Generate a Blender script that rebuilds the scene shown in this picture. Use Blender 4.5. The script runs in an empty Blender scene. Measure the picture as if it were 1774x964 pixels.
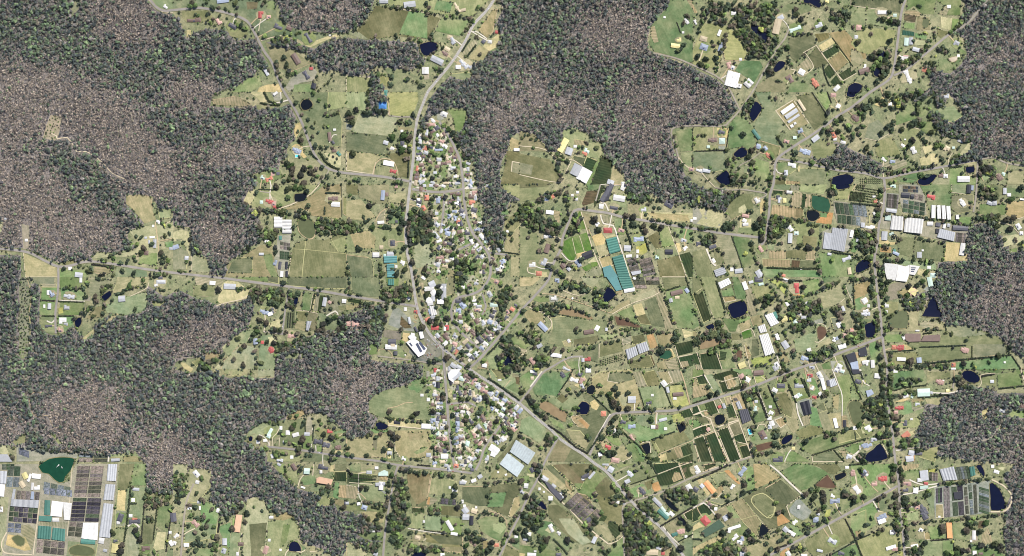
import bpy, math, random
import numpy as np
from mathutils import Vector, Matrix
from mathutils.geometry import delaunay_2d_cdt
random.seed(7); RNG = np.random.default_rng(7)
R = math.radians
C = bpy.context.scene.collection
SC = bpy.context.scene
# ---------------------------------------------------------------- camera
MPP = 1.8            # metres per photograph pixel
CAM_H = 7000.0
cd = bpy.data.cameras.new('camera'); cam = bpy.data.objects.new('camera', cd); C.objects.link(cam)
cam.location = (0, 0, CAM_H); cam.rotation_euler = (0, 0, 0)
cd.sensor_width = 36; cd.lens = 36 * CAM_H / (1774 * MPP); cd.clip_start = 50; cd.clip_end = 40000
SC.camera = cam
# ---------------------------------------------------------------- sky, sun, exposure
SUN_EL, SUN_AZ = 56, 38
w = bpy.data.worlds.new('World'); SC.world = w; w.use_nodes = True
sky = w.node_tree.nodes.new('ShaderNodeTexSky'); sky.sky_type = 'NISHITA'; sky.sun_disc = False
sky.sun_elevation = R(SUN_EL); sky.sun_rotation = R(SUN_AZ)
bgn = w.node_tree.nodes['Background']; w.node_tree.links.new(sky.outputs[0], bgn.inputs[0]); bgn.inputs[1].default_value = 0.08
sd = bpy.data.lights.new('sun', 'SUN'); sd.energy = 4.4; sd.angle = R(0.5); sd.color = (1, 0.965, 0.905)
sun = bpy.data.objects.new('sun', sd); C.objects.link(sun)
sv = Vector((math.sin(R(SUN_AZ)) * math.cos(R(SUN_EL)), math.cos(R(SUN_AZ)) * math.cos(R(SUN_EL)), math.sin(R(SUN_EL))))
sun.rotation_euler = sv.to_track_quat('Z', 'Y').to_euler(); sun.location = sv * 3000
vs = SC.view_settings; vs.view_transform = 'Standard'; vs.look = 'None'; vs.exposure = 1.02; vs.gamma = 1; SC.cycles.filter_width = 1.0; vs.use_curve_mapping = False
GAIN = 1.8          # what a level white surface reads at this exposure; base colours are divided by it
DATA = """
@g
G z 0 722,255 735,213 760,208 778,228 803,268 824,320 834,380 845,410 880,436 882,470 858,490 858,530 868,560 900,532 910,540 872,585 835,622 800,620 768,600 745,575 735,545 775,525 788,505 740,470 735,430 750,410 745,350 718,330 715,290
G z 0 742,640 790,626 830,655 905,705 900,725 850,790 822,815 745,815 738,720
R 8 m 862,-12 846,15 820,44 806,72 785,105 757,140 741,160 733,180 727,195 722,212 718,245 716,275 713,300 709,335 704,380 703,410 706,440 712,465 716,490 720,520 724,537 732,557 745,580 765,602 790,622 806,634 828,650 850,664 880,685 900,699 930,725 955,745 967,758 985,771 1010,787 1030,803 1048,815 1060,828 1078,851 1094,869 1112,887 1130,902 1145,914 1170,944 1190,972
R 7 r 255,-8 270,12 284,19 300,18 320,16 345,14 372,18 401,25 428,37 442,59 457,88 471,108 481,135 491,157 499,170 518,202 532,236 545,268 556,283 570,293 591,299 620,302 651,305 680,309 712,315
R 7 r -12,430 0,431 37,435 56,440 74,450 101,462 125,460 145,454 169,454 211,460 270,469 330,476 385,482 408,485 469,493 518,499 560,505 600,512 668,523 722,531
R 5 r 501,500 494,539 489,580
R 5 g 489,579 457,575
R 7 r 812,637 825,628 867,581 900,541 915,525 939,499 951,483 959,456 971,433 974,415 981,396 991,372 1001,363 1034,367 1052,369 1078,376 1120,383 1154,389 1200,396 1241,403 1317,412
R 7 r 1572,-10 1562,20 1557,56 1552,95 1547,125 1538,140 1509,159 1477,185 1450,202 1435,214 1411,231 1369,258 1347,275 1342,292 1340,319 1334,337 1332,371 1326,415 1318,424
R 6 r 1548,131 1570,121 1592,103 1616,83 1643,61 1677,39 1714,-5
R 5 g 1130,92 1170,101 1200,113 1237,130 1256,144 1266,159 1281,190
R 5 g 1367,50 1359,68 1347,83 1327,118 1308,152 1295,172 1281,192 1262,212 1250,219 1200,218 1164,224 1169,250 1175,272
R 6 r 1347,275 1380,280 1420,288 1450,295 1500,301 1531,309 1575,300 1640,288 1694,278
R 5 g 1694,278 1720,273 1745,283 1785,289
R 6 g 1694,278 1692,319 1690,345 1686,368
R 7 r 1531,309 1533,328 1530,362 1523,388 1520,421 1515,448 1517,480 1521,514 1526,556 1528,581 1533,615 1537,640 1536,682 1542,725 1547,758 1550,792 1552,804 1557,838 1559,889 1564,922 1568,972
R 7 r 1527,584 1500,595 1454,612 1411,629 1378,640 1352,650 1307,669 1251,687 1200,703 1171,711 1103,714 1062,718 1048,738 1035,757 1021,789
R 5 r 901,697 917,677 941,645 951,639 985,620 1010,618
R 7 r 767,604 770,640 774,691 778,741 783,784 787,804 788,817
R 6 r 462,774 520,780 600,792 662,800 690,806 769,814 817,820
R 6 r 690,806 683,829 673,885 668,914 663,972
R 6 r 776,701 794,698 811,697 824,704
R 6 r 869,735 854,755 840,774 832,799 824,815
R 7 r 761,211 776,233 788,256 796,275 801,304 803,327 805,354 811,384 820,406 837,426 847,442 850,464 848,481 835,501 818,510 795,515 785,525 782,536 784,556 794,570 808,585 838,610
R 7 r 714,328 752,333 786,331 804,327
R 6 r 770,335 767,379 762,405
R 6 r 825,419 794,433
R 6 r 848,438 879,442
R 5 r 835,509 842,531 835,546
R 7 r 1332,963 1378,939 1411,921 1474,887 1511,867 1555,842
R 5 g 1094,869 1101,867 1145,853 1200,827 1259,806 1306,790
R 5 g 1094,870 1079,878 1080,922 1082,970
R 6 r 967,758 946,796 930,833 917,856 900,893 886,921 869,956 862,972
R 6 g 336,838 325,863 319,897 313,972
R 4 g 1552,779 1609,774 1665,766 1711,762 1722,750 1733,738
R 6 r 101,462 101,500 96,546 97,578
R 4 g 1200,880 1222,867 1235,855
F -60,-60 258,-60 257,2 270,18 284,24 300,24 312,40 324,68 345,55 360,50 393,54 408,71 444,68 452,90 466,115 450,115 440,132 410,149 385,157 368,165 364,184 395,187 422,187 444,184 486,187 499,180 513,204 508,221 511,243 498,251 496,273 486,278 483,295 447,299 428,304 447,317 440,322 435,328 425,342 422,355 447,367 449,388 452,416 432,430 408,445 393,455 391,477 364,477 366,460 356,445 332,438 332,404 329,394 300,390 300,362 277,364 264,340 218,337 218,354 243,379 250,388 223,401 220,413 237,430 194,438 162,435 157,447 125,453 101,455 74,443 56,434 37,430 -60,426
F -60,440 36,443 36,500 33,600 36,622 52,622 54,560 56,500 62,487 70,500 68,560 80,577 97,584 115,577 125,562 135,577 150,586 165,565 190,545 210,548 250,542 250,515 256,495 285,515 300,507 315,505 340,518 370,526 385,532 420,522 432,505 440,532 435,553 430,565 424,572 410,582 395,600 382,615 370,622 355,625 335,615 305,627 300,640 310,642 330,647 345,645 372,645 380,651 400,656 420,651 440,656 475,655 478,625 484,608 530,584 560,578 600,546 640,533 665,527 670,545 660,575 662,585 655,603 638,622 655,627 690,630 733,632 733,650 722,662 690,671 660,685 641,692 639,715 655,725 647,738 638,752 622,760 600,765 590,740 560,714 530,718 486,729 452,731 430,748 423,765 439,774 458,777 461,790 469,804 491,828 511,845 542,855 579,872 587,889 600,885 617,892 635,895 636,907 659,912 661,939 634,943 605,941 594,964 537,944 520,932 521,919 513,895 479,887 464,877 457,866 442,860 432,868 410,872 408,892 385,895 381,882 368,872 364,821 345,832 325,815 318,850 300,860 271,858 254,848 254,804 245,797 235,782 210,785 188,790 140,785 75,780 40,777 20,772 -60,765
F 478,-60 479,0 491,34 510,50 540,54 570,58 600,55 625,44 641,20 649,0 650,-60
F 462,74 500,65 520,77 545,85 560,75 600,66 640,70 690,72 722,75 727,96 738,105 733,113 720,118 700,125 680,118 650,113 640,125 615,133 595,128 580,120 560,125 550,110 530,90 505,85 480,82
F 872,-60 866,0 872,15 862,35 864,50 869,65 867,85 850,90 834,107 818,112 818,135 800,139 780,132 765,147 747,168 738,195 730,213 724,250 732,225 745,203 762,193 778,186 808,188 811,205 800,226 787,236 798,250 803,262 822,280 826,320 830,345 841,360 838,380 836,400 846,415 852,433 868,436 875,420 871,400 876,375 882,350 905,348 890,340 868,327 866,300 869,280 878,262 884,240 895,231 920,236 936,250 951,263 965,264 974,242 973,230 995,224 1015,229 1030,243 1046,250 1046,265 1052,280 1066,290 1081,300 1086,330 1092,350 1110,340 1130,335 1142,345 1152,353 1190,350 1200,356 1240,360 1257,368 1265,345 1262,335 1250,325 1232,331 1200,320 1188,305 1178,285 1168,262 1161,240 1161,221 1200,215 1248,216 1272,197 1276,185 1263,165 1252,147 1233,134 1200,118 1170,107 1140,97 1124,87 1121,70 1126,50 1140,30 1155,13 1163,0 1165,-60
F 1680,-60 1672,10 1670,30 1655,53 1662,62 1672,68 1675,95 1665,112 1646,128 1609,122 1613,152 1579,177 1592,170 1621,160 1623,189 1638,180 1643,163 1658,177 1670,200 1652,212 1636,212 1624,195 1606,200 1623,221 1633,236 1655,236 1682,246 1682,261 1660,272 1643,283 1702,275 1717,270 1753,279 1840,287 1840,-60
F 1677,395 1690,388 1724,386 1728,401 1738,418 1747,432 1774,436 1840,440 1840,630 1774,622 1753,608 1738,590 1728,581 1689,573 1677,565 1636,563 1631,551 1618,514 1606,520 1592,536 1569,537 1565,526 1586,512 1606,503 1626,485 1623,472 1626,455 1675,452 1675,411
F 1592,735 1597,721 1604,701 1628,691 1643,684 1663,673 1694,670 1728,679 1774,682 1840,684 1840,1010 1760,1010 1745,964 1738,922 1743,905 1739,885 1753,855 1738,829 1745,821 1761,804 1711,799 1677,797 1643,792 1601,789 1599,777 1579,762 1589,748
F 1388,262 1450,246 1480,262 1500,270 1530,286 1532,302 1500,298 1450,290 1420,284
F 633,134 645,128 665,142 668,180 660,200 645,200 640,170
K -60,105 60,104 120,115 205,150 245,185 265,230 300,245 320,270 325,340 315,390 255,335 215,335 190,300 150,270 110,230 60,250 20,260 -60,260
K -60,285 40,265 100,295 135,350 190,360 218,400 222,430 150,440 90,445 40,430 -60,425
K 150,-20 255,-20 280,30 275,78 215,90 170,60
K 280,140 330,120 400,150 392,190 320,200 285,185
K 380,240 470,235 488,270 445,302 360,290 330,330 335,270
K 330,375 400,368 432,395 425,430 390,452 345,430
K 310,560 400,540 428,560 395,605 350,622 300,620 262,625 255,600
K 80,675 160,660 200,660 228,720 212,775 100,775 70,735
K 228,765 280,728 345,770 362,822 330,845 255,842 248,800
K .85 560,645 640,615 690,628 645,680 640,740 605,735 565,690
K -60,690 25,705 45,735 30,770 -60,760
K 1000,15 1100,5 1140,40 1122,95 1040,100 990,70
K 905,155 1020,158 1062,245 1005,222 945,205 905,195 870,255 855,300 828,290 830,230 845,170
K .9 1060,140 1130,115 1240,150 1268,172 1245,208 1162,220 1165,290 1110,285 1065,230
K 890,100 930,110 940,155 890,150
K .6 1670,85 1790,50 1790,130 1690,145 1650,132
K .6 1690,205 1790,195 1790,272 1690,265
K .75 1705,455 1790,440 1790,610 1725,578 1650,556 1668,530 1700,505
K .2 1640,690 1705,700 1655,760 1600,745
K .6 1620,790 1790,745 1790,1000 1750,960 1750,830 1700,795
K .6 410,815 450,825 470,865 430,865 385,870
K 480,0 640,0 625,40 560,55 510,48
K .5 715,100 640,100 600,80 620,75 690,80
W n 1470,150 1480,144 1493,148 1490,158 1478,166 1468,160
W n 1520,92 1530,88 1536,96 1530,103 1521,101
W n 1513,120 1524,118 1528,127 1522,134 1514,130
L 27 1526,328 1523,360 1516,390 1513,420 1508,450 1510,480 1514,515 1519,556
L 27 1521,595 1526,640 1529,680 1535,725 1540,758 1543,790
L 24 1536,480 1530,515 1532,545
L 28 1541,600 1544,640 1543,682 1549,725 1554,755
L 25 1550,850 1552,890 1557,930 1561,960
L 26 1559,800 1563,838 1566,880 1571,920
L 25 1335,296 1333,319 1327,337 1324,371 1319,410
L 23 700,345 696,380 695,410
L 22 1095,860 1120,884 1140,902
V -40,80 150,95 300,135 420,110
V 300,190 500,220
V 130,250 160,340
V 280,250 300,380
V -40,600 150,610 260,650 400,690 560,615 700,640
V 250,640 300,750 420,830 600,920
V 880,20 920,100 1000,140 1050,200 1110,300 1200,345
V 1700,40 1800,100
V 1650,420 1640,520
V 1660,680 1760,700
@ 0 0
G p 0 1520,0 1774,0 1774,110 1720,130 1670,120 1600,50
R 3 s 1520,0 1590,60 1660,120 1774,130
H w 50 40 30 1700,70
G d 0 740,0 830,0 800,100 740,180 720,150
T 16 1650,100
@ 300 0
G g 0 0,0 1050,0 1060,180 1130,260 1380,330 1700,370 1400,480 1280,400 1100,360 950,390 860,340 760,220 560,130 330,80 0,90
G b 0 750,20 870,20 860,90 760,100
G k 0 960,10 1050,20 1040,110 960,90
H r 75 55 90 900,155
H p 50 45 0 980,180
H d 95 50 20 1080,275
S b 50 1165,275 1220,300
Y d 120 45 60 1385,390
H w 30 20 0 1610,365
S u 50 450,15 570,0
R 4 s 900,190 885,260 872,360
R 4 s 900,420 1000,390 1110,365
G s 0 1350,470 1400,490 1600,400 1700,375 1690,350 1590,370 1430,430
G g 0 90,120 350,110 420,190 280,240 130,230 90,170
H b 150 45 0 215,205
G s 0 140,310 185,310 180,385 140,385
H p 70 50 60 470,220
H d 95 45 30 610,270
G g 0 560,300 740,300 770,350 660,400 580,370
G d 0 940,430 1060,490 1220,510 1380,630 1450,640 1200,740 1080,700 1000,600
S b 55 1230,555 1290,655
G w 0 1210,800 1430,675 1475,740 1440,830 1300,850 1230,910 1190,946 1150,900
Y d 95 50 60 1365,770
H r 38 34 0 1415,705
S k 48 1448,855 1435,910
S g 32 938,710 975,775
G k 0 670,880 760,800 890,790 910,870 800,946 600,946
G k 0 1240,870 1400,860 1460,946 1230,946
G s 0 880,900 960,870 1090,860 1120,946 860,946
R 3 g 1650,530 1710,580 1774,565
R 3 g 1710,580 1700,700
T 34 1140,590 1165,665 230,60 200,30 180,70
T 26 1190,730 1260,740 1060,640 1180,770 1220,760 1060,680
T 20 480,160 730,300 350,150 260,160 370,140 230,150 60,130 540,95 470,80 400,70 310,50 940,20 920,50
L 24 1060,720 1160,900 1150,946
L 20 560,110 720,180 800,250 850,320
L 26 350,20 380,70 450,90
L 28 600,40 640,20 660,90
L 22 640,230 720,270 780,300 820,370
A 28 1.7 940,350 1100,380 1280,400 1330,520 1250,470 1100,480 940,400
T 20 880,340 930,350 950,400 920,360 1150,340 1210,350 1260,350 1300,330
@ 600 0
G o 70 300,60 560,100 800,130 960,190 900,310 830,400 520,370 230,410 60,350 200,230
G k 75 640,120 830,135 830,400 540,350
G k 75 970,190 1260,215 1160,370 910,320
G g 0 400,0 1460,0 1300,170 1000,150 700,110 560,60 400,50
G k 0 930,0 1090,30 1060,130 900,100
S g 60 590,55 710,40
S w 45 340,15 430,15
Y t 120 40 60 1135,80
S t 30 1175,110 1225,100
G t 65 1350,310 1500,100 1545,100 1500,330 1440,390
G s 0 1410,460 1570,340 1560,470 1460,530 1400,480
H r 36 34 10 1540,330
H w 45 35 10 1470,430
S d 40 1390,415 1420,440
R 3 w 1290,330 1340,330 1440,400
G e 65 1190,540 1310,400 1350,440 1240,590
G d 0 1250,600 1360,460 1480,530 1380,640
Y g 120 50 50 1200,660
S w 40 1120,690 1175,690
H g 60 40 40 1260,680
G g 0 1060,760 1280,740 1270,810 1110,810
W n 750,460 850,430 930,450 935,500 880,550 820,575 770,540
H g 80 50 60 1085,420
H t 45 40 20 1060,385
S t 40 1010,490 1060,520
Y b 75 45 40 1010,550
G g 0 900,560 1010,600 1050,660 980,660
G d 0 940,430 1000,440 1100,550 1060,580
S g 60 870,590 990,650
G w 0 840,610 920,580 1010,660 990,690
S w 70 810,690 810,760
G w 0 780,750 850,750 850,810 800,820
G g 0 380,700 580,710 640,740 740,790 600,770 480,880 430,760
G p 80 350,780 440,790 430,890 340,860
H n 40 35 0 405,940
G p 85 0,770 260,800 240,946 0,946
G d 0 10,320 130,330 220,400 370,400 370,420 150,400 30,350
T 24 1300,210 1350,80 700,100 530,80 510,370 650,400 700,410 755,420 880,350 300,370 860,390 1140,130
L 20 400,65 500,70 620,85 780,115 920,140
L 26 960,155 1040,170 1190,180 1290,185
L 20 1190,370 1260,260 1310,210
L 14 1185,530 1270,400
L 14 1230,590 1330,460
L 18 1000,750 1040,700 1140,580
L 24 880,700 940,700 970,720 920,780 870,810
L 26 580,800 660,830 740,850 780,890
T 28 820,40 850,80 830,150 240,60 200,140 170,230 100,270 615,710 750,670
T 30 470,790 460,870 250,850 250,920 330,770 320,840
T 22 880,380 985,490 1055,580 1290,300 1330,380 1370,560 1400,100
@ 900 0
G k 0 1540,0 1774,0 1774,640 1700,640 1500,560 1380,530 1320,440 1350,380 1340,280 1420,170 1500,110
G e 0 1345,280 1385,270 1425,430 1380,445 1345,370
G e 0 1710,0 1774,0 1774,100
S y 45 1550,465 1645,480
H y 50 45 0 1630,410
H w 24 20 0 1485,180
H w 26 24 0 1675,335
Y w 70 40 60 1710,220
T 30 1720,170 1680,240 1680,460 1650,510
L 24 1600,520 1660,530
L 18 1690,370 1774,390
L 8 1610,230 1650,340
@ 1200 0
G e 0 0,40 50,130 20,140 0,90
G g 0 90,240 300,250 380,300 300,560 280,640 200,700 100,690 0,660 0,520 60,360
G p 0 380,300 470,360 560,560 520,620 330,620 310,500
G k 0 500,620 690,630 720,690 620,860 560,800 430,720
H t 80 55 15 110,400
H u 85 65 20 115,485
S u 36 300,440 270,530
S w 30 285,310 260,370
H w 55 30 60 30,230
H p 70 50 70 375,670
H w 40 40 20 410,695
H w 30 30 0 490,610
E w 5 425,740 385,890 130
E w 2 470,860 460,900 70
E w 2 545,830 600,880 80
W n 600,260 680,270 700,320 770,350 740,450 680,380 600,300
W n 1140,0 1300,0 1305,80 1260,70 1210,40 1140,30
W n 830,700 880,630 945,640 930,690 860,740 825,730
G g 0 850,110 1000,30 1200,50 1220,110 1100,150 1000,100 860,190 820,180
S t 70 880,195 845,350
H g 70 50 -30 900,185
Y m 130 50 -20 1050,300
G o 20 985,390 1230,340 1260,470 1130,560 1060,640 980,560
G o 20 1270,480 1390,650 1260,710 1180,580
G e 60 1060,690 1170,600 1150,560 1240,690 1120,760
R 3 s 1150,540 1240,690 1150,760
R 3 s 1130,545 1260,470
G r 60 1250,350 1390,340 1400,390 1290,440
G s 60 1290,470 1420,390 1460,440 1320,530
G c 60 1320,540 1470,460 1500,520 1370,610
G b 60 1380,620 1510,525 1600,640 1470,740
G c 60 1340,720 1400,660 1460,750 1400,810
G c 60 1490,770 1630,680 1680,750 1540,830
G c 60 1410,840 1470,770 1520,850 1450,880
R 3 s 1260,460 1330,560 1480,760 1550,870
G t 0 1390,340 1560,310 1640,400 1774,540 1774,600 1620,660 1500,500 1430,390
L 8 1430,390 1640,680
H b 90 70 60 990,815
H w 70 60 30 1115,740
Y o 110 60 60 1250,850
S w 70 1460,890 1490,920
G k 0 1000,850 1150,840 1250,946 980,946
G d 0 660,880 760,800 950,700 1050,720 960,870 940,946 640,946
H y 40 40 0 1375,20
S g 20 1530,90 1530,130
H p 60 60 0 1700,285
H w 30 40 0 1670,380
G g 0 1350,20 1490,20 1480,90 1390,80
G g 0 1600,220 1700,60 1774,70 1774,300 1660,330
H w 60 40 0 420,140
H b 40 40 0 550,200
H g 80 50 -20 1290,260
A 30 1.9 180,0 640,30 900,0 900,80 830,200 800,360 760,600 580,600 540,460 380,270 130,200 130,60
A 26 1.9 420,300 600,250 590,330 720,480 780,420 900,400 780,600 600,590
A 28 1.8 1420,130 1600,60 1620,200 1560,280 1420,220
T 34 970,490 50,580 135,605 80,660 145,680 240,600 1690,430 1050,100 1060,150 1350,290 1110,200
T 22 270,440 290,540 215,470 200,430 230,520 1500,20 1370,90 1640,280 1520,300 880,830 1650,30
L 28 350,320 300,550
L 34 260,580 240,760
L 26 110,210 200,230 320,260
L 22 40,360 90,250 110,60
L 22 660,850 800,650 900,540 920,470
L 24 970,610 1040,700
L 22 960,360 1080,350 1220,350
T 40 860,660 790,740
L 10 1330,660 1350,760 1400,880
@ 1474 0
G o 0 0,0 520,0 500,130 300,100 0,60
G g 0 0,70 280,100 480,150 470,300 230,260 130,240 0,250
G g 0 100,280 460,310 440,480 300,480 180,560 60,520 0,450
G t 30 0,500 100,540 140,640 0,740
G k 0 580,0 870,0 850,150 720,140 650,60 570,110
G k 0 870,0 1130,0 1120,160 900,150 960,60
G e 0 890,150 960,60 1020,60 980,160
G e 0 560,110 660,110 720,140 700,180 550,140
G m 0 550,150 670,170 660,230 545,210
G k 0 545,235 655,240 650,300 540,290
G n 0 530,310 650,330 650,370 525,360
G b 0 680,180 800,180 810,310 670,310
W o 740,200 790,190 800,250 770,290 730,260
G s 80 920,170 1040,190 1020,310 920,290
G k 0 1040,190 1110,200 1070,300 1030,310
G o 0 890,300 1010,330 920,390 880,360
G k 0 660,340 780,370 770,410 660,390
G s 10 660,410 770,420 760,470 650,460
S m 45 570,390 565,470
S w 40 615,385 615,460
H p 60 40 0 560,585
H w 90 50 0 545,600
S g 40 630,500 700,520
H w 100 40 0 320,130
H m 40 36 0 450,160
H t 60 40 0 400,180
S b 55 85,745 185,710
H w 36 60 0 140,690
Y w 130 60 70 580,780
H w 40 30 60 605,840
H o 55 45 20 755,720
H g 60 60 30 1080,450
G k 0 900,620 1000,600 1130,600 1100,660 980,740 900,700
W b 1000,600 1080,580 1090,610 1040,640
H w 30 30 0 1100,575
H w 40 36 0 1005,70
H g 40 36 0 55,380
H p 60 50 20 85,285
G k 0 1100,480 1190,540 1150,570 1100,540
T 36 335,200 400,215 440,230 475,235 70,440 300,570 200,580 240,600 370,560 400,420
T 26 205,270 205,350 130,290 390,130 280,200 700,60 520,10
A 32 1.5 230,540 420,500 400,760 280,800 220,700
T 30 250,760 300,740 320,790 270,840 330,560
A 26 1.6 480,560 560,620 660,560 780,480 840,440 660,640 460,740
A 26 1.8 760,620 880,640 900,720 800,760 720,690
A 24 2 900,460 1040,520 940,560 860,500
L 24 1000,360 1140,220 1220,200
L 20 840,280 870,420
T 22 760,340 790,420 770,470 640,420 690,500 500,520
A 24 1.8 430,760 560,740 500,830
@ 0 160
G f 0 520,230 640,250 600,450 570,500 440,470 470,350
A 9 4.5 530,240 630,255 590,440 560,490 450,465 480,350
R 4.5 s 520,420 580,450 590,480 690,465 760,560 790,610 890,610 1000,680 1080,750 1150,830 1280,890
R 2.5 s 1200,780 1260,810 1220,840
@ 300 160
G s 0 780,0 930,0 980,90 900,110 860,60
G e 0 400,80 640,40 800,120 740,150 420,130
G k 0 950,0 1060,60 1030,110 980,90
G w 0 1000,0 1110,0 1110,90 1040,90
S w 26 1030,30 1070,0
R 4 w 1000,120 1110,100 1180,80
R 3 w 1100,0 1110,100
L 16 930,0 980,90 1060,120
L 14 890,110 1000,130 1090,130
G g 0 850,130 1060,150 1000,170 860,180
W k 1305,130 1330,85 1390,75 1430,130 1390,175 1330,180
G g 0 1200,0 1580,0 1600,200 1560,260 1700,200 1730,300 1720,560 1420,540 1340,380 1280,200 1320,190
G p 80 1590,0 1774,0 1774,150 1580,190
G s 0 1240,340 1310,300 1320,360 1260,470 1240,430
G s 0 1215,560 1250,530 1320,540 1330,620 1370,660 1340,680
Y u 100 55 30 1265,600
P 1275,655 14,8,0
G d 0 1180,680 1480,700 1600,790 1500,946 1080,946 1200,800
G s 0 1540,620 1720,650 1720,760 1640,780
S b 36 1600,410 1610,500
S d 26 1630,500 1650,530
S w 22 1640,385 1670,385
R 2.5 w 1600,520 1640,440 1680,440
S n 30 1685,610 1715,650
H b 50 30 0 1650,600
G k 0 830,850 960,800 1100,800 1120,880 960,930 880,930
Y o 80 46 -20 985,890
H p 40 36 0 1020,840
H d 36 34 0 1075,835
H m 50 40 30 920,875
R 3 g 1600,790 1560,860 1480,946
T 38 1310,490 1170,730 1210,750 1230,790 1220,840 1190,890 1340,780 1310,850 1410,815 1340,930
T 26 1405,765 1465,785 1445,845 1480,860 1435,895 1520,870 1530,770 1585,860 1135,910 1235,890 1270,910 1700,835
T 26 1260,110 1320,230 1385,280 1495,80 1570,130 1560,220 1440,10
T 18 1360,360 1450,310 1440,370 1490,410 1430,450 1410,490 1370,410 1550,350 1590,350 1280,400 1420,350 1600,140
L 30 1450,550 1560,560 1670,570
L 14 1400,600 1440,660 1480,690
L 16 1500,610 1560,710 1640,770 1700,790
L 20 1560,250 1640,230 1720,200
T 14 1640,660 1600,640 1580,680 1660,720 1680,680 1700,620
@ 600 160
G p 80 0,0 230,0 220,160 170,190 0,160
G p 0 420,0 730,0 740,80 700,180 640,240 560,250 430,230 440,100
G d 15 130,220 520,260 500,380 440,450 60,410
G o 15 0,410 440,450 430,500 370,640 0,600
G d 15 0,600 370,640 300,720 270,840 0,800
G d 0 530,350 710,370 700,400 530,390
G o 0 370,640 660,600 640,880 520,860 520,780 440,660
R 4 t 280,850 290,760 330,700 400,680 480,710 520,790 530,850
S w 50 380,720 490,740
Y r 70 44 20 480,810
S w 40 380,510 430,525
H w 45 40 30 470,580
H d 45 50 0 575,525
H w 40 30 20 600,555
H w 30 30 0 570,400
H n 40 60 0 400,15
H B 86 80 0 372,135
T 44 25,220 50,270 60,310 70,630 10,370 570,590 590,450 650,470 470,460
T 36 105,180 200,215 240,215 340,200 400,205 690,235 350,60 300,180
L 26 230,0 230,180
L 24 300,60 300,180
L 24 570,430 650,400 680,440
L 16 500,330 540,290 580,280
T 26 540,260 560,310 620,310 650,310 540,560 650,545 650,600 520,570 610,680 640,680
R 4 g 440,240 560,255 660,255 730,300
G w 0 0,320 60,340 50,390 0,380
G g 0 300,760 460,740 520,850 300,860
L 18 470,870 600,890
L 12 640,680 630,880
L 28 470,920 600,920
T 26 130,895 90,890 40,920
G k 0 1030,170 1230,190 1220,300 1160,420 1110,400 1110,310 1080,240
G w 0 920,220 980,200 1000,270 940,310
H w 75 55 20 1000,225
Y w 60 36 50 885,290
H p 70 40 0 880,335
H w 40 30 60 935,440
H t 40 36 50 975,440
H b 50 36 60 1000,430
H p 60 40 30 980,500
H w 60 40 30 1010,555
H p 60 65 0 1070,590
S u 22 905,590 990,590
H w 40 30 0 825,460
H g 55 40 20 815,620
H b 60 40 20 870,510
H g 60 40 0 950,690
Y b 70 40 0 1000,730
H g 60 40 0 1095,780
H b 60 50 0 1110,660
H g 50 30 20 1250,730
H g 36 50 0 1245,790
H w 40 40 0 1115,860
H b 60 36 0 770,745
H p 60 36 0 790,800
H w 60 40 20 780,860
H w 70 50 -30 770,915
H w 40 30 0 910,825
H w 50 30 20 885,925
H t 70 30 0 1020,930
H p 50 40 0 860,720
H g 50 40 10 1230,900
H u 36 60 0 1280,920
H b 46 36 0 930,760
H d 46 36 10 870,570
H b 50 36 0 790,660
T 32 1010,340 1050,380 1090,420 1130,480 1160,540 1200,420 1240,400 1260,300 1230,470
T 26 870,370 900,340 940,560 880,610 1120,810 1130,600 820,480 860,450 1000,660 720,880 880,880 1000,900 1050,890 860,780 910,640 840,840
T 22 750,440 760,510 740,590 730,640 780,550 800,590 840,560 900,520 1040,500 1060,720 970,790 1140,720 1160,900 1240,850 1200,740 1210,640 930,700 830,690 850,650 760,800 710,830
A 24 1.7 1190,580 1310,620 1310,690 1200,680
A 22 2 730,380 800,330 860,420 780,520 740,560 710,560
G t 0 1680,460 1774,500 1774,560 1690,600 1670,550
S w 30 1715,590 1774,590
G o 0 1640,600 1774,610 1774,946 1580,946 1620,780
G t 0 1700,710 1774,725 1774,840 1690,815
@ 900 160
G t 0 0,400 140,430 260,540 300,610 0,600
G o 20 0,630 310,690 440,910 300,946 0,946
G t 0 0,720 140,750 120,850 0,830
R 3 s 0,845 350,920 440,890 300,610 0,550
G g 0 450,390 560,360 680,420 680,530 830,500 860,560 840,680 700,670 560,600 440,500
S y 60 485,480 410,610
G e 0 560,480 680,500 670,550 560,540
S g 70 520,570 495,640
H w 36 30 0 570,555
H m 60 50 20 690,600
H o 60 36 20 665,630
G e 0 540,580 590,600 530,690 500,660
G o 0 550,650 680,680 640,760 560,700
R 3 s 500,690 560,700 650,760
R 3 s 530,700 470,830
S g 90 605,745 555,850
S w 120 695,790 630,910
G c 15 690,660 790,700 740,810 650,760
G k 0 790,700 840,650 730,946 680,946
G c 15 840,650 950,700 930,900 860,946 730,946
G t 0 960,740 1040,800 1070,946 940,946 930,900
S g 70 940,900 925,946
T 24 610,620 540,400 610,560 690,520 650,560
T 30 790,570 860,500 420,900 400,730 390,780 490,710 250,590 740,440
T 18 90,440 120,480 170,490 140,570 30,470 60,440 280,650
L 24 340,650 380,640 460,680 510,700
L 24 350,700 400,800 440,890
A 24 1.8 340,600 460,650 440,700 360,700
G k 10 1600,400 1774,370 1774,600 1650,610
G g 0 1650,620 1774,610 1774,830 1690,800
L 24 1580,420 1620,640
L 24 1640,660 1660,780
H p 50 36 0 1760,790
@ 1200 160
G g 0 0,360 340,360 380,400 360,570 20,610 0,600
G s 0 250,370 380,370 350,470 250,460
H d 70 45 20 295,415
Y b 95 50 0 205,490
H m 65 65 0 300,500
G w 0 270,530 340,530 330,590 260,580
H m 36 30 0 160,560
L 8 20,605 340,595 370,400
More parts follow.
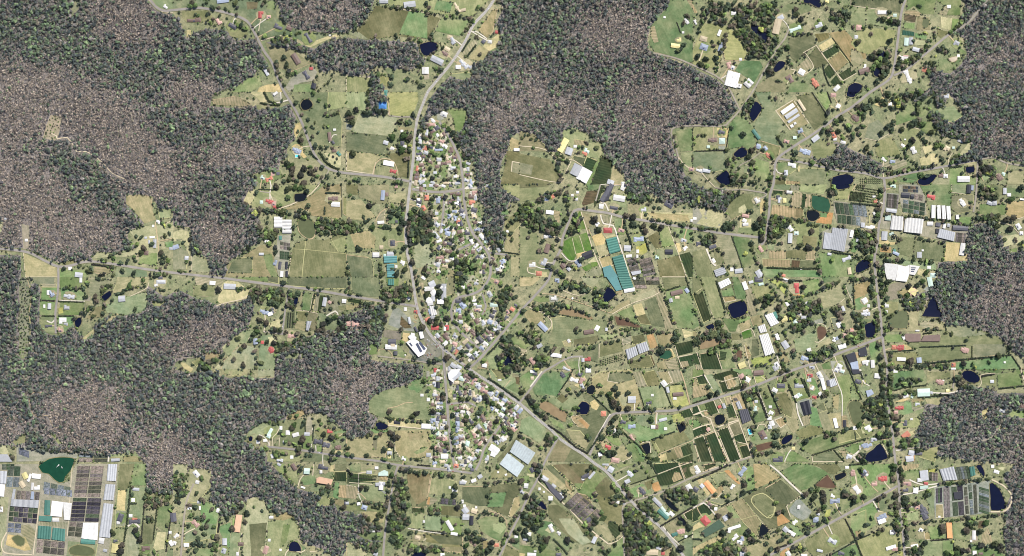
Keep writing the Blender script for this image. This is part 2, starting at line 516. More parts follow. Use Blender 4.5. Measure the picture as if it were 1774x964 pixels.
T 26 400,360 350,590
T 20 20,470 20,520 60,440 100,440 130,440
G k 0 380,330 440,250 540,270 600,340 650,520 600,600 500,560 370,580 360,470
G g 0 0,610 330,610 330,800 180,820 0,780
H w 80 36 20 70,800
S g 36 100,800 180,810
W n 430,620 500,565 550,590 555,640 490,675 420,650
W n 235,885 340,800 380,870 380,946 300,946
W n 585,170 640,95 690,130 710,170 680,220 620,300 580,240
G g 0 640,0 800,0 790,80 860,190 960,380 850,440 880,560 800,620 700,500 620,340 700,230 710,140
S n 34 615,385 685,480
S u 50 650,550 690,560
P 680,560 10,6,0
H u 50 36 50 745,575
Y o 80 44 50 775,650
G k 0 640,680 780,720 790,900 700,900 640,850
G g 0 700,500 800,620 820,680 880,640 900,560
G d 30 850,190 1030,80 1190,320 1000,390
S w 44 910,215 1035,130
S w 44 950,260 1070,180
S w 26 975,310 1090,230
S w 30 1000,355 1030,340
S w 24 1035,325 1060,315
H u 60 50 -20 1100,395
S t 30 1080,80 1150,190
Y p 60 40 20 960,505
H m 40 34 0 1045,465
G o 30 1060,40 1220,10 1390,270 1250,390 1160,250
G k 30 1250,10 1380,0 1420,120 1370,180 1330,130
G s 0 1390,120 1430,140 1460,180 1430,180
H p 60 40 0 1440,30
H w 46 50 30 1490,145
L 8 1220,0 1380,240
L 10 1380,0 1420,110
Y b 80 50 30 1665,260
H o 80 50 60 1440,440
H w 40 34 0 1455,480
Y u 120 60 20 1150,610
P 1170,600 10,6,20
G w 0 1080,640 1130,560 1230,560 1220,660 1130,680
S w 50 1225,500 1290,450
G g 0 1200,560 1320,480 1480,540 1440,650 1270,700 1220,640
H w 60 36 20 1540,515
H w 90 50 10 1015,750
G k 0 870,720 1080,720 1060,870 870,810
G g 10 1080,780 1380,780 1340,946 1000,946 980,850
G s 0 1080,760 1100,760 1095,815 1075,810
G e 90 950,905 1100,915 1100,946 950,946
G o 0 850,880 950,900 950,946 840,946
H g 40 60 0 955,825
R 3 w 830,740 870,820 920,835
R 3 g 440,800 500,740 600,690 690,620
G p 0 540,740 580,760 560,840 520,820
W n 1440,870 1560,840 1640,870 1620,946 1420,946
W n 1580,0 1690,0 1650,50 1580,40
T 34 515,435 600,600 610,720 570,660 360,710 1055,620 1490,400 1520,270 1470,300 1385,210
T 26 720,590 810,660 1360,310 880,460 1340,350 1640,470 1640,430 1540,470 1700,420 1690,370
L 34 580,700 600,800 620,860 620,940
L 26 880,650 950,610 990,560
L 28 920,680 1050,690 1200,720 1330,750 1480,790 1640,810
L 22 800,90 880,30
T 22 790,50 640,30
A 34 1.5 340,660 420,640 430,760 350,760
A 30 1.8 400,780 560,840 560,946 390,946
A 30 1.7 490,160 620,50 600,170 530,260 500,220
A 28 1.6 1300,400 1430,330 1460,400 1380,470
A 34 1.5 1540,340 1640,310 1660,380 1580,400
A 26 1.8 1620,170 1774,100 1774,280 1700,220
L 28 810,800 790,946
T 20 870,870 900,880 940,870 650,780 690,890 180,775 1390,530
L 16 860,460 930,560
@ 1474 160
G d 35 180,330 280,280 400,420 270,500 140,470
G g 0 270,500 420,460 520,640 280,670 250,600
G k 0 460,220 600,120 800,180 760,240 580,300 460,340
G g 0 480,440 600,350 700,380 720,640 560,560
G k 0 710,350 790,290 880,350 860,430 800,440 720,390
G p 0 880,170 1050,140 1150,240 1040,310 960,290
G s 0 240,130 330,40 390,120 320,160
G s 0 390,100 430,30 450,120 420,200
H g 60 50 0 975,40
H w 40 40 0 400,120
G s 0 700,680 850,620 910,700 880,740 720,750
G s 0 730,560 830,540 850,590 760,640
G e 0 300,700 400,660 560,690 580,740 440,800 330,760
H u 60 40 10 425,715
H w 60 34 30 340,690
Y w 80 60 70 640,595
H w 46 36 30 530,550
H w 20 16 0 555,485
H t 60 60 30 980,580
H m 30 28 0 1050,570
H w 60 30 20 1120,500
G s 0 1110,640 1220,500 1240,590 1130,650
R 3 s 1000,740 1000,690 1040,620
Y b 80 50 60 50,270
T 34 520,380 630,495 590,550 820,410 160,570 200,620 690,120 690,200 310,420 920,90 940,130
T 24 310,425 270,535 90,430 680,170 640,220 480,660 400,770 130,350
A 36 1.4 580,290 760,270 740,330 600,350
A 34 1.5 340,340 450,290 460,380 400,410
A 34 1.5 700,410 760,400 780,520 730,520
A 32 1.8 120,80 250,60 330,160 480,180 560,140 580,60 700,80 860,100 900,0 380,0 180,120 260,200 200,230 100,170
A 28 1.8 760,220 930,200 960,320 1100,400 1230,440 1240,520 1050,480 900,420 860,320
A 32 1.5 860,500 950,540 900,600 850,580
A 28 1.8 1000,660 1280,640 1230,700 1020,740
L 26 910,640 960,740
L 22 340,840 600,790 880,750
L 22 540,570 580,680 680,740
G k 10 500,870 700,820 740,840 690,900
W n 740,880 850,840 870,870 800,946 700,946 690,900
H b 50 45 0 920,850
H w 50 44 0 970,860
G k 0 1010,780 1180,750 1170,870 1290,880 1290,946 1010,946
G t 0 1160,740 1300,710 1290,860 1170,850
W n 1175,770 1260,760 1260,820 1185,825
S w 60 1090,890 1215,890
G d 0 850,860 1010,830 1010,946 830,946
G p 0 1330,860 1420,740 1450,860 1360,910
Y b 80 60 60 1520,870
H m 40 40 20 1560,840
G d 0 1610,810 1774,800 1774,946 1600,946
T 34 840,850 720,850 780,860 1400,780 1520,890 1360,800
A 26 1.8 1320,740 1500,760 1480,860 1420,900 1340,840
G k 0 500,890 680,900 640,930 510,920
G g 0 350,850 460,880 500,946 330,946
O 11 3 11 90,880 310,880 90,940
L 22 1330,700 1310,946
L 14 1020,770 1130,760
T 22 400,930 450,910 930,810 1140,830 1270,860
@ 0 320
G t 0 1300,110 1460,100 1550,130 1560,260 1600,360 1480,400 1430,340 1330,220 1290,200
G g 0 1620,270 1720,230 1760,290 1740,340 1640,350
G d 0 1320,480 1480,430 1700,400 1774,360 1774,560 1640,540 1620,800 1560,830 1420,800 1420,700 1300,740 1150,740 960,760 950,690 1150,720 1380,680 1440,600
G k 0 1690,590 1774,580 1774,640 1700,640
G d 0 240,700 600,860 600,946 260,946
R 4 t 1590,380 1610,520 1630,690
R 3 t 1640,580 1774,550
G f 0 220,400 300,420 310,640 240,670
S w 26 60,340 60,360
H w 36 30 0 272,570
G s 0 0,360 40,400 20,470 0,500
H w 45 40 20 1620,385
H w 26 26 0 1570,425
H w 56 24 0 1560,540
S g 34 1590,560 1585,650
S w 16 1530,570 1530,610
H g 30 24 0 1495,545
H b 50 50 0 1500,700
H g 40 30 0 1755,655
G k 0 1420,700 1610,700 1610,830 1560,830 1430,800
T 34 1560,610 1480,650 1450,700 1680,740 1730,770 1670,790 1650,700 1260,880
T 24 1280,500 1400,530 1410,610 1280,580 1350,610 1320,660 1230,700 1130,730 1170,750 1310,780 1240,800 1380,740 1700,520 1740,500 1690,420 1740,420 1670,400 1390,780 1420,400 1380,350 1450,540
L 22 1000,780 1200,800 1400,850 1560,870
G k 0 610,870 890,880 890,946 610,946
H w 40 36 0 720,860
S g 50 770,920 850,930
G e 0 970,840 1130,850 1130,900 1050,946 960,900
G g 0 1190,840 1500,880 1510,946 1180,946
L 14 940,815 1130,840
L 22 1165,840 1165,940
T 30 915,890 1050,915 940,860 1380,910
T 26 820,830 660,860 1690,920
A 28 1.7 1520,900 1774,880 1774,946 1540,946
G o 0 640,800 740,770 800,800 640,830
@ 300 320
G t 0 0,480 150,440 190,490 160,560 170,740 130,800 140,870 0,870
G s 0 0,490 80,460 180,490 180,530 160,570 170,730 120,650 40,580 0,570
G g 0 0,590 60,570 110,590 130,680 60,620 0,610
S u 44 0,650 60,630
S g 40 120,750 160,755
G d 0 190,710 300,740 390,850 380,890 340,900 190,890
T 24 180,800 110,590 140,790 170,560
L 20 0,890 180,890
A 30 1.7 200,570 270,600 280,720 220,700
G d 0 560,820 700,740 900,620 1010,620 1060,880 1080,946 540,946
G o 0 600,800 660,760 810,740 810,910 560,900
G k 0 920,720 1010,710 1040,860 1080,946 1010,946 960,860
S w 34 940,575 990,590
S w 26 880,712 930,712
G w 0 1070,520 1210,510 1200,580 1170,946 1080,946 1060,860 1030,780 1060,700
E w 3 1120,385 1035,385 110
E w 4 1215,430 1120,430 140
S n 32 1100,525 1100,565
B 3 2 m 1095,580 1200,600 1095,660
B 4 1 c 1090,680 1190,690 1090,765
S d 30 1100,790 1090,865
S k 26 1165,790 1160,865
E w 2 1115,885 1110,946 34
S k 24 1165,885 1165,946
H u 40 60 20 1045,800
G g 0 850,40 1400,0 1480,0 1430,100 1340,140 1070,240 870,240 790,220 860,60
G s 0 780,50 860,70 790,215 720,170
G t 0 1430,100 1560,0 1720,0 1720,350 1500,330 1420,320 1390,260 1280,250 1130,260 1340,150
R 4 s 1500,0 1410,95 1330,145 1200,210 1070,250
R 3 g 890,70 990,85
Y r 90 46 20 990,175
H p 50 50 0 1030,195
H r 40 40 0 1040,235
H m 36 36 0 905,180
W k 1245,100 1350,90 1370,120 1345,165 1250,175
Y b 110 50 0 1640,145
S w 50 1620,200 1710,205
G p 0 1740,130 1774,130 1774,320 1740,300
R 3 b 1722,0 1725,330
W o 1290,350 1390,360 1440,390 1460,450 1440,530 1390,555 1330,520 1290,470 1280,400
R 4 t 1280,400 1290,480 1390,560 1450,530 1465,440
G o 80 1250,600 1370,560 1560,570 1700,510 1774,510 1774,946 1180,946 1210,700
G g 80 1600,590 1774,520 1774,700 1690,690
R 3 p 1360,570 1340,740 1320,946
R 2 p 1230,660 1400,670 1680,700 1774,710
R 2 p 1620,560 1690,690
T 34 1060,20 1090,215 1180,130 1195,40 1250,30 1300,40 1170,50 1340,20 860,80 745,210 1300,270 1355,290 1370,70 1385,215 985,95
L 34 870,260 1000,265 1150,280 1230,310 1400,340
L 34 1240,400 1230,480 1210,580
A 34 1.5 800,260 880,280 860,360 820,350
A 34 1.5 860,430 1060,480 1050,550 950,540 880,580 870,500
T 30 990,605 1050,640 1050,690 600,680 650,660 720,680 780,640
A 28 1.5 1480,340 1640,350 1774,370 1774,490 1560,520 1470,500
L 16 1560,85 1700,90
T 20 1560,20 1590,40 1610,180 1600,0
L 12 1555,230 1550,310
L 10 870,50 1050,55
@ 600 320
G d 0 120,0 440,0 430,190 320,200 130,130
G o 0 0,0 120,0 120,110 0,90
G d 0 440,90 610,80 600,200 430,180
G d 0 0,170 150,150 300,330 200,380 0,350
S u 40 380,60 370,160
H p 40 50 0 510,15
H b 36 40 0 415,100
R 4 t 440,230 370,270 320,330 300,380
G e 0 330,280 400,250 380,400 320,400
S w 30 320,390 390,385
G k 0 430,230 600,230 590,400 430,400
H d 30 30 0 515,380
G g 80 0,500 220,460 590,440 590,640 520,660 0,700
G t 80 40,510 220,470 300,540 290,660 90,650
H d 50 60 0 475,600
S t 36 340,640 380,640
S w 50 270,720 340,720
S w 50 415,710 490,715
H m 30 30 0 395,725
E q 3 385,770 520,765 70
E q 3 415,850 490,850 70
E q 3 420,920 495,920 60
G o 80 0,720 230,750 270,780 280,946 50,946 0,760
R 2 p 0,712 150,730 260,770 280,940
H w 50 50 20 575,805
H w 30 36 0 510,840
G g 0 370,680 600,700 620,840 500,870 380,760
L 28 350,800 370,946
L 26 10,790 30,946
T 36 600,870 520,915 130,655 270,435 240,215 590,390 550,445
T 22 40,110 545,500 400,550 200,380 230,360 350,430 400,430 460,440 180,330 545,755 500,690
L 30 350,430 460,430
L 24 460,230 590,230
A 30 1.6 0,350 130,400 210,440 100,480 0,500
A 28 1.7 440,260 590,250 580,340 450,330
A 36 1.25 640,250 700,250 800,280 870,290 870,420 900,560 830,580 640,590 620,300
L 26 660,600 680,800
L 24 870,600 880,740
G d 0 700,590 850,580 880,820 720,860 690,780
T 32 810,860 710,890 680,800 1000,900 1090,720 1080,810 600,640
G d 0 1050,870 1110,880 1110,946 1030,946
H o 50 60 0 825,135
H o 60 40 60 795,240
H d 60 40 10 745,175
H w 40 40 0 770,110
H w 50 36 20 740,215
H w 40 40 0 740,160
H u 46 60 0 940,165
H b 50 50 0 1060,185
H w 50 50 0 1130,190
H d 40 50 0 1160,210
H o 70 50 0 1290,185
H p 60 50 0 1280,120
H d 70 50 20 1310,260
H w 60 50 0 1310,325
H w 40 36 0 925,295
H t 70 30 0 910,350
H u 50 50 60 1050,325
H o 60 50 30 1180,270
H p 60 50 20 1190,320
H d 70 50 70 1170,400
H w 40 40 0 1320,385
H u 60 40 0 1340,460
H w 50 40 0 1370,390
H u 60 50 20 1040,500
H w 50 36 0 990,410
H g 60 40 50 930,410
H g 90 40 50 920,520
H w 30 50 20 975,475
H w 60 40 -20 950,575
H t 40 40 0 1100,480
H w 40 50 10 1100,500
H o 60 50 0 1240,490
H b 60 50 60 1180,560
H d 60 50 20 1060,600
H b 50 40 20 1010,600
H w 80 40 50 1390,535
H m 60 50 20 1440,585
H p 90 40 0 960,745
H w 50 40 0 1080,760
H w 40 40 0 1030,780
H b 50 40 0 1000,790
H t 70 40 0 1010,840
H d 50 50 -50 950,650
H p 80 50 20 1050,680
H g 50 50 20 940,820
H b 50 50 0 1180,730
H b 50 40 30 1240,700
H p 46 40 0 1300,690
H g 46 40 40 1390,740
H w 50 50 0 1590,790
H u 50 60 60 1600,790
H w 46 46 20 1590,850
H p 46 46 0 1410,840
H d 34 50 0 1410,895
H g 40 60 0 1545,880
H g 46 46 0 1450,20
H g 50 30 0 870,10
H w 50 30 20 995,15
H d 40 30 0 1070,12
H b 46 34 0 925,10
H p 40 34 0 800,12
H g 60 40 60 1270,15
H g 46 40 0 950,140
H u 60 40 -40 1030,460
H w 46 34 0 945,890
H b 50 36 30 1500,760
H o 50 40 0 1150,380
T 26 910,120 1020,130 950,65 840,110 880,140 960,230 870,230 1110,220 1110,290 1110,340 1080,440 1130,440 1180,520 1230,350 1160,120 1110,120 1270,580 1110,640 1330,630 1350,660 1140,690 1430,780 1490,750 1510,690 1490,800 1600,920
T 20 700,100 690,140 720,180 860,190 980,130 1000,210 880,300 910,300 1090,190 1230,140 1060,280 1140,310 1250,430 1330,580 1210,640 1110,540 1280,540 1390,610 1180,640 1400,690 1010,710 980,700 900,600 1030,560 1100,590 1080,560 900,700 930,780 940,710 1350,410 1340,500 1070,740 1530,820 1560,900
A 36 1.3 1120,770 1330,770 1340,850 1270,870 1200,880 1150,946 1120,946
A 28 1.6 900,780 960,790 960,860 900,800
A 26 1.5 780,900 870,880 870,946 780,946
G g 0 1600,0 1774,0 1774,140 1680,100 1620,60
G k 0 1590,270 1640,250 1670,280 1650,310 1590,310
G t 0 1620,600 1774,410 1774,730 1620,700
G g 0 1620,380 1774,260 1774,420 1640,560
A 30 1.5 1420,480 1600,500 1610,640 1500,670 1430,560
H w 30 24 20 1650,480
T 28 1660,420 1700,380 1740,300 1690,500 1640,340 1740,350 1700,560
L 10 1600,690 1774,715
L 16 1590,690 1600,520
A 26 1.5 1620,760 1690,720 1690,760
G d 0 1690,740 1774,730 1774,946 1680,946
@ 900 320
G o 10 0,0 300,0 300,20 120,40 0,40
G g 0 0,40 300,20 320,70 180,150 0,180
A 28 1.7 180,130 320,40 480,60 540,200 520,260 430,130 350,150 260,180 200,180
H u 46 36 0 275,150
H w 30 24 0 270,95
H o 60 40 60 335,115
H w 30 30 0 585,150
H w 30 26 0 595,80
H w 30 26 0 540,110
A 36 1.35 0,190 120,190 200,240 260,260 240,330 370,370 430,440 430,500 300,510 220,480 120,440 0,400
G g 0 0,430 180,500 200,700 350,740 330,946 0,946
S w 40 270,280 350,290
G e 0 350,260 420,280 410,390 380,400 350,320
H w 90 40 0 290,535
S b 50 300,610 270,700
T 26 90,540 110,480 230,580 390,560 200,680 340,630 430,640 420,570 390,750 480,350 500,300
L 24 470,340 440,420
L 24 360,760 420,690
G k 8 690,0 830,0 800,60 700,60
G m 8 690,70 800,60 780,180 650,220 640,190
G c 8 830,0 880,0 820,140 770,240 760,180 810,60
G v 5 620,270 660,380 680,450 590,470 570,330
G v 65 530,540 690,490 750,670 680,690 570,740 560,770 520,780 440,690 460,580
R 2 s 540,550 575,710
R 2 s 615,530 665,690
R 4 s 630,280 700,500 760,690 830,860
G t 75 640,290 740,310 730,430 700,430 750,530 690,490
G t 75 700,430 770,440 830,490 740,530
G s 75 740,530 840,490 880,560 870,610 780,630
G t 75 780,630 870,610 920,700 920,720 810,750
G t 75 810,750 920,720 960,830 850,850
H w 40 50 60 800,410
G e 80 830,310 940,340 960,410 870,390
R 4 w 830,310 860,400 960,420 1000,530 1060,720 1130,946
G s 0 870,410 960,420 960,490 990,530 890,550 860,480
H r 95 60 0 905,470
U n 6 990,535 1035,680 925,712 885,560
U n 9 1055,715 1130,946 1010,946 950,745
U q 1 850,850 930,825 1010,946 870,946
S w 60 1070,650 1140,655
G w 0 1040,620 1070,610 1080,680 1050,690
S w 30 1090,735 1150,730
B 1 6 m 1095,770 1190,740 1150,946
U g 1 1140,895 1240,880 1245,910 1155,930
B 1 7 m 1220,770 1350,740 1270,946
H w 30 40 0 1210,685
H w 26 36 0 1205,735
Y u 110 60 0 1220,560
H p 70 50 20 1040,475
G k 0 970,350 1050,350 1050,420 980,440
G y 0 1190,640 1290,600 1310,690 1260,720 1200,710
G p 0 1130,440 1220,420 1230,490 1140,500
R 4 g 830,0 780,170
S d 50 840,170 950,0
U d 5 890,20 970,0 910,160 850,180
S w 60 960,130 1080,150
R 4 w 830,180 880,200 910,270
S w 50 815,220 860,225
H d 90 36 10 965,240
S w 60 1040,20 1080,40
H w 36 60 0 1060,0
G g 0 940,100 1110,100 1090,240 1030,230 910,190
G t 0 1110,200 1230,200 1225,320 1110,310
G s 0 1230,280 1774,290 1774,390 1500,380 1230,340
G t 20 1300,290 1760,310 1750,380 1400,360
H g 60 44 0 1270,255
S w 30 1750,370 1774,370
H d 95 60 30 1530,205
T 40 1160,335 1090,320 1030,315 930,300 1165,410 770,360 805,460 740,260
T 36 1380,420 1450,440 1290,480 1270,420
T 20 1410,160 1350,160 1320,200 1380,235 1430,240 1290,310 665,240 690,240 480,530 1080,380 1080,440
L 26 1210,350 1330,350 1500,385 1620,405 1774,430
L 16 1070,360 1080,430 1130,560 1150,660
L 16 1230,420 1250,480
L 14 1280,540 1330,680
A 36 1.4 1120,80 1280,70 1340,130 1200,190 1120,170
A 36 1.4 540,290 620,300 630,420 660,460 540,510 500,480 550,400
H g 60 40 20 1680,575
H w 50 40 -30 1700,655
H m 40 40 0 1410,745
G o 70 1310,540 1430,470 1450,640 1400,660
G k 70 1430,470 1530,430 1590,620 1460,640
G g 70 1400,660 1590,620 1640,720 1420,780
S k 50 1490,690 1570,690
R 3 s 1525,430 1610,660 1710,946
G o 70 1410,780 1640,720 1700,946 1440,946
G k 0 1570,450 1774,440 1774,600 1720,600 1640,560
G s 0 1600,600 1640,600 1660,680 1630,700
T 22 1590,500 1620,520 1760,500 1660,480 1770,560
R 3 w 430,700 480,760 530,785 590,770 690,690
S k 70 650,740 750,700
G s 0 580,710 690,680 650,730 590,770
G s 0 700,800 780,730 800,800 720,810
Y u 80 50 60 600,810
G v 65 640,850 720,810 740,860 680,890
G v 65 725,800 800,790 800,830 740,850
G t 60 680,900 830,840 850,946 660,946
S b 50 430,810 465,850
S w 36 490,850 520,880
H w 70 50 0 130,820
H g 60 80 20 250,790
R 4 s 80,850 90,900 170,920
H o 60 50 0 200,910
G s 0 160,880 280,900 290,946 170,946
T 30 340,850 630,770 380,890 450,930 420,900 300,830
L 24 420,750 520,830 620,880
G c 70 1640,720 1740,690 1774,740 1774,946 1730,946
@ 1200 320
A 32 1.5 0,50 250,50 330,60 490,80 480,150 370,170 360,250 310,260 250,240 100,210 0,210
G g 0 370,170 520,90 620,100 620,290 500,310 400,360 340,270
G s 0 470,240 530,200 560,260 540,290 470,290
R 4 g 230,30 380,60 500,50 640,70 750,90 740,120 690,140
H w 60 50 60 660,160
G s 0 690,150 750,150 740,290 690,300
G w 0 0,230 310,290 300,450 180,440 0,400
G s 0 60,240 310,290 300,450 160,430 40,400 100,330
H w 40 30 0 20,350
A 32 1.5 320,380 450,380 460,470 310,470
G s 0 480,360 600,350 600,440 480,460
S w 30 510,410 570,405
H w 46 40 30 530,370
H p 80 36 10 540,320
G k 0 480,440 680,440 680,520 460,490
T 34 590,270 690,350 710,390 640,410 660,440 710,490 700,530 710,560
L 22 0,440 150,450 260,460
A 34 1.5 60,500 230,500 250,600 130,640 60,560
G t 0 240,510 410,530 500,820 330,830 310,700 250,600
G k 0 410,520 580,550 650,800 520,860 420,580
L 10 400,530 520,880
L 26 590,570 640,760 720,900
T 24 540,710 315,710 440,830 260,660
S d 36 170,650 240,625
R 5 w 140,660 200,800 240,830
H w 50 30 60 215,780
U g 4 320,840 350,910 240,946 215,880
S w 46 430,890 510,880
H w 36 40 0 400,870
G o 0 210,680 310,690 310,800 250,820
G o 70 0,690 140,660 220,946 50,946 0,800
L 20 320,820 350,920
H d 50 50 0 60,610
G s 0 360,880 440,870 430,930 380,946
S g 60 660,880 700,946
Y p 80 40 60 695,660
G w 0 680,600 740,640 720,690 670,690
G g 0 830,0 1000,0 990,60 820,50
G e 90 1000,0 1100,0 1090,60 1000,55
G p 0 1100,0 1380,0 1340,100 1090,70
G c 0 825,55 920,60 920,105 825,100
S w 30 960,75 1020,80
H g 40 60 0 890,160
H d 40 40 0 875,130
H y 40 50 0 940,165
G e 90 1025,80 1120,90 1110,240 1000,220
G c 90 1130,95 1165,100 1145,235 1110,235
G e 90 1165,100 1220,105 1210,235 1150,235
G e 88 820,205 1130,240 1140,360 800,310
G b 88 1060,240 1130,245 1120,350 1050,330
W g 1225,110 1390,150 1390,280 1240,250 1220,180
W k 1165,290 1190,265 1270,275 1300,310 1280,350 1240,375 1180,360
G x 88 1290,280 1440,290 1420,410 1260,390
G k 88 1300,285 1380,290 1370,340 1290,330
A 34 1.5 1380,0 1470,30 1480,100 1420,150 1400,90
W n 1450,0 1600,0 1600,30 1500,50 1420,20
G g 0 1480,40 1650,0 1670,0 1600,120 1590,150 1450,150
O 12 8 11 1610,70 1774,85 1600,165
O 5 4 11 1680,0 1774,0 1670,40
G w 0 1440,165 1774,210 1774,440 1480,400 1450,290
B 7 1 c 1450,180 1774,215 1470,300
B 5 1 c 1480,305 1720,335 1480,395
S w 40 1745,390 1740,440
U g 6 1350,490 1430,500 1410,665 1330,655
U g 9 1430,440 1590,455 1550,690 1400,660
G w 0 1330,480 1430,440 1660,460 1640,560 1600,680 1540,690 1320,660
S w 36 1635,470 1620,540
T 22 1630,640 1620,600 1500,430 1550,430
A 30 1.5 790,320 900,330 1000,370 950,420 900,560 780,560 770,420
L 26 770,580 930,610
L 22 800,325 1150,370
L 20 1180,400 1400,430
L 22 1310,500 1280,660
G k 0 1000,370 1300,410 1290,540 1260,660 1060,610 1080,500
G o 0 1130,520 1280,540 1260,650 1130,620
Y w 70 50 60 1000,450
S g 44 1000,500 995,600
H m 50 40 0 1060,500
T 36 960,410 1215,480 1100,625 1180,645 870,420
T 22 940,450 870,480 900,500 1180,620 1220,650
G g 0 760,600 840,610 830,670 770,660
G e 88 780,680 880,680 880,760 780,755
G e 88 880,670 960,680 950,760 870,760
G o 88 960,680 1170,660 1150,770 960,750
G e 88 1170,660 1260,680 1250,770 1160,770
G e 88 710,760 1000,770 1000,850 720,840
G m 88 1015,775 1100,780 1090,850 1010,850
G o 0 1100,780 1280,790 1250,860 1100,850
L 14 760,850 1000,860 1270,860
T 32 1270,775 1290,840 1300,890
G k 0 1280,690 1520,720 1660,760 1660,946 1330,946 1310,800
S w 26 1380,710 1420,715
L 14 1420,690 1640,720
T 26 1430,770 1690,740
Y g 100 50 -20 1575,760
W n 1680,860 1700,800 1774,760 1774,860 1690,900
S t 36 1600,850 1610,920
H w 20 20 0 1110,865
G k 0 700,860 1260,880 1330,946 740,946
H o 40 30 20 930,930
A 28 1.7 840,920 920,900 940,946 830,946
A 32 1.5 1680,460 1774,470 1774,560 1740,680 1680,640
S g 44 1700,540 1690,590
G k 0 1650,480 1690,500 1680,640 1640,640
T 14 1560,540 1590,560
@ 1474 320
O 17 6 11 50,10 300,50 30,165
L 14 0,190 300,220
H o 40 40 0 250,170
H w 36 24 0 235,125
T 28 300,130 300,180 290,210 330,60 310,330 280,340
G w 0 360,85 500,95 470,290 350,270
B 8 1 m 370,90 490,105 360,235
S w 36 360,260 465,275
H m 60 40 0 430,20
G w 0 490,0 700,0 760,120 775,310 540,290 490,120
B 6 2 b 530,10 690,20 530,75
S k 50 515,105 600,110
S k 46 610,120 645,125
B 2 1 m 650,90 740,110 645,150
B 4 3 c 535,150 765,190 525,280
G k 0 700,0 1030,0 1030,160 1020,220 780,210 770,120
H r 90 50 10 820,130
G g 0 1030,0 1200,0 1180,100 1030,80
S k 46 1210,0 1205,90
S u 24 1245,10 1240,60
G d 0 1030,110 1250,100 1260,260 1100,300 1030,250
Y w 90 50 60 1140,185
E w 3 845,210 840,345 40
E w 2 895,212 900,350 38
E w 2 945,215 950,355 38
E w 2 995,220 1000,360 40
T 18 1190,290 1220,230 1230,180 1020,70 850,80 790,80
S w 34 1090,310 1090,355
G k 0 790,220 830,215 1020,370 830,350
G k 0 1110,330 1240,330 1230,420 1110,400
L 20 330,300 550,320 800,350 1050,380 1200,420
G w 0 320,340 1210,430 1180,590 960,580 830,550 520,480 300,450
U m 1 355,305 410,310 405,370 345,365
U w 4 420,315 535,330 525,470 400,460
U w 6 555,335 740,355 720,505 540,485
S w 40 780,400 840,400
S d 50 895,390 890,430
S w 30 960,400 950,450
S w 36 985,415 1015,420
S d 46 1040,440 1200,450
U k 1 870,450 905,455 895,500 865,495
U g 8 905,450 1065,490 1050,580 880,540
B 5 1 m 1080,490 1180,500 1070,590
H w 100 40 10 195,435
H w 46 26 60 240,300
G e 0 190,320 280,340 260,400 190,400
A 32 1.5 50,470 180,480 230,520 200,640 180,700 120,680 80,560
L 26 260,500 230,700
G k 0 0,560 80,540 90,640 40,700 0,690
S g 60 345,480 340,570
H m 50 30 -20 415,505
G s 0 270,540 330,540 400,590 470,590 440,620 290,610
G x 0 295,645 415,640 410,700 300,690
L 22 270,620 410,620
L 22 270,720 420,720
S u 30 430,690 490,720
S n 26 440,660 450,690
G o 30 470,530 650,550 640,750 490,710
G o 80 660,560 960,600 940,790 640,750
S g 50 700,690 700,750
H w 24 20 0 735,675
L 20 660,540 830,580 970,600
L 18 965,610 940,790
T 30 440,530 350,640 640,770 720,780 770,790 820,790 500,560
G s 0 980,590 1140,600 1120,770 1080,790 950,780
S w 50 1150,600 1130,725
G s 0 1090,730 1200,710 1190,780 1100,780
W n 50,850 70,810 140,770 190,790 190,850 60,910
G k 0 0,760 130,760 60,820 0,880
A 30 1.5 130,720 180,730 190,770 140,760
A 26 1.6 350,750 600,780 480,800 350,790
G g 0 440,770 860,800 880,880 700,870 440,800
A 30 1.5 260,800 330,810 340,946 260,946
H m 60 50 0 840,930
H w 40 36 0 800,850
G s 0 690,860 780,870 740,946 680,920
T 34 770,900
G g 0 1300,0 1560,0 1560,100 1380,140 1310,80
S w 36 1575,35 1575,100
H w 40 36 0 1620,105
G k 0 1590,30 1774,50 1774,130 1620,130 1590,90
S w 16 1730,150 1774,155
H g 60 40 20 1420,190
H g 50 50 0 1470,190
G k 0 1320,200 1590,200 1580,310 1480,320 1320,300
G t 0 1600,170 1774,170 1774,330 1720,350 1640,330 1590,310
A 32 1.5 1290,330 1480,290 1540,320 1500,370 1300,370
A 32 1.5 1310,80 1400,60 1500,100 1540,160 1330,140
T 40 1660,340 1590,360 1740,30 1640,150 1490,430 1625,455
A 26 1.7 1290,10 1450,20 1540,60 1300,60
R 3 s 1300,385 1450,380 1550,395 1640,420 1720,500
G g 0 1500,410 1640,420 1700,500 1640,520 1500,480
H w 70 50 60 1715,430
H w 40 40 0 1745,500
G s 0 1550,540 1680,510 1774,520 1774,600 1640,620 1560,640
G k 0 1620,670 1700,650 1700,690 1620,700
A 26 1.7 1550,560 1700,600 1774,680 1774,560 1690,560
@ 0 480
G j 88 210,0 330,0 300,150 318,300 290,480 305,660 290,830 240,800 190,810 200,600 175,450 205,300 190,150
A 11 3.4 210,0 320,0 310,300 300,820 195,800 190,400
R 2.5 t 270,0 310,120 320,250 300,350 310,500 305,680
G d 0 330,0 560,0 550,80 430,90 350,70
G e 0 420,70 580,75 580,105 430,105
G k 0 610,0 870,0 890,120 620,120
G k 0 430,110 590,110 590,240 420,235
G k 0 620,110 790,130 780,235 630,230
G k 0 780,130 880,160 870,250 780,240
G k 0 410,250 570,260 560,400 400,390
G k 0 620,260 860,260 860,390 600,390
G k 0 420,400 570,410 560,580 480,570 400,500
G k 0 590,400 770,400 740,500 660,570 590,580
H u 70 50 60 530,170
H w 30 50 0 495,160
Y g 120 50 10 710,200
H g 60 50 0 685,310
S g 36 510,270 510,330
H w 24 36 0 455,300
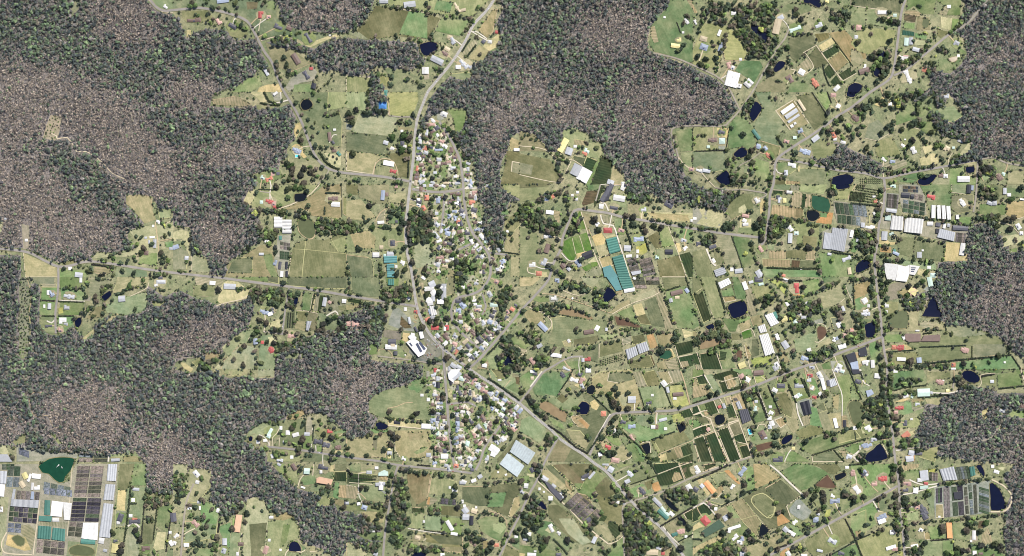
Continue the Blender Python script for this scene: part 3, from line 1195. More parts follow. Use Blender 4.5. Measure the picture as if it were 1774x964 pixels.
G y 0 600,320 640,310 650,370 600,380
G d 0 650,270 650,280 660,350 640,300
H w 80 70 0 645,450
H g 46 36 0 675,485
H p 50 46 0 620,540
H d 80 30 0 500,505
R 4 w 480,450 530,470 560,440
R 3 w 610,240 740,245 870,250
G w 0 850,240 920,180 940,190 920,250
G d 0 910,0 1140,0 1120,140 1020,190 900,200 890,80
L 20 640,110 720,115 880,120
L 20 900,0 900,120
L 20 980,20 1150,30
L 24 1155,60 1145,150
A 26 1.4 1040,110 1120,80 1120,150 1030,170
W n 1040,200 1120,145 1140,160 1140,190 1080,245 1050,230
W n 765,460 800,420 830,425 835,470 800,525 775,510
G d 0 1200,0 1540,0 1510,60 1200,170 1150,160 1190,80
G g 0 1150,200 1330,200 1500,150 1510,280 1480,350 1300,390 1100,370 1060,300 1170,260
S g 60 1215,225 1285,220
H g 100 40 0 1650,50
H w 40 26 -20 1600,85
H d 50 30 0 1645,10
H w 30 60 0 830,30
R 3 s 1330,200 1420,160 1510,110 1520,60
G d 0 1000,300 1080,300 1060,400 940,430 880,430 900,400
G t 0 850,630 960,540 1080,470 1130,400 1200,370 1220,390 1100,470 960,580 900,640
G g 0 1560,250 1720,240 1640,300 1570,300
T 32 340,150 880,200 980,200 990,250 1390,330 1470,30 1330,80 440,550
T 26 960,400 840,370 760,430 900,340 960,320 880,370 1060,370 1080,280 390,530
L 26 840,340 900,310 970,300
L 26 1050,350 1070,290 1150,280 1160,220
L 22 1200,180 1350,110 1500,100
L 10 430,240 560,245
L 10 600,250 860,258
L 10 430,400 560,400
L 10 600,400 760,400
T 14 740,10 790,130 720,85 820,110 840,90
@ 300 480
G e 0 220,0 500,0 520,60 440,180 330,210 200,180 230,60
G g 0 200,80 430,90 420,200 210,190
G s 0 510,60 590,20 650,40 780,140 760,220 640,250 500,280 450,250 470,180
S w 56 520,95 645,100
S w 40 375,60 435,65
R 4 s 440,300 520,270 700,230 760,190
G k 0 650,0 970,0 970,50 650,20
G o 0 970,0 1080,0 1080,70 980,50
G o 85 1170,0 1774,0 1774,120 1600,120 1170,90
A 32 1.5 760,100 1130,110 1140,260 1110,320 1000,260 860,270 770,220
G k 0 990,210 1090,210 1110,240 1050,290 980,280
A 28 1.5 650,90 770,120 720,150 650,140
Y u 100 50 20 935,360
H d 60 40 60 1020,345
S w 40 970,385 1020,370
G g 0 800,420 880,380 1000,400 1000,500 880,500 800,490
G s 0 980,470 1100,430 1100,540 980,510
T 36 895,440 960,470 1040,540 330,100 470,130 1130,60
L 26 790,510 920,530
L 24 1000,530 1110,550
L 22 1130,380 1110,480
A 30 1.4 1180,140 1300,140 1260,200 1240,330 1170,330 1190,220
W n 1245,210 1270,180 1280,240 1250,310 1235,260
G k 85 1330,160 1440,170 1410,350 1320,340
G c 85 1430,175 1460,180 1420,355 1395,350
G e 85 1460,180 1510,190 1475,360 1430,355
G c 85 1500,190 1560,190 1520,370 1480,360
G d 0 1280,170 1330,160 1310,330 1260,330
R 2 s 1435,170 1400,350
R 2.5 s 1260,340 1370,350 1480,375
G o 85 1270,350 1370,360 1360,450 1270,440
G b 0 1370,355 1480,380 1460,540 1410,550 1400,450 1370,440
G d 0 1260,450 1360,450 1360,560 1240,530
U g 2 1370,450 1420,455 1390,550 1360,545
G o 85 1150,360 1250,350 1240,520 1140,530
L 8 1180,370 1170,520
L 8 1205,370 1195,520
L 8 1230,370 1220,520
G g 0 1490,370 1600,380 1774,480 1774,560 1560,540 1470,540
G t 0 1560,200 1774,190 1774,340 1620,390 1500,360
S g 40 1560,210 1545,300
S p 30 1590,250 1620,270
R 4 w 1570,400 1660,350 1690,390
S w 40 1730,245 1774,250
G o 0 1690,300 1774,290 1774,350 1700,340
L 18 1550,320 1640,320
T 36 1600,440 1660,410 1540,480 1490,550 1540,540 1610,580 1700,540 1740,520 1720,470 1774,420
T 16 1600,220 1640,260 1700,260 1590,200
L 22 1310,100 1550,140
R 3 w 930,560 1120,590
G g 0 930,600 1060,600 1060,740 1040,946 870,946 890,600
G s 0 970,620 1050,600 1060,670 990,690
H r 36 36 0 915,670
Y r 70 60 70 1005,745
S u 46 840,630 850,690
G g 0 740,540 850,550 770,640 720,700 560,810 500,740 640,600
G d 0 700,680 840,730 860,946 490,946 520,860
T 32 665,630 730,705 695,740 625,840 800,640 830,590 860,560 840,760 510,800 970,670 1035,675 900,880 720,900
L 24 880,570 880,720
L 24 860,800 840,946
G s 0 480,870 520,830 500,946 420,946
G s 0 60,870 120,880 210,946 120,946
G g 0 190,870 300,810 300,860 240,920
G e 0 330,770 480,780 470,830 330,850
A 30 1.5 390,810 470,810 470,860 390,870
A 30 1.6 250,870 380,870 390,946 260,946
R 3 g 430,740 460,660 490,630
R 3 g 0,840 60,820 200,830 240,800
G s 0 500,720 560,660 580,670 520,740
T 24 320,760 240,790 570,690 430,760 470,760 500,880
H p 95 46 10 1220,610
L 30 1140,570 1290,570
G k 0 1170,630 1270,630 1240,700 1180,680
A 30 1.6 1070,640 1180,680 1280,620 1340,600 1400,640 1300,760 1170,780 1060,740
G g 0 1150,790 1340,780 1320,840 1150,840
L 22 1060,600 1050,820
T 26 910,880 1240,800
@ 600 480
G o 80 60,0 340,0 350,210 150,190 60,160
L 26 30,0 40,190
L 22 60,180 140,190
L 24 370,30 360,220
A 32 1.35 370,120 480,110 590,80 680,130 680,200 600,240 500,290 430,270 360,220
G k 0 400,0 540,10 530,100 420,90
U n 3 430,20 490,20 490,85 425,85
A 28 1.6 560,40 660,60 660,130 580,130
H o 50 36 60 630,165
H w 50 36 50 635,215
H w 50 30 30 790,10
L 24 730,40 740,200
G e 0 740,60 790,60 800,180 770,190
L 26 770,240 790,290
L 24 780,330 830,400
S w 65 850,90 910,60
S w 45 800,125 900,115
S w 60 880,140 910,190
S w 40 890,190 890,250
S w 60 820,230 890,250
S w 50 1000,70 1000,230
S w 50 930,250 1000,255
S w 40 960,100 1020,110
S w 55 830,270 890,260
U w 3 850,300 905,295 930,385 870,400
G e 0 800,280 840,290 860,380 830,400
T 40 828,178 955,160
T 26 845,60 945,90 920,312
A 30 1.5 940,140 980,140 980,230 920,220
G d 0 1040,0 1120,0 1110,180 1020,190
A 34 1.4 1130,0 1230,0 1230,60 1180,150 1130,170
A 34 1.4 1020,220 1130,190 1100,260 1060,330 1020,290
G k 0 950,330 990,330 1000,420 960,430
T 36 1030,420 1080,360 840,430 930,430 860,450 920,480
H w 50 40 30 880,470
H r 90 50 0 910,520
H r 50 60 0 1030,520
H w 30 50 0 1010,530
H b 90 60 50 1030,610
L 18 970,440 960,580
R 4 g 960,420 1000,500
G d 0 390,330 460,270 560,290 700,300 750,470 690,560 430,540 380,500
G w 0 480,330 540,320 700,480 690,560 560,540 430,490 440,430
G m 0 560,400 640,480 670,520 600,530 550,490
H w 34 40 0 605,330
S w 26 640,410 655,480
H r 40 40 0 710,360
G e 0 690,390 740,390 720,470 690,460
S d 24 700,510 730,560
T 40 780,510
S w 40 660,590 700,600
G a 0 380,540 560,560 560,650 480,640 380,610
S w 50 400,715 520,720
S d 60 430,665 510,665
S t 60 455,690 500,690
G s 0 580,570 650,580 650,610 620,670 570,650
U w 1 615,670 690,620 830,730 800,790 740,820
S w 70 655,640 700,600
J 745,725 17;4.6;61
J 778,707 16;4.6;54
J 662,692 7;3;54
S w 40 760,560 780,630
G a 0 790,560 830,560 980,720 980,790 920,840 780,860 740,820 830,740 790,640
G a 0 670,680 740,820 860,870 980,880 975,905 720,850 640,770
G k 0 240,680 310,690 320,790 230,800
G k 0 490,750 560,720 620,800 590,830 490,800
S d 40 505,760 505,800
H w 16 16 0 605,800
R 3 t 320,760 350,740 430,750 470,800 460,830
R 4 g 320,810 480,830 720,860 860,885 980,895
A 28 1.5 150,240 300,260 420,290 380,400 230,380 190,300
A 30 1.5 230,390 380,330 420,500 370,560 280,640 130,530 190,480
H p 90 60 0 100,480
S p 50 0,475 50,480
R 3 t 100,540 160,520 200,490
G d 0 270,350 340,340 380,300 400,310 290,400
G d 0 0,290 150,270 120,310 0,350
G c 0 0,220 170,240 140,280 20,260
R 3 s 0,195 200,230 400,265 720,295
T 30 240,240 500,300 850,630 880,640 930,720 860,860 700,830 570,670 560,540 400,400 1020,830 1045,820 1250,910 1410,860
T 26 960,750 965,790 940,850 910,870 920,840
L 30 1130,800 1200,860
C 810,640 950,830 26
H u 80 60 50 1195,290
H p 70 60 0 1150,240
H u 60 60 0 1150,350
H w 50 36 0 1310,240
H w 40 30 0 1320,280
H g 60 50 60 1470,180
H m 90 46 0 1510,285
H w 60 30 0 1360,300
H p 60 30 0 1340,340
H d 40 46 20 1520,360
H d 60 40 30 1490,400
H u 60 50 20 1470,460
H w 50 36 60 1290,390
H b 60 50 60 1340,450
H g 60 50 60 1400,470
H g 50 40 0 1170,460
H b 50 40 0 1165,410
H w 60 60 50 1220,510
H w 60 46 50 1310,580
H b 60 50 50 1290,560
H g 60 50 30 1120,600
H d 90 50 50 1370,640
H d 60 40 60 1460,635
H b 50 40 60 1500,590
H g 60 40 20 1530,540
H o 50 40 30 1700,330
H d 46 36 30 1735,295
H p 50 40 60 1650,360
H d 40 50 30 1640,420
H b 50 40 60 1580,470
H t 80 40 -40 1220,660
H p 60 50 20 1110,690
H d 70 40 50 1250,710
H w 70 26 -50 1270,740
H g 60 46 50 1330,790
H d 60 50 50 1290,830
H w 50 40 30 1260,800
S w 46 1070,890 1130,930
G a 0 1010,830 1090,870 1060,946 1030,946 1010,900
G t 0 1040,850 1080,870 1030,946 1020,900
S w 40 1390,900 1440,910
G e 0 1400,860 1470,830 1450,946 1330,946
S g 40 1130,910 1180,940
H w 40 36 0 1195,105
H b 46 36 0 1260,90
H g 50 36 20 1330,70
H p 50 40 30 1540,50
H p 50 36 60 1230,540
T 26 1240,150 1440,100 1280,290 1230,370 1250,430 1210,240 1110,460 1130,390 1350,540 1350,580 1510,230 1560,390 1560,440 1170,620 1190,760 1190,800 1130,720 1150,560 1600,480 1550,570 1600,700 1480,520 1400,560
T 20 1270,110 1180,210 1200,230 1260,220 1330,160 1370,220 1350,240 1390,370 1260,340 1250,410 1290,480 1380,520 1340,510 1420,540 1080,740 1020,720 1300,700 1240,760 1180,560 1140,480 1490,340 1600,530
A 32 1.4 1570,60 1700,80 1680,130 1720,210 1640,290 1620,350 1570,330 1590,170
G k 0 1640,130 1680,160 1670,210 1630,210
L 12 1440,800 1520,720 1570,660
G g 0 1570,680 1620,700 1560,800 1550,946 1480,946 1440,830
A 36 1.4 1570,590 1680,610 1660,660 1774,720 1774,946 1560,946 1560,820 1640,720
W n 1600,870 1660,800 1720,830 1710,890 1640,920
G k 0 1670,600 1774,640 1774,700 1700,680
T 26 1610,620 1740,200 1620,420 1640,260 1770,570
A 26 1.8 1560,380 1600,360 1630,400 1600,440
@ 900 480
G t 0 0,0 230,0 130,90 0,100
G k 0 150,200 330,200 320,250 200,260 140,240
A 28 1.6 80,270 330,270 400,330 370,410 130,320
G d 0 60,340 180,340 250,400 260,470 120,480 50,400
R 4 s 80,300 190,350 250,370 320,440 330,500 290,550
S u 50 200,470 280,550
R 3 t 230,170 330,180 420,200 720,300 930,370
G w 0 300,180 400,220 390,260 310,260
H w 60 50 0 350,215
G e 0 430,160 470,180 460,210 420,200
G e 0 530,210 580,205 710,260 700,290
S w 20 535,215 550,225
W b 400,350 480,330 560,340 740,410 720,440 600,410 400,380
W m 980,400 1060,430 1100,450 1230,500 1200,520 1100,500 1000,490
W n 850,220 900,100 990,180 900,260 860,270
L 30 390,280 560,320 700,380
A 28 1.5 420,40 660,50 740,170 600,150 440,80
A 32 1.5 750,100 870,120 840,230 910,280 900,320 790,310 770,200
G d 0 630,0 820,0 800,60 740,110 660,70
L 26 300,140 400,150 470,80
S w 24 1160,10 1190,20
H u 50 50 0 385,40
R 3 s 420,130 600,190 740,140
U q 1 890,0 1000,0 1050,130 990,145
U n 5 1130,0 1170,110 1060,130 1010,0
S w 40 1070,145 1180,125
G e 0 910,60 960,70 1050,160 1050,190 1000,180
B 1 3 m 1150,0 1270,0 1190,120
B 1 2 m 1290,0 1430,0 1300,80
G t 20 1130,210 1440,110 1460,170 1350,200 1140,270
G t 20 920,370 1000,290 1120,230 1140,280 1000,370
G e 65 1380,110 1450,130 1570,520 1500,550 1450,400
G s 70 1160,290 1250,270 1290,380 1200,405
G k 0 1000,370 1150,300 1190,400 1220,480 1100,440
G o 65 1280,250 1390,200 1480,450 1490,520 1350,490
G o 65 1200,410 1290,380 1350,490 1240,480
R 3 s 950,380 1130,280 1360,200 1440,150
L 22 1440,80 1500,220 1580,480
L 18 1020,530 1160,530 1300,550 1400,570 1560,570
L 26 940,400 960,520 1000,570
L 20 1000,400 1060,430 1150,470
G k 0 1500,150 1700,90 1774,200 1774,530 1620,520 1560,380 1510,240
G o 0 1460,0 1700,0 1730,80 1490,140
S b 46 1550,175 1670,145
S w 36 1545,220 1555,260
S u 36 1700,120 1730,160
H t 50 30 0 1615,210
L 12 1500,140 1640,95
L 12 1700,0 1760,190
G s 0 1660,530 1774,570 1774,600 1690,630
A 30 1.4 1560,560 1650,530 1660,640 1590,660
G g 0 330,420 480,400 740,440 900,450 910,640 560,650 520,720 290,680 340,540
H w 46 60 30 795,525
S b 44 660,570 760,555
S w 26 890,520 890,555
A 24 1.6 560,510 640,540 580,620 550,600
H w 40 30 60 505,655
G t 0 440,660 530,640 530,710 460,710
G o 0 560,640 800,600 820,640 750,690 560,700
L 26 600,740 700,730 780,700
G p 0 820,600 1000,570 1020,600 880,650
T 30 350,745 445,745 285,730 290,890 410,870 55,440 130,490 20,570 80,600 40,350
S w 40 320,795 430,810
S g 40 180,720 230,690
G o 0 540,760 810,680 800,880 660,830 540,830
G o 15 830,690 1040,650 1060,760 820,820
R 3 s 815,690 815,830
L 20 870,680 1030,650
O 13 4 10 820,850 1060,780 820,920
G e 20 1050,630 1140,590 1160,660 1060,700
G o 20 1150,610 1270,590 1290,660 1160,700
G x 65 1300,600 1370,580 1420,720 1340,735
U g 5 1085,745 1190,710 1215,795 1110,850
U g 5 1195,695 1300,660 1330,750 1225,790
G d 0 1400,580 1570,590 1580,680 1440,720
L 20 1110,870 1210,850 1400,730 1560,700
W g 1430,790 1470,760 1540,755 1560,800 1520,840 1440,830
G s 0 1420,740 1560,740 1600,820 1480,860 1400,800
G o 15 1110,880 1330,800 1380,920 1150,946
G m 15 1350,800 1390,900 1360,900 1340,820
G e 10 1480,860 1600,830 1640,946 1530,946
G t 0 1400,880 1480,860 1520,946 1420,946
G c 65 1590,690 1774,650 1774,770 1620,810
G c 65 1620,830 1774,800 1774,910 1640,946
G e 65 1640,870 1720,860 1740,920 1650,930
R 3 s 1590,700 1640,870 1680,946
R 3 s 1610,825 1774,790
T 40 1430,760 1460,750
H r 70 46 0 695,840
S w 30 650,830 650,870
G g 0 560,840 640,840 640,900 560,900
L 20 660,900 740,930
H w 50 20 0 705,940
G k 0 430,870 640,860 640,946 360,946
H g 80 30 20 480,940
A 34 1.4 140,780 260,800 290,870 240,946 170,946
A 28 1.7 0,540 200,560 260,680 140,760 40,650
G k 0 0,640 110,700 60,740 0,720
G e 0 0,720 70,750 60,800 0,790
S p 40 110,830 160,900
A 26 1.8 0,780 90,800 110,946 0,946
@ 1200 480
G c 70 0,180 90,120 190,430 110,470
G o 70 0,0 70,0 120,130 60,180 0,170
G g 70 80,0 220,0 250,80 320,300 330,400 220,430 180,340
G o 0 240,0 390,0 440,220 300,270 290,150
U w 5 255,60 365,10 395,65 285,125
G k 0 290,140 400,110 430,190 310,200
G t 0 310,210 440,200 440,240 330,260
W n 360,320 380,280 470,250 530,250 560,330 540,380 430,425 395,400
W n 130,510 200,480 220,520 170,545
G k 70 400,0 460,0 560,180 540,230 440,220
G e 70 460,0 540,0 640,220 660,380 600,400 560,320 540,150
S w 44 520,50 550,130
H d 90 60 0 675,25
S w 26 575,60 620,45
S m 26 675,80 725,68
G g 0 600,100 760,80 860,200 820,290 660,250
G y 0 760,20 900,40 960,90 940,180 860,90
T 18 760,80 800,100 830,130 810,150 850,160 850,190 880,200 870,230 900,240 920,260 950,90 930,80 900,80 960,150 960,190 1010,180
T 36 690,225 765,200 810,220 765,260 735,290 740,245 650,250 880,310
G x 0 1020,60 1090,60 1100,190 1020,190
H r 110 60 90 1060,115
G k 0 1130,40 1290,20 1310,120 1170,180 1140,160
G k 0 1320,0 1510,0 1500,40 1350,60
L 22 1020,210 1170,190 1300,140
L 26 1320,100 1420,80 1510,40
T 30 1320,60 1335,110 1010,40 1130,100
H w 60 30 20 950,30
L 14 860,20 1000,40 1120,40
G d 10 1270,180 1510,80 1560,220 1500,270 1410,310 1330,330 1290,240
L 28 1540,80 1580,200 1620,330
L 10 1645,40 1650,280
G d 10 1560,80 1640,60 1640,260 1600,180
G t 10 1660,70 1774,60 1774,180 1720,310 1660,340
H w 50 60 60 1760,240
A 32 1.4 960,290 1060,230 1130,230 1160,260 1300,240 1310,360 1200,400 1150,360 1060,360 1000,430
H w 36 44 60 1170,270
H w 50 40 60 970,275
H m 60 50 20 1060,460
H w 46 40 0 1090,380
H g 70 46 0 1140,420
A 28 1.5 1000,400 1240,420 1230,500 1100,540 1020,560 990,480
L 26 1350,350 1360,460 1400,590
G d 0 1410,420 1490,410 1520,490 1450,560
A 30 1.5 1410,380 1440,300 1550,280 1560,370 1500,400
S g 30 1530,300 1550,350
A 28 1.5 1640,380 1774,370 1774,420 1700,450 1640,420
H g 40 30 0 1765,370
L 26 1500,420 1540,510
H w 60 60 60 1500,490
H p 46 40 0 1630,545
H p 50 46 0 1555,600
A 28 1.7 1560,560 1774,440 1774,560 1690,690 1600,680 1480,600
G k 0 1600,580 1774,560 1740,660 1620,690
W n 1760,500 1774,490 1774,530
H w 40 50 20 1450,640
H u 36 36 60 1475,630
S w 46 1490,725 1570,700
G w 0 1420,610 1490,620 1540,690 1470,690
G w 0 1240,450 1330,420 1340,470 1260,480
G g 0 1040,640 1250,560 1270,480 1370,490 1380,600 1440,670 1280,720 1060,780
R 3 s 1280,480 1350,490 1380,590 1290,670 1250,660
G t 0 1290,680 1400,620 1440,680 1260,730
W m 1275,530 1300,505 1350,520 1370,570 1350,610 1300,650 1280,600
T 24 1305,460 1135,560
A 34 1.3 1180,770 1340,740 1400,690 1480,700 1460,780 1380,830 1250,850 1190,880
L 22 1130,890 1300,820 1400,800
H u 90 50 20 1150,840
S w 36 1170,755 1210,740
G w 0 1090,870 1200,830 1120,900
L 26 950,590 990,660 1050,810
L 26 870,340 920,480 960,600
G g 0 880,380 950,380 960,420 900,420
H y 60 70 70 935,430
L 22 800,520 860,680 910,820 940,930
G b 65 800,560 860,680 1000,860 920,900 870,760
U w 4 735,390 820,365 885,470 800,510
U n 1 820,365 850,350 880,430 850,450
U w 4 665,510 735,480 760,560 690,575
U w 6 680,600 770,575 840,780 740,810
U w 2 835,590 870,575 895,640 860,650
G d 0 590,410 700,385 730,490 620,500
G t 0 470,480 580,430 600,520 500,560
G k 0 440,440 580,400 590,430 460,490
G v 0 500,570 590,535 610,610 520,640
R 3 s 490,570 600,530 640,620
S w 60 925,660 970,730
G g 0 880,540 930,540 940,640 890,660
G e 0 540,680 600,800 570,860 530,800
W b 70,690 140,620 270,640 280,690 170,720 80,740
A 34 1.3 0,600 130,560 270,540 340,560 390,640 370,700 280,720 260,630 140,610 60,690 0,700
A 30 1.4 140,730 240,720 250,790 160,790
A 30 1.4 240,460 300,450 320,530 250,520
A 32 1.4 400,720 490,680 500,720 430,800 480,840 440,860
W m 440,750 500,760 500,830 460,840
G k 0 290,420 480,440 440,560 380,560 340,490
G o 0 610,640 670,640 680,800 600,830
G o 70 400,580 490,580 500,640 400,650
G t 0 0,560 40,560 40,600 0,610
L 18 20,340 90,490
G k 0 0,280 70,500 0,540
L 14 240,40 330,330
G c 70 0,790 60,780 80,900 0,880
G c 70 80,790 240,760 300,946 100,946
G k 70 250,750 390,740 440,930 310,946
G c 0 270,760 350,770 330,860 280,860
G e 70 30,900 80,900 100,946 40,946
R 3 s 40,770 100,946
R 3 s 240,770 300,946
S y 60 470,920 540,890
G y 0 590,840 800,800 800,900 620,920
T 22 700,900 740,900 660,910 800,850
R 3 s 530,700 590,946
H w 60 50 60 860,900
H g 60 60 60 850,930
R 3 w 850,780 880,860 900,946
G k 0 1400,850 1540,790 1580,880 1440,880
G w 0 1410,860 1540,860 1580,946 1430,946
H w 60 60 30 1500,920
H g 60 40 0 1220,930
G k 0 1320,900 1400,860 1420,946 1340,946
U k 1 1565,800 1660,770 1690,880 1610,900
U u 1 1610,880 1690,860 1700,946 1630,946
G e 0 1660,780 1720,770 1760,880 1700,946
U u 1 1700,740 1774,710 1774,810 1700,800
L 14 1540,800 1600,946
S w 40 1735,880 1774,870
@ 1474 480
G t 10 30,80 200,40 180,160 80,240 40,330
A 28 1.4 0,0 240,0 160,40 40,50
L 26 190,70 230,200 260,350
L 28 300,20 320,100 310,230
H w 60 50 60 140,245
H w 30 36 0 180,295
G k 0 40,230 120,200 190,270 150,330 50,340
Y g 100 46 0 150,380
H w 60 30 0 150,345
G k 0 80,430 230,430 150,480 90,490
A 30 1.5 20,360 110,370 80,450 20,420
W n 135,490 210,465 245,480 240,610 160,620 150,560
A 26 1.6 90,500 140,530 150,600 90,620
A 26 1.6 240,440 290,470 280,580 250,590
G k 0 0,540 120,600 120,660 0,700
H o 30 40 0 10,545
T 30 50,610 70,440
G k 0 180,670 250,650 320,720 290,830 230,940 200,800
U k 1 75,740 150,710 170,800 90,820
U u 1 0,780 40,770 60,870 0,890
H w 40 60 0 170,880
S w 40 220,850 225,930
G s 0 60,830 170,820 150,890 80,890
T 34 290,690 310,820 330,900
G a 0 400,80 480,50 560,70 580,100 470,150 490,220 400,240 360,160
S p 70 600,160 670,140
U y 1 610,105 690,140 650,200 580,150
G t 0 480,150 590,110 620,190 560,230 500,170
S m 50 800,0 820,100
G w 0 780,100 830,110 790,150 740,130
T 34 380,50 590,90 675,85 730,45 320,160 370,220 420,10 570,190
G g 0 390,250 490,260 480,350 330,400 330,350
H w 50 50 0 365,290
H w 30 26 0 365,355
A 30 1.5 500,190 660,220 760,170 740,330 640,340 500,270
W n 735,390 830,205 870,250 930,390 920,410 740,405
W o 380,430 500,350 575,355 580,500 540,525 420,520
A 28 1.4 330,500 400,440 430,540 360,580
L 26 370,430 480,350
G d 0 580,350 700,345 690,440 700,480 900,480 960,460 970,540 700,560 340,560 440,540 580,520
G e 0 700,490 740,455 880,460 880,500 800,530 720,510
L 20 730,540 890,530
L 20 810,430 930,440
S w 16 660,550 700,550
A 30 1.5 880,100 940,60 960,260 900,220
G g 0 950,540 1200,500 1480,590 1560,660 1600,760 1500,800 1240,840 700,870 690,740 580,720 570,680 910,660
G d 0 970,500 1200,490 1220,520 1400,590 1120,620 980,570
G d 0 1250,690 1580,690 1600,780 1250,830
L 8 1240,710 1240,830
L 10 700,720 1180,700
G k 0 340,590 530,590 530,670 350,670
U b 1 545,600 560,580 710,580 710,660 590,665 560,650
U b 1 715,660 745,600 910,590 910,660
S w 30 530,600 550,640
Y r 90 60 0 500,725
H o 50 50 0 440,720
G s 0 410,690 560,690 640,740 560,750 420,750
L 10 360,770 640,750
G g 0 360,780 680,770 690,880 360,920
S w 36 470,840 560,845
S u 50 695,825 700,880
T 44 610,860
T 22 1180,650 1045,725 1030,580 1415,875 975,570
L 16 740,580 830,570
Y p 90 60 20 1165,750
L 12 750,890 1100,850 1640,800
T 34 1510,810 1630,720 1150,890 1030,890
H o 44 46 0 1050,900
G k 0 760,930 1000,890 1260,850 1640,810 1740,946 760,946
G t 0 1690,820 1774,810 1774,946 1720,930
L 10 1650,810 1740,946
H w 50 20 0 1050,940
L 22 380,930 640,910 1000,900
A 26 1.5 760,920 1000,920 1000,946 760,946
T 22 1250,890 1270,920
H w 24 20 0 1575,875
@ 0 640
R 2.5 t 430,240 340,240 300,300 320,400 340,460 400,490 480,470 510,510 540,580 590,600
G s 0 0,770 60,790 90,860 40,880 0,860
G g 0 130,740 270,640 260,750 160,780
G d 0 340,760 430,720 390,780
G g 0 500,640 540,650 640,760 600,770
G w 0 170,780 290,800 410,840 800,860 790,910 600,910 480,940 170,946
G d 0 1270,890 1400,890 1460,946 1260,946
G g 0 1130,870 1260,870 1270,900 1140,900
R 4 s 1130,850 1240,850
R 5 w 1120,850 1110,946
B 1 1 u 190,800 300,840 190,870
U g 1 0,870 80,870 130,946 0,946
L 22 420,830 720,830
L 24 760,830 1100,860
B 2 1 c 800,870 1110,880 800,900
B 2 1 m 800,910 1110,915 795,946
S w 30 1140,930 1230,925
T 26 340,810 500,790 440,810 140,900
@ 300 640
G d 0 490,0 770,0 760,40 690,80 590,75 510,50
G g 0 520,0 720,0 700,50 600,65 530,40
G d 0 870,0 1030,0 1030,80 960,70 870,80
G s 0 430,0 470,0 420,40 410,30
G s 0 130,0 210,0 180,30
G g 0 780,650 900,550 960,530 1000,600 900,680 820,720 760,690
G p 0 870,590 940,540 970,570 890,620
W n 772,710 790,685 815,700 805,735 780,735
H m 110 50 -60 995,655
H w 40 30 0 940,730
H w 36 36 0 870,745
R 3 w 880,670 940,700 980,760 980,790
R 3 s 1090,600 1060,660 1020,700 1015,790
R 3 s 1090,700 1085,790
H w 30 40 0 1105,600
H w 46 50 0 1175,650
S w 40 1225,680 1290,660
S g 36 1345,660 1400,665
R 3 w 1430,600 1415,800
G w 0 1370,490 1410,480 1420,530 1450,640 1400,680 1360,640
G g 0 1100,540 1360,500 1360,600 1350,680 1250,780 1100,790 1040,780 1090,700
G k 0 1330,690 1420,680 1420,830 1320,810
G e 0 1180,460 1320,400 1360,460 1240,520 1150,510
G g 0 1440,640 1580,600 1774,620 1774,700 1500,700
G k 0 1470,780 1530,800 1520,850 1470,840
Y d 95 60 10 1485,740
Y d 80 60 20 1570,775
R 3 w 1460,780 1465,840
G e 0 1530,810 1620,810 1620,860 1530,850
H r 60 40 0 1605,635
Y b 70 50 0 1690,800
G s 0 1660,830 1740,830 1730,860 1650,855
G k 0 1640,640 1774,610 1774,720 1700,720
R 2.5 s 1610,740 1740,660
G g 0 820,790 900,800 890,820 830,830
G g 0 980,850 1100,820 1300,850 1320,880 1300,946 960,946
G o 0 1340,860 1774,890 1774,946 1330,946
H w 30 46 -20 1015,890
H g 70 36 10 1095,930
H w 36 36 0 1215,900
H w 14 30 0 1130,745
T 34 1285,855 1290,815 1620,700 1635,850 1700,855 1545,660 890,700 1330,700 1320,730 1240,570 1220,600 950,810
T 24 1195,760 1155,740 1255,765 1225,805 1200,480 1110,490 1080,540 1040,550 1030,630 1100,640 1130,670 1340,540 1330,570 1400,565 1490,610 1520,560 1650,600 1680,690 1740,720 1760,660 1500,520 1270,470 1390,770 1410,820 990,540
L 26 1350,860 1440,880
L 26 1530,910 1670,920
A 26 1.6 1000,830 1160,850 1160,880 1040,900 1000,870
L 10 1350,500 1355,680
L 10 1440,580 1430,720
L 10 1325,720 1325,800
L 8 1535,700 1525,850
@ 600 640
G g 10 230,310 330,240 440,200 620,160 750,100 760,170 800,260 850,330 850,430 870,530 780,520 640,510 500,500 380,490 340,490 230,440
G k 0 620,160 770,60 770,110 800,170 740,250 640,200
R 3 t 420,400 520,380 600,345 680,340
T 34 445,430 720,450 675,480
G s 0 420,520 500,510 600,550 860,560 870,610 760,600 560,590 430,570
R 4 s 430,575 580,590 700,600 770,610
S k 36 490,540 555,545
S w 50 770,580 865,585
H w 36 30 0 775,265
W n 300,560 340,540 420,570 420,600 370,620 310,610
L 22 380,490 560,515 640,530
L 22 660,530 860,540
G d 0 0,710 200,680 430,630 430,720 400,900 0,900
G k 0 230,610 310,610 430,620 430,640 300,660
G d 0 490,630 860,620 870,890 720,910 560,910 500,830
G b 0 620,640 800,640 780,720 650,730
G k 0 690,850 800,790 840,800 790,850 720,870
G b 0 270,720 320,720 310,830 280,830
T 38 490,690 460,770 390,820 525,690 455,650
T 28 215,680 260,655 310,690 355,665 15,800 15,870 210,880 65,880 395,920 680,480
S w 36 420,855 470,860
H y 36 30 0 440,815
H y 36 30 0 440,900
L 8 480,780 490,910
S w 40 820,875 870,875
H w 50 40 20 590,915
G o 0 0,910 600,946 0,946
L 14 895,780 900,946
H g 40 60 0 935,95
S k 40 940,130 940,190
H g 40 36 0 940,90
G w 0 820,20 850,20 860,70 820,80
R 3 w 820,160 860,160 910,140
A 34 1.4 770,100 840,90 840,130 780,140
A 34 1.4 800,180 910,180 870,230 830,240
H r 36 50 0 912,10
G e 0 920,50 980,40 980,70 930,75
H w 50 60 0 940,300
H u 60 30 0 960,345
H w 40 40 0 940,390
H p 46 46 0 970,395
H p 40 40 0 885,360
H w 36 40 0 840,310
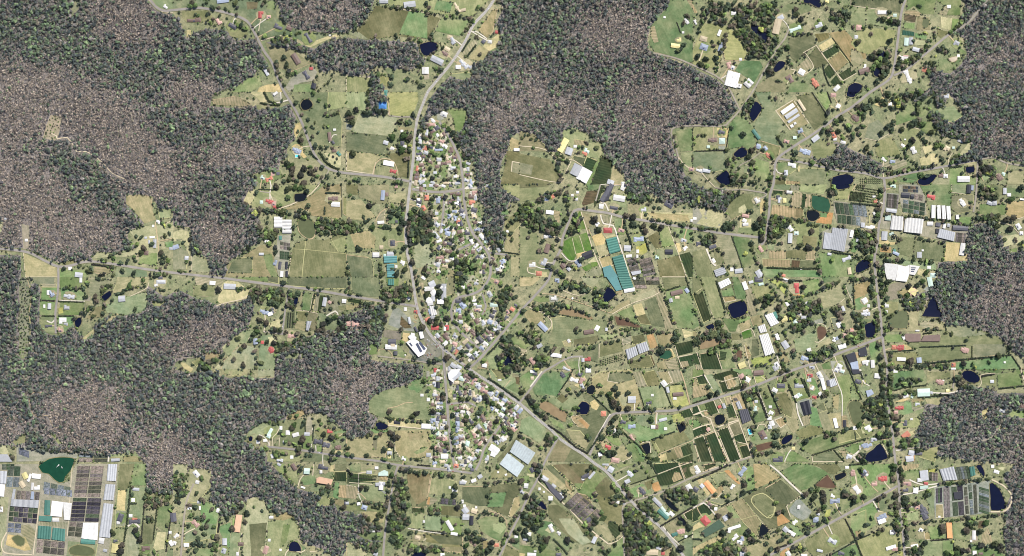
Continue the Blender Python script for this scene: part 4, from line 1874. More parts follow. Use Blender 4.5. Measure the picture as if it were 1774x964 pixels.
T 34 990,255 890,430 990,430 990,290 800,110
H g 80 30 0 940,455
G w 0 860,460 960,455 960,480 870,480
H d 46 60 20 945,505
H u 60 60 0 890,530
H b 60 40 0 1000,490
H g 50 40 0 980,600
H g 50 40 0 1010,550
H m 40 50 0 935,655
H w 36 36 0 1020,655
H b 90 46 0 960,710
H b 50 50 10 985,770
H p 40 40 0 910,800
H d 50 46 0 1010,835
S w 50 970,890 1045,890
H g 60 40 0 890,600
T 26 870,690 900,640 1030,590 1030,530 880,790 940,820 910,790 1040,800 1030,760 730,920 870,600 990,690
S w 50 1170,30 1090,100
U w 1 1040,40 1080,0 1170,0 1100,100 1100,140 1050,100
S k 26 1065,90 1075,160
G s 0 1040,200 1090,210 1080,280 1050,300
G w 0 1020,0 1090,0 1060,60 1030,80
H m 60 50 20 1180,95
H b 60 60 20 1225,75
H p 90 50 -60 1310,125
H g 60 60 50 1355,170
H p 90 60 20 1415,215
H g 60 60 50 1480,245
H w 60 60 50 1370,300
H t 40 70 0 1310,260
H d 60 40 60 1165,245
H b 40 50 0 1215,240
H p 40 60 0 1265,240
H d 40 40 0 1110,270
H g 70 50 20 1530,310
H w 60 50 30 1590,470
H u 50 40 50 1490,400
H w 40 36 30 1540,420
H m 50 40 30 1610,410
H b 60 50 40 1690,430
H b 40 50 0 1120,400
H b 50 50 0 1175,390
H w 60 36 0 1190,435
H g 40 50 0 1135,460
H d 46 50 0 1140,510
H u 46 60 0 1140,560
H u 46 60 0 1140,620
H t 40 60 0 1185,560
H b 60 50 0 1180,720
H g 60 50 20 1170,680
H t 60 40 50 1240,400
H b 50 50 50 1290,420
H d 70 40 60 1280,530
H g 60 60 60 1350,590
H o 90 50 60 1400,500
H w 40 30 30 1345,490
H b 60 46 60 1390,630
H m 60 36 60 1430,580
H b 70 40 60 1465,610
H b 50 50 40 1480,560
H p 46 60 0 1310,680
H b 50 46 30 1400,710
H t 40 50 20 1160,790
H b 46 46 0 1160,850
H w 46 46 0 1165,905
H m 50 60 20 1240,760
H t 60 50 40 1260,820
H w 60 36 60 1290,870
H w 50 40 40 1265,910
H g 40 60 40 1310,920
H b 46 46 60 1330,740
H t 50 40 50 1300,640
H o 40 50 -50 1635,500
H p 60 50 50 1720,610
H d 50 40 20 1610,640
H g 60 40 -50 1580,720
H w 60 60 60 1610,710
H g 60 40 60 1540,750
H b 40 60 0 1520,690
S w 70 1470,790 1560,850
S w 46 1480,860 1530,880
H b 50 40 30 1740,540
H g 50 40 60 1720,460
H p 50 50 60 1760,480
H b 50 50 50 1660,560
H d 60 30 50 1640,550
T 30 1230,185 1280,40 1300,60 1420,280 1440,310 1500,350 1380,400 1370,440 1390,470 1220,520 1230,490 1180,300 1250,300 1090,470 1100,740 1540,530 1530,700 1690,650 1610,800 1620,600 1380,760 1390,850 1490,200 1150,90 1410,170
T 22 1200,310 1060,320 1150,420 1220,560 1110,580 1080,650 1090,690 1110,820 1100,870 1210,810 1200,770 1260,590 1250,690 1320,560 1350,640 1420,660 1430,740 1480,640 1450,340 1560,380 1640,430 1680,380 1700,370 1600,560 1660,610 1690,700 1750,590 1370,800 1340,840 1350,900 1200,850 1420,450 1340,440 1330,500 1590,250 1600,260 1640,360 1660,340
C 1040,0 1100,130 18
H g 50 40 30 1700,570
L 16 1450,90 1600,190 1774,320
L 20 1260,30 1350,90
G g 0 1450,0 1774,0 1774,280 1600,180 1480,90
G k 0 1640,190 1774,100 1774,260
R 3 t 1605,200 1680,110
G o 0 1480,0 1600,0 1660,80 1560,100
A 34 1.5 1600,0 1700,0 1700,50 1640,80
G e 0 1700,40 1760,50 1774,100 1700,80
G m 0 1730,80 1774,80 1774,160 1740,150
R 2.5 w 1610,360 1640,290
H w 40 20 0 1570,110
G o 0 1540,920 1600,860 1760,680 1774,700 1774,730 1620,900 1560,946
H w 40 36 60 1730,600
@ 900 640
G k 0 0,90 90,20 200,60 110,180 60,230 20,130
H d 50 36 20 160,45
S w 30 110,25 160,20
H t 36 36 0 130,90
R 4 w 230,20 170,100 110,180
Y d 70 46 60 440,55
G k 0 190,70 320,20 520,30 480,130 430,200 370,300 160,260 130,190
G g 0 260,250 380,280 410,260 600,300 640,330 560,420 420,400 300,330
G o 20 380,300 430,250 500,300 440,350
L 10 550,0 500,100 430,200
G s 0 510,100 600,80 660,60 690,110 650,220 590,180 510,140
Y w 90 50 20 560,110
H p 60 70 20 640,120
H d 50 50 30 620,50
H g 40 60 -20 640,175
L 8 720,90 640,230
H w 60 40 0 705,15
W k 690,190 740,160 775,190 750,255 690,240
W n 580,420 640,330 720,370 690,460 600,450
W b 210,350 280,330 400,410 480,440 470,520 440,530 250,420 210,390
G o 0 640,240 760,270 860,370 940,440 880,560 700,840 470,680 480,600 560,520 640,470 720,430
G s 0 720,340 770,310 820,370 790,420 740,400
G e 0 530,480 610,470 720,570 700,610 600,590 540,520
G x 0 600,520 640,510 715,580 690,610
H o 56 56 0 860,455
R 5 w 930,460 870,560 780,720
L 14 290,570 430,660 580,800 700,860
L 14 700,850 780,740 860,600
L 10 740,260 930,440
G d 0 480,620 620,630 680,700 720,740 680,820 560,760
T 26 590,390 560,400 690,690 720,710 520,570 650,210 500,200 820,160 840,240 610,250 260,290
T 34 170,380 130,330 180,420 30,230 90,280 240,460 270,490
L 26 70,260 130,340 180,380
L 24 170,420 260,490
L 18 220,320 300,320
L 20 410,400 540,460
G g 0 20,520 100,480 250,560 280,680 200,760 120,700 0,640
L 26 0,680 150,760 280,840
A 30 1.4 270,640 340,690 390,700 320,860 250,780
G k 0 280,480 440,560 460,620 330,560
G b 0 400,720 540,800 460,946 290,946
G o 0 540,810 700,946 460,946
G d 0 820,30 1150,0 1170,70 1210,180 1240,330 1200,400 1080,430 970,420 900,260 740,250 740,90
G o 0 920,30 1150,30 1160,110 1010,140 900,120
T 36 920,250 980,190 940,300 1000,350 1020,400 1110,400 1110,240 1010,250 960,330 970,370
G t 0 1010,280 1090,240 1110,300 1090,380 1050,370
S g 70 1110,310 1190,310
H w 36 36 0 1160,300
R 3 w 1180,350 1173,430
G e 70 1160,30 1250,20 1300,150 1290,180 1210,180 1190,110
G o 70 1250,40 1380,10 1440,120 1420,170 1310,170
G e 70 1400,20 1640,0 1680,110 1560,160 1480,140
G t 70 1420,30 1520,20 1570,130 1520,150 1440,90
S w 50 1460,120 1500,170
S w 30 1510,180 1525,240
G y 0 1540,170 1660,160 1740,360 1640,390 1580,380 1540,260
S b 40 1570,260 1680,250
H w 40 30 0 1590,300
L 8 1560,160 1640,150
R 5 t 1650,20 1690,130 1745,360
G g 0 1210,190 1420,170 1490,200 1560,380 1380,400 1270,390
H w 30 26 0 1360,265
H d 60 36 0 1325,340
H w 30 24 0 1310,365
L 10 1480,180 1560,390
L 10 1220,200 1280,390
T 28 1300,390 1350,410 1380,410 1170,500 1550,535 1640,390
H d 60 46 20 1060,545
Y u 80 50 0 1150,585
G k 0 1030,480 1100,470 1110,530 1030,540
G k 0 1020,570 1340,470 1590,470 1660,640 1580,650 1340,730 1230,740 1120,650
G k 0 1100,770 1200,720 1290,920 1250,930
G g 0 1090,480 1400,460 1380,600 1260,580
T 34 1345,510 985,490 950,530
H b 46 46 0 1400,590
S w 36 1345,590 1390,590
S g 30 1430,525 1510,505
R 3 w 1410,450 1400,560
G w 0 1380,520 1430,530 1420,570 1370,570
H w 36 30 0 1495,610
W k 1610,570 1690,555 1700,610 1660,640 1640,650
A 28 1.4 1640,550 1700,540 1710,600 1690,610
G y 0 1560,470 1680,440 1690,530 1640,550 1570,540
G c 70 1640,440 1740,400 1774,430 1774,480 1680,500
R 3 s 1745,400 1774,450
G e 0 1700,510 1774,490 1774,600 1730,560
G k 0 1730,520 1774,510 1774,570 1740,570
A 30 1.5 870,600 960,580 1020,560 1050,640 1000,690 870,640
S w 40 975,660 990,610
A 32 1.4 800,690 870,650 900,740 840,740
G k 0 880,690 1000,680 1050,760 1020,790 960,770
G k 0 1030,690 1100,700 1110,740 1060,760
H r 70 50 20 905,800
A 32 1.4 800,770 870,770 880,850 960,870 940,900 870,880
T 40 960,855 920,850
S w 40 820,850 830,890
H p 90 50 10 980,930
G t 0 830,740 900,740 960,800 940,830 870,830
G d 0 980,850 1060,780 1130,850 1150,900 1060,946 960,900
G k 60 1080,780 1160,740 1280,946 1180,946
L 12 1000,580 1120,700 1220,780 1290,870
H p 80 30 50 1155,700
A 20 1.8 1100,660 1190,700 1200,760 1150,740
W k 1245,780 1330,755 1335,860 1300,870
R 4 s 1240,760 1330,745 1340,870
G t 0 1230,760 1260,740 1300,760 1240,790
A 26 1.4 1270,860 1340,870 1330,930 1280,900
G o 70 1345,730 1580,650 1680,640 1740,720 1430,860 1380,830
G p 70 1370,760 1390,750 1440,840 1410,850
G o 60 1430,880 1580,820 1620,920 1450,946
G e 60 1580,810 1660,790 1680,900 1620,910
R 3 t 1420,870 1774,730
G c 60 1610,930 1774,870 1774,946 1620,946
G c 60 1650,800 1740,760 1774,860 1680,890
G c 60 1340,920 1420,890 1430,946 1350,946
G s 0 1420,880 1500,860 1520,946 1440,946
L 10 1590,640 1350,720
T 24 1130,860 1460,680
R 3 w 880,830 940,870 1000,880
@ 1200 640
G c 65 0,80 110,50 150,140 100,200 50,160 0,180
G e 65 0,100 40,90 60,160 140,150 180,250 0,300
G k 0 0,0 100,0 120,50 0,90
G c 65 210,60 350,20 460,0 480,70 330,120 230,100
G e 65 320,80 400,50 450,150 410,200 360,200
G c 65 280,130 340,110 370,200 480,170 480,70 500,200 310,240
G g 0 130,60 200,50 300,240 240,270 180,200
R 3 w 120,60 160,130 200,200
T 34 160,180 180,260 250,245 530,170
R 3 s 460,40 510,190
R 3 s 290,130 480,75
R 3 s 0,90 120,55
G k 0 0,300 150,270 170,290 0,340
L 10 0,350 190,290
S p 50 490,50 515,90
H w 60 50 30 560,105
S b 50 625,40 725,30
G y 0 620,90 740,60 760,110 660,140
R 3 s 610,10 650,150
R 3 s 700,70 750,110
G k 0 380,0 600,0 600,60 530,60
A 30 1.5 780,20 1000,0 1090,20 1060,60 940,80 830,60
G c 65 0,380 50,370 80,450 0,470
G c 65 120,360 210,320 260,440 180,470
G k 65 70,370 120,360 150,420 100,440
G c 65 10,470 80,450 110,490 0,480
G e 0 110,430 160,430 160,470 130,480
R 4 s 50,370 90,460 140,490 180,510
R 3 s 210,310 270,450
R 4 s 0,470 100,430 150,420
G c 65 350,390 410,360 450,480 370,500
G e 65 320,290 400,270 410,340 350,370
S r 30 260,390 290,375
S w 30 310,350 330,400
R 4 s 270,290 310,360
R 4 s 380,280 460,500 600,880
G e 0 140,490 220,460 340,460 360,540 230,600 180,560
W k 222,500 250,470 300,465 330,500 320,545 270,570 235,560
G e 0 350,530 460,490 470,520 360,560
R 5 s 0,620 100,580 190,560
R 5 s 240,600 370,550 470,520
R 5 s 180,500 220,620 370,946
G k 0 0,520 40,500 100,530 80,580 0,600
G o 0 20,490 130,490 170,540 90,560
G c 65 0,630 140,570 160,640 20,700
G c 65 80,600 170,570 180,640 100,660
S p 40 150,600 170,630
G c 65 130,680 230,640 350,946 220,946
G c 65 250,630 360,590 490,920 380,946
G b 65 370,570 470,530 530,640 420,680
G c 65 420,690 530,650 570,760 480,790
G o 65 440,740 570,770 620,880 500,920
G c 65 20,720 110,690 200,946 90,946
G o 65 0,770 20,740 60,946 0,946
R 3 s 110,680 210,946
R 3 s 360,560 500,920
R 3 s 460,500 600,870
R 3 s 0,720 220,630
R 3 s 430,946 620,880
R 3 s 0,720 80,946
G c 65 480,790 570,770 600,880 520,910
U d 5 470,420 560,400 600,520 510,560
U g 2 440,340 475,320 510,400 470,415
G e 65 390,290 490,240 560,400 440,420
B 1 1 m 410,300 450,290 430,330
L 14 500,240 560,400 640,550
A 28 1.5 500,230 650,190 660,290 560,330
G k 0 570,300 680,290 760,520 640,550
H m 40 60 20 645,405
P 645,410 12,6,80
H g 36 30 0 650,330
L 16 650,200 770,500
R 3 w 650,170 720,350 780,500
G k 0 680,190 760,150 790,250 880,420 800,480 740,350
T 20 740,240 760,280 700,210 650,440 630,470 600,400
L 10 770,160 900,460
G m 0 820,410 870,400 890,470 830,490
H w 36 30 0 795,385
H w 50 50 30 800,450
H w 46 46 0 785,500
G w 0 780,530 830,510 910,480 940,540 850,610 800,590
G e 0 840,520 920,490 960,560 900,600
S w 50 800,530 820,580
H g 46 50 0 790,590
G t 65 850,240 970,200 1040,330 1070,470 1090,600 1030,660 960,560
G o 65 840,260 960,240 1030,380 1010,500 900,440
H d 90 50 0 905,170
H w 60 46 30 840,215
G w 0 820,200 870,180 860,230
T 26 830,250 940,110 890,190 800,90 1060,120
G k 0 970,130 1040,90 1110,100 1190,290 1050,320 1010,230
H g 100 50 0 1090,165
H w 46 60 60 1055,285
H m 46 46 60 1095,260
L 14 1110,90 1200,280
L 14 980,150 1060,340
U k 2 1100,340 1190,315 1220,455 1140,470
G w 0 1060,340 1150,300 1220,310 1230,450 1130,480 1090,430
G e 0 1110,490 1200,460 1200,560 1140,580
R 4 w 1060,330 1080,460 1130,580
G k 0 1200,380 1280,400 1330,580 1330,650 1180,680 1060,720 1080,620 1200,570
G g 0 1050,640 1200,570 1330,600 1340,660 1100,720
R 3 t 600,880 620,870
W n 910,730 940,690 1010,670 1020,710 950,765 910,760
G t 0 880,720 920,690 960,770 890,790
W m 650,780 800,745 830,770 800,800 660,840
G g 0 640,600 700,560 790,650 860,730 660,780 590,740
P 585,640 18,9,75
G p 0 550,600 620,610 620,680 570,680
H b 95 70 60 715,670
H g 40 40 0 745,695
R 3 s 660,610 680,570 740,570 770,640
G k 0 590,690 640,690 640,730 600,730
A 30 1.5 800,640 880,610 870,680 840,700
A 32 1.4 800,760 840,710 870,770 830,790
L 28 610,860 700,870 840,830
L 22 850,800 1060,760
A 30 1.5 580,560 640,560 660,600 620,630
A 24 1.5 580,740 620,780 640,850 600,850
H y 40 34 0 1030,810
R 3 w 1020,810 980,860 940,946
H d 110 60 0 870,920
G w 0 810,930 910,880 930,946
G g 0 620,900 900,850 920,880 640,946
G k 0 940,850 1040,840 1100,880 1200,946 960,946
G k 0 1080,760 1340,680 1700,590 1774,620 1774,710 1500,800 1220,870 1150,840
G o 0 1220,890 1420,830 1540,946 1230,946
T 34 1155,740 1450,710 1370,680 1700,570
L 28 1350,660 1480,640 1640,600
L 10 1220,880 1540,780 1774,710
L 8 1660,640 1670,720
L 10 1440,820 1550,946
T 14 1110,810 1130,820
G k 0 1120,40 1250,100 1300,230 1250,300 1210,250
H r 60 40 0 1200,65
H g 50 40 0 1190,110
H w 40 46 20 1220,190
H r 46 40 0 1245,290
H w 36 40 60 1305,250
L 8 1140,100 1200,260
G w 0 1270,20 1330,10 1400,100 1400,180 1330,120
H w 80 50 60 1300,60
S w 36 1320,90 1350,210
U g 4 1395,110 1450,90 1480,160 1410,185
S d 30 1385,110 1395,170
G o 0 1400,190 1490,180 1510,250 1420,250
A 30 1.5 1330,230 1390,240 1380,310 1340,290
G o 65 1280,380 1340,340 1370,420 1290,450
G o 65 1380,400 1430,390 1440,430 1390,450
G d 65 1270,400 1370,430 1450,600 1340,640
G d 65 1430,270 1500,260 1490,420 1440,390
S w 36 1450,500 1475,600
S k 34 1555,520 1555,590
G e 0 1530,470 1580,470 1600,590 1530,590
G d 0 1380,460 1520,440 1520,560 1490,600 1430,600
R 3 w 1430,0 1500,180 1530,270 1530,480
G k 0 1480,80 1600,50 1720,310 1600,330 1540,470
W o 1590,380 1620,330 1700,330 1740,380 1740,530 1680,560 1640,540
L 10 1600,0 1730,310
H w 50 40 20 1470,10
H w 60 36 0 1530,10
H m 50 36 20 1530,20
R 3 w 1720,0 1760,150
U k 1 1640,0 1700,0 1710,40 1660,50
H d 60 36 0 1700,125
G y 0 1740,120 1774,110 1774,170
L 14 1720,20 1740,100
S w 36 1640,605 1680,600
G g 0 1480,640 1660,620 1720,700 1500,760
G k 0 1550,800 1690,760 1740,770 1640,890
Y u 70 46 0 1760,780
H g 60 60 20 1600,900
G e 0 1490,830 1560,830 1640,900 1560,910
R 4 w 1640,900 1710,830 1710,780
R 3 w 1640,890 1700,946
@ 1474 640
U k 1 0,0 80,0 100,40 20,50
H d 60 46 20 70,125
R 3 w 90,0 120,120 190,170
R 3 t 120,120 110,180
G k 0 0,150 60,260 100,310 0,320
G g 0 60,160 200,170 170,220 130,280
U u 1 150,220 210,205 235,250 170,285
S w 50 240,65 300,70
H w 46 36 0 455,20
G k 0 400,30 740,0 770,80 780,150 560,190 440,220 410,180
A 26 1.6 480,90 700,70 760,110 600,160 480,170
L 10 440,220 540,185 770,165
A 32 1.4 320,20 420,60 410,200 430,500 400,600 300,580 130,480 100,350 240,260 330,240
G g 0 780,30 1020,20 1020,90 850,110 780,150
Y p 90 56 20 910,130
H w 24 24 0 945,120
R 5 g 1060,100 1040,220
W n 1130,60 1160,20 1230,15 1300,60 1320,110 1270,140 1180,120
A 34 1.3 1050,40 1140,40 1130,120 1250,170 1290,200 1120,180
G g 0 1340,60 1480,50 1490,180 1340,150
G k 15 1500,60 1730,10 1760,160 1510,190
R 5 s 1740,0 1774,110
R 3 s 1300,190 1340,140 1330,60 1480,40
L 14 1340,70 1470,50
L 12 1510,200 1774,170
G t 0 1490,210 1774,180 1774,240 1500,250
G k 0 1230,0 1774,0 1740,10 1480,40
H g 40 36 0 1445,125
S m 80 680,240 805,235
H g 36 30 20 825,240
H y 40 36 0 990,220
R 4 w 840,240 1000,245 1140,210
L 12 690,290 1040,255
L 22 430,280 530,270
A 28 1.5 540,220 660,210 680,270 540,250
H w 60 40 -20 560,270
H m 40 50 30 625,270
G s 0 440,340 560,290 610,300 540,330
Y r 95 45 0 495,395
G k 0 560,330 610,330 640,440 540,470 480,450
H g 50 36 0 680,360
G e 0 620,390 760,370 750,400 640,430
G d 0 760,310 920,290 910,370 780,350
G t 0 620,310 760,290 740,330 640,340
H p 50 36 0 460,440
H d 46 60 0 555,550
G g 0 470,560 700,480 720,560 660,600 480,600
H w 30 24 0 620,510
S o 60 530,700 595,650
G s 0 590,640 660,620 650,660 610,690
G k 0 470,710 520,700 620,690 540,760 470,740
G g 0 0,630 110,570 230,620 220,680 0,750
H w 70 70 60 175,610
G s 0 100,600 150,570 150,650 120,660
S w 30 20,605 55,605
Y u 100 40 -20 170,785
H g 70 50 0 235,725
W n 140,910 170,860 230,820 300,760 370,880 360,920 240,946 160,946
G k 0 0,770 180,740 100,800 40,880 0,900
R 4 w 0,900 90,830 100,790
R 3 w 0,880 70,946
R 3 s 320,760 390,890
A 28 1.4 60,830 150,860 130,946 60,900
A 32 1.4 240,640 440,620 430,700 360,760 290,740
A 30 1.4 430,480 520,480 520,580 440,560
A 30 1.5 560,700 680,680 660,770 480,810 470,760
S g 50 590,850 650,860
S d 30 650,860 730,865
R 4 w 460,830 560,820
G w 0 460,820 560,810 560,830
S w 60 560,920 640,910
G x 0 590,870 660,870 650,946 540,946
T 34 680,830
H g 70 50 20 1550,420
H b 60 60 60 1750,385
G k 0 1620,410 1774,420 1774,500 1620,490
G s 0 1340,400 1410,390 1390,500 1350,530
G s 0 1520,570 1600,610 1500,610
G g 0 740,820 900,790 860,946 700,900
@ 0 804
G w 0 0,0 40,20 210,0 400,0 440,60 600,200 700,180 780,0 1220,0 1210,100 1110,946 0,946
G d 0 0,340 90,340 60,700 20,946 0,946
U g 2 0,70 75,75 65,200 0,200
U w 1 0,205 55,210 45,335 0,330
U w 1 0,72 20,75 15,195 0,195
B 2 2 c 80,15 215,20 60,240
B 3 2 c 20,0 150,0 20,60
U g 1 140,255 165,258 150,360 120,360
S y 55 245,90 275,150
S w 26 320,100 290,180
S t 50 210,180 250,240
S w 50 330,120 420,130
S w 28 340,190 330,265
H w 60 50 0 380,240
A 26 1.4 360,180 420,190 420,230 360,210
B 5 1 m 170,270 410,290 160,370
U u 1 325,280 355,282 350,365 315,360
U g 5 120,360 400,370 395,450 110,430
B 6 3 d 100,430 390,455 85,590
B 2 2 u 80,600 220,610 75,700
B 4 1 c 450,180 730,240 440,270
B 5 1 u 450,240 740,270 450,310
A 22 1.4 450,330 700,350 700,370 450,350
S n 60 490,370 485,520
U w 1 535,375 650,390 635,540 520,530
U w 1 650,390 740,400 720,575 660,570
U n 1 405,530 535,535 530,590 400,580
S w 40 540,570 610,570
G e 0 400,590 700,600 690,660 400,620
U n 5 395,630 530,640 520,770 385,760
U n 5 545,650 670,665 665,790 530,770
B 4 2 m 380,770 670,800 365,910
B 2 8 m 790,20 1070,20 750,340
B 2 6 d 745,345 1045,350 715,590
B 2 3 m 715,590 855,600 690,740
U w 3 855,600 1010,600 1000,780 835,760
S n 46 830,790 980,800
G g 0 700,790 1000,820 980,946 680,946
W o 720,860 800,830 940,860 970,910 900,940 720,920
S w 60 1015,780 1070,790
S g 30 1060,880 1100,890
U g 4 1110,0 1205,0 1190,175 1095,170
U g 4 1085,205 1185,210 1165,370 1060,365
U g 4 1065,400 1165,410 1130,755 1015,745
G e 0 220,630 300,620 370,700 330,880 210,700
A 28 1.4 280,650 380,640 360,780 280,720
G s 0 80,720 260,750 320,880 250,890 60,830
W o 125,760 180,730 250,770 240,830 180,830
R 5 s 70,700 20,800 30,890 100,920 330,930
R 4 s 410,370 340,930
R 3 s 740,20 690,740
H w 40 60 0 15,465
G s 0 0,430 40,430 40,480 0,490
T 34 330,50 730,150 110,280 110,370 540,200 690,780 720,290 700,820 940,850 690,880 460,140
G o 85 1230,0 1420,0 1400,100 1290,280 1210,250
G k 85 1380,0 1500,0 1500,220 1340,220
G s 0 1210,270 1290,270 1280,480 1190,470
G d 0 1180,470 1290,480 1280,640 1180,650
H d 60 90 20 1235,550
H w 40 36 0 1215,600
G g 0 1310,240 1490,240 1480,420 1460,640 1290,640
S w 30 1360,255 1430,260
H w 40 40 0 1365,370
H w 40 36 0 1340,530
Y d 130 60 0 1380,590
H o 60 30 0 1380,565
R 5 w 1310,640 1370,600 1430,650
L 14 1340,240 1300,620 1270,800
L 10 1480,400 1450,760
L 10 1610,440 1570,780
L 10 1760,480 1700,900
L 14 1320,405 1400,405
G d 85 1290,660 1440,660 1420,946 1260,946
G g 85 1170,660 1290,660 1260,800 1140,760
G o 85 1470,600 1600,610 1560,820 1420,830
G k 85 1620,450 1774,400 1720,700 1600,640
G s 0 1610,700 1700,700 1680,870 1600,890 1570,860
S y 80 1190,815 1180,910
H d 46 36 0 1185,790
H b 90 60 0 1495,870
S w 60 1740,820 1774,800
G d 0 1490,300 1774,300 1774,420 1620,440 1500,460
A 26 1.9 1480,240 1600,260 1774,200 1774,420 1640,420 1600,460 1480,420
T 40 1410,720 1390,680 1440,770 1590,420 1250,830 1160,700 1240,890
T 26 1360,310 1490,340 1520,570 1560,560 1450,920 1580,900 1720,620 1530,940 1750,470
L 28 1250,800 1240,900
A 26 1.4 1500,540 1580,560 1570,610 1500,610
G g 0 1720,880 1774,870 1774,946 1700,946
H w 30 30 0 1745,700
@ 300 804
G d 0 0,0 150,0 160,340 130,460 0,430
A 26 1.9 0,80 150,100 150,300 90,400 0,400
G d 0 170,30 390,60 380,220 260,400 150,390
H w 80 50 50 240,100
S w 36 230,180 270,190
A 30 1.4 40,200 150,210 140,330 60,330
H w 46 46 20 170,455
H g 40 30 0 265,390
S w 18 275,430 275,470
G k 0 280,380 470,420 460,540 440,640 300,600 280,480
Y p 90 60 50 230,610
G g 0 130,580 450,620 440,760 110,810
S w 44 445,470 475,480
R 4 s 225,660 160,690 115,720
T 28 300,140 240,295 160,300 290,360 320,380 170,420 240,440 400,460 300,560 320,540 360,580 250,550 180,530 160,630 350,640 420,640 320,720 260,760 230,700 410,740 160,880 240,880 300,650 600,660 740,590 620,430
L 30 200,800 300,820 400,830
A 30 1.4 410,760 460,720 470,900 410,900
S w 36 110,830 165,830
G e 0 110,850 160,850 150,880 110,880
G k 0 250,860 410,880 410,946 230,946
H w 40 60 40 35,740
H w 40 40 20 15,810
S g 46 530,760 530,830
H g 50 60 20 520,890
G k 0 470,640 590,600 580,900 480,700
S d 60 0,500 10,590
U e 1 650,515 715,520 685,700 620,690
G k 0 610,540 640,540 620,640 605,640
G g 80 600,700 700,710 690,820 660,946 570,946 580,800
G d 85 760,360 830,340 930,400 980,480 970,600 940,946 710,946 720,640
G o 85 780,620 960,600 930,946 800,946
G g 85 970,590 1130,560 1250,560 1290,680 1300,760 1180,790 1150,946 950,946
G k 85 1130,620 1200,620 1160,800 1090,870
G d 0 1060,490 1150,490 1250,540 1130,580 980,560
W n 1190,830 1220,795 1280,810 1310,890 1190,890
R 4 s 1150,940 1180,880 1310,905 1360,870
G k 0 1290,810 1360,860 1340,890 1300,880
G d 0 1400,840 1450,840 1460,900 1400,900
H w 50 30 0 1005,545
H p 50 90 20 950,880
H w 26 26 0 1100,880
H w 30 30 0 985,780
H b 60 40 0 695,820
H w 30 40 0 660,920
L 22 710,850 700,940
T 34 760,500 660,490 700,430 610,660 700,370 560,550
T 20 910,480 830,440 1050,490 1075,520 1010,430 1000,480
L 14 480,560 460,700
A 28 1.5 490,480 640,430 650,500 540,550
G k 0 1040,0 1140,0 1140,140 1080,80
G g 0 1150,80 1280,60 1280,220 1190,150
L 22 1150,10 1160,110 1230,220
S b 40 1220,0 1260,60
S m 60 1340,70 1400,75
H g 46 30 30 1085,5
G k 0 1300,140 1450,110 1470,200 1330,220
U e 1 1470,145 1500,130 1640,160 1620,215 1470,190
H d 110 50 10 1540,30
H w 30 36 0 1515,80
G s 0 1600,20 1650,10 1650,80 1600,80
R 4 s 1440,0 1430,120
R 4 s 1340,110 1300,160 1270,260
H w 50 20 20 1330,240
A 30 1.5 1510,240 1610,200 1620,280 1530,300
G g 0 1420,220 1520,220 1510,290 1400,270
G o 0 1650,0 1774,0 1774,70 1650,80
G c 0 1650,80 1774,80 1774,180 1640,170
G k 0 1640,190 1700,190 1690,360 1640,340
G e 80 1700,220 1774,220 1774,350 1690,340
G d 0 1590,350 1690,360 1774,380 1774,460 1640,400
T 34 1310,50 1640,380 1750,440 1500,20
H d 30 30 0 1765,400
G g 0 1540,330 1640,340 1640,420 1500,430 1480,380
@ 600 804
G o 0 0,90 320,110 290,220 0,200
G c 0 30,100 310,120 270,210 30,190
L 6 30,140 300,160
L 6 30,170 290,190
R 2 g 125,100 125,210
G e 80 0,215 130,240 105,360 0,350
G g 0 140,180 410,180 400,400 110,360
G k 0 30,0 150,0 140,80 40,70
G d 0 150,0 310,0 300,70 150,80
U m 1 330,90 390,60 430,80 430,120 330,120
S w 46 360,180 355,265
S w 36 300,210 400,200
H w 40 30 0 310,40
H g 60 36 0 235,85
G e 0 340,120 430,130 420,170 340,160
G w 0 330,260 420,290 400,310
T 30 160,240 210,245 40,80 470,110
R 4 t 110,280 160,320 200,360
L 18 100,380 400,420
L 24 440,150 430,280 410,480
A 34 1.3 500,140 610,150 630,300 650,420 630,490 560,480 480,480 470,350
A 34 1.3 440,480 600,500 650,560 650,620 560,660 540,720 620,790 560,830 560,880 440,740 430,600
G k 0 0,410 130,400 260,430 400,440 380,500 200,480 0,470
H u 60 50 20 185,445
S w 30 110,410 145,405
H g 36 30 0 10,400
L 16 260,440 340,460
G d 0 150,490 340,490 390,540 380,600 200,610
T 30 330,520 310,560 320,600 240,610 660,700 360,510
A 30 1.4 0,510 230,530 230,570 100,600 0,560
A 28 1.5 0,600 380,650 370,690 200,680 120,640 0,640
G k 0 130,690 380,700 370,790 180,770 110,720
H w 30 30 0 280,685
T 24 170,680 210,710 290,760 310,740 330,720
G d 0 60,820 230,870 200,946 0,946 0,780
A 28 1.5 100,760 370,820 350,900 230,890 100,830
H g 50 40 20 300,920
G o 88 620,120 860,120 820,440 680,450 640,300
G b 88 620,100 860,100 840,360 720,420 640,280
R 4 t 870,140 845,300
G g 88 870,140 1050,160 1130,180 1140,300 960,320 850,310
L 26 560,50 700,80 920,100 1110,120
L 12 730,10 860,20
G e 0 830,340 920,350 930,380 860,430 820,420
G x 0 830,340 860,340 850,420 820,410
A 26 1.4 840,450 950,460 940,510 840,500
G c 0 670,450 800,460 800,500 680,490
G o 88 970,340 1120,360 1100,420 970,410
B 4 1 d 970,350 1130,365 960,410
G o 88 970,430 1180,440 1180,540 970,520
T 36 1110,310 1120,230 1140,440 1090,280
H w 60 40 0 1110,265
H w 24 30 0 1060,240
S w 30 1180,170 1230,190
S w 34 1280,180 1330,160
S w 40 1350,140 1390,115
S g 36 1160,190 1220,190
H g 50 36 10 1025,15
H w 50 40 0 1185,15
H w 40 30 0 1200,50
H g 46 40 20 1270,20
H d 40 36 0 1290,60
G o 0 1190,230 1480,230 1500,320 1440,430 1360,430 1190,380
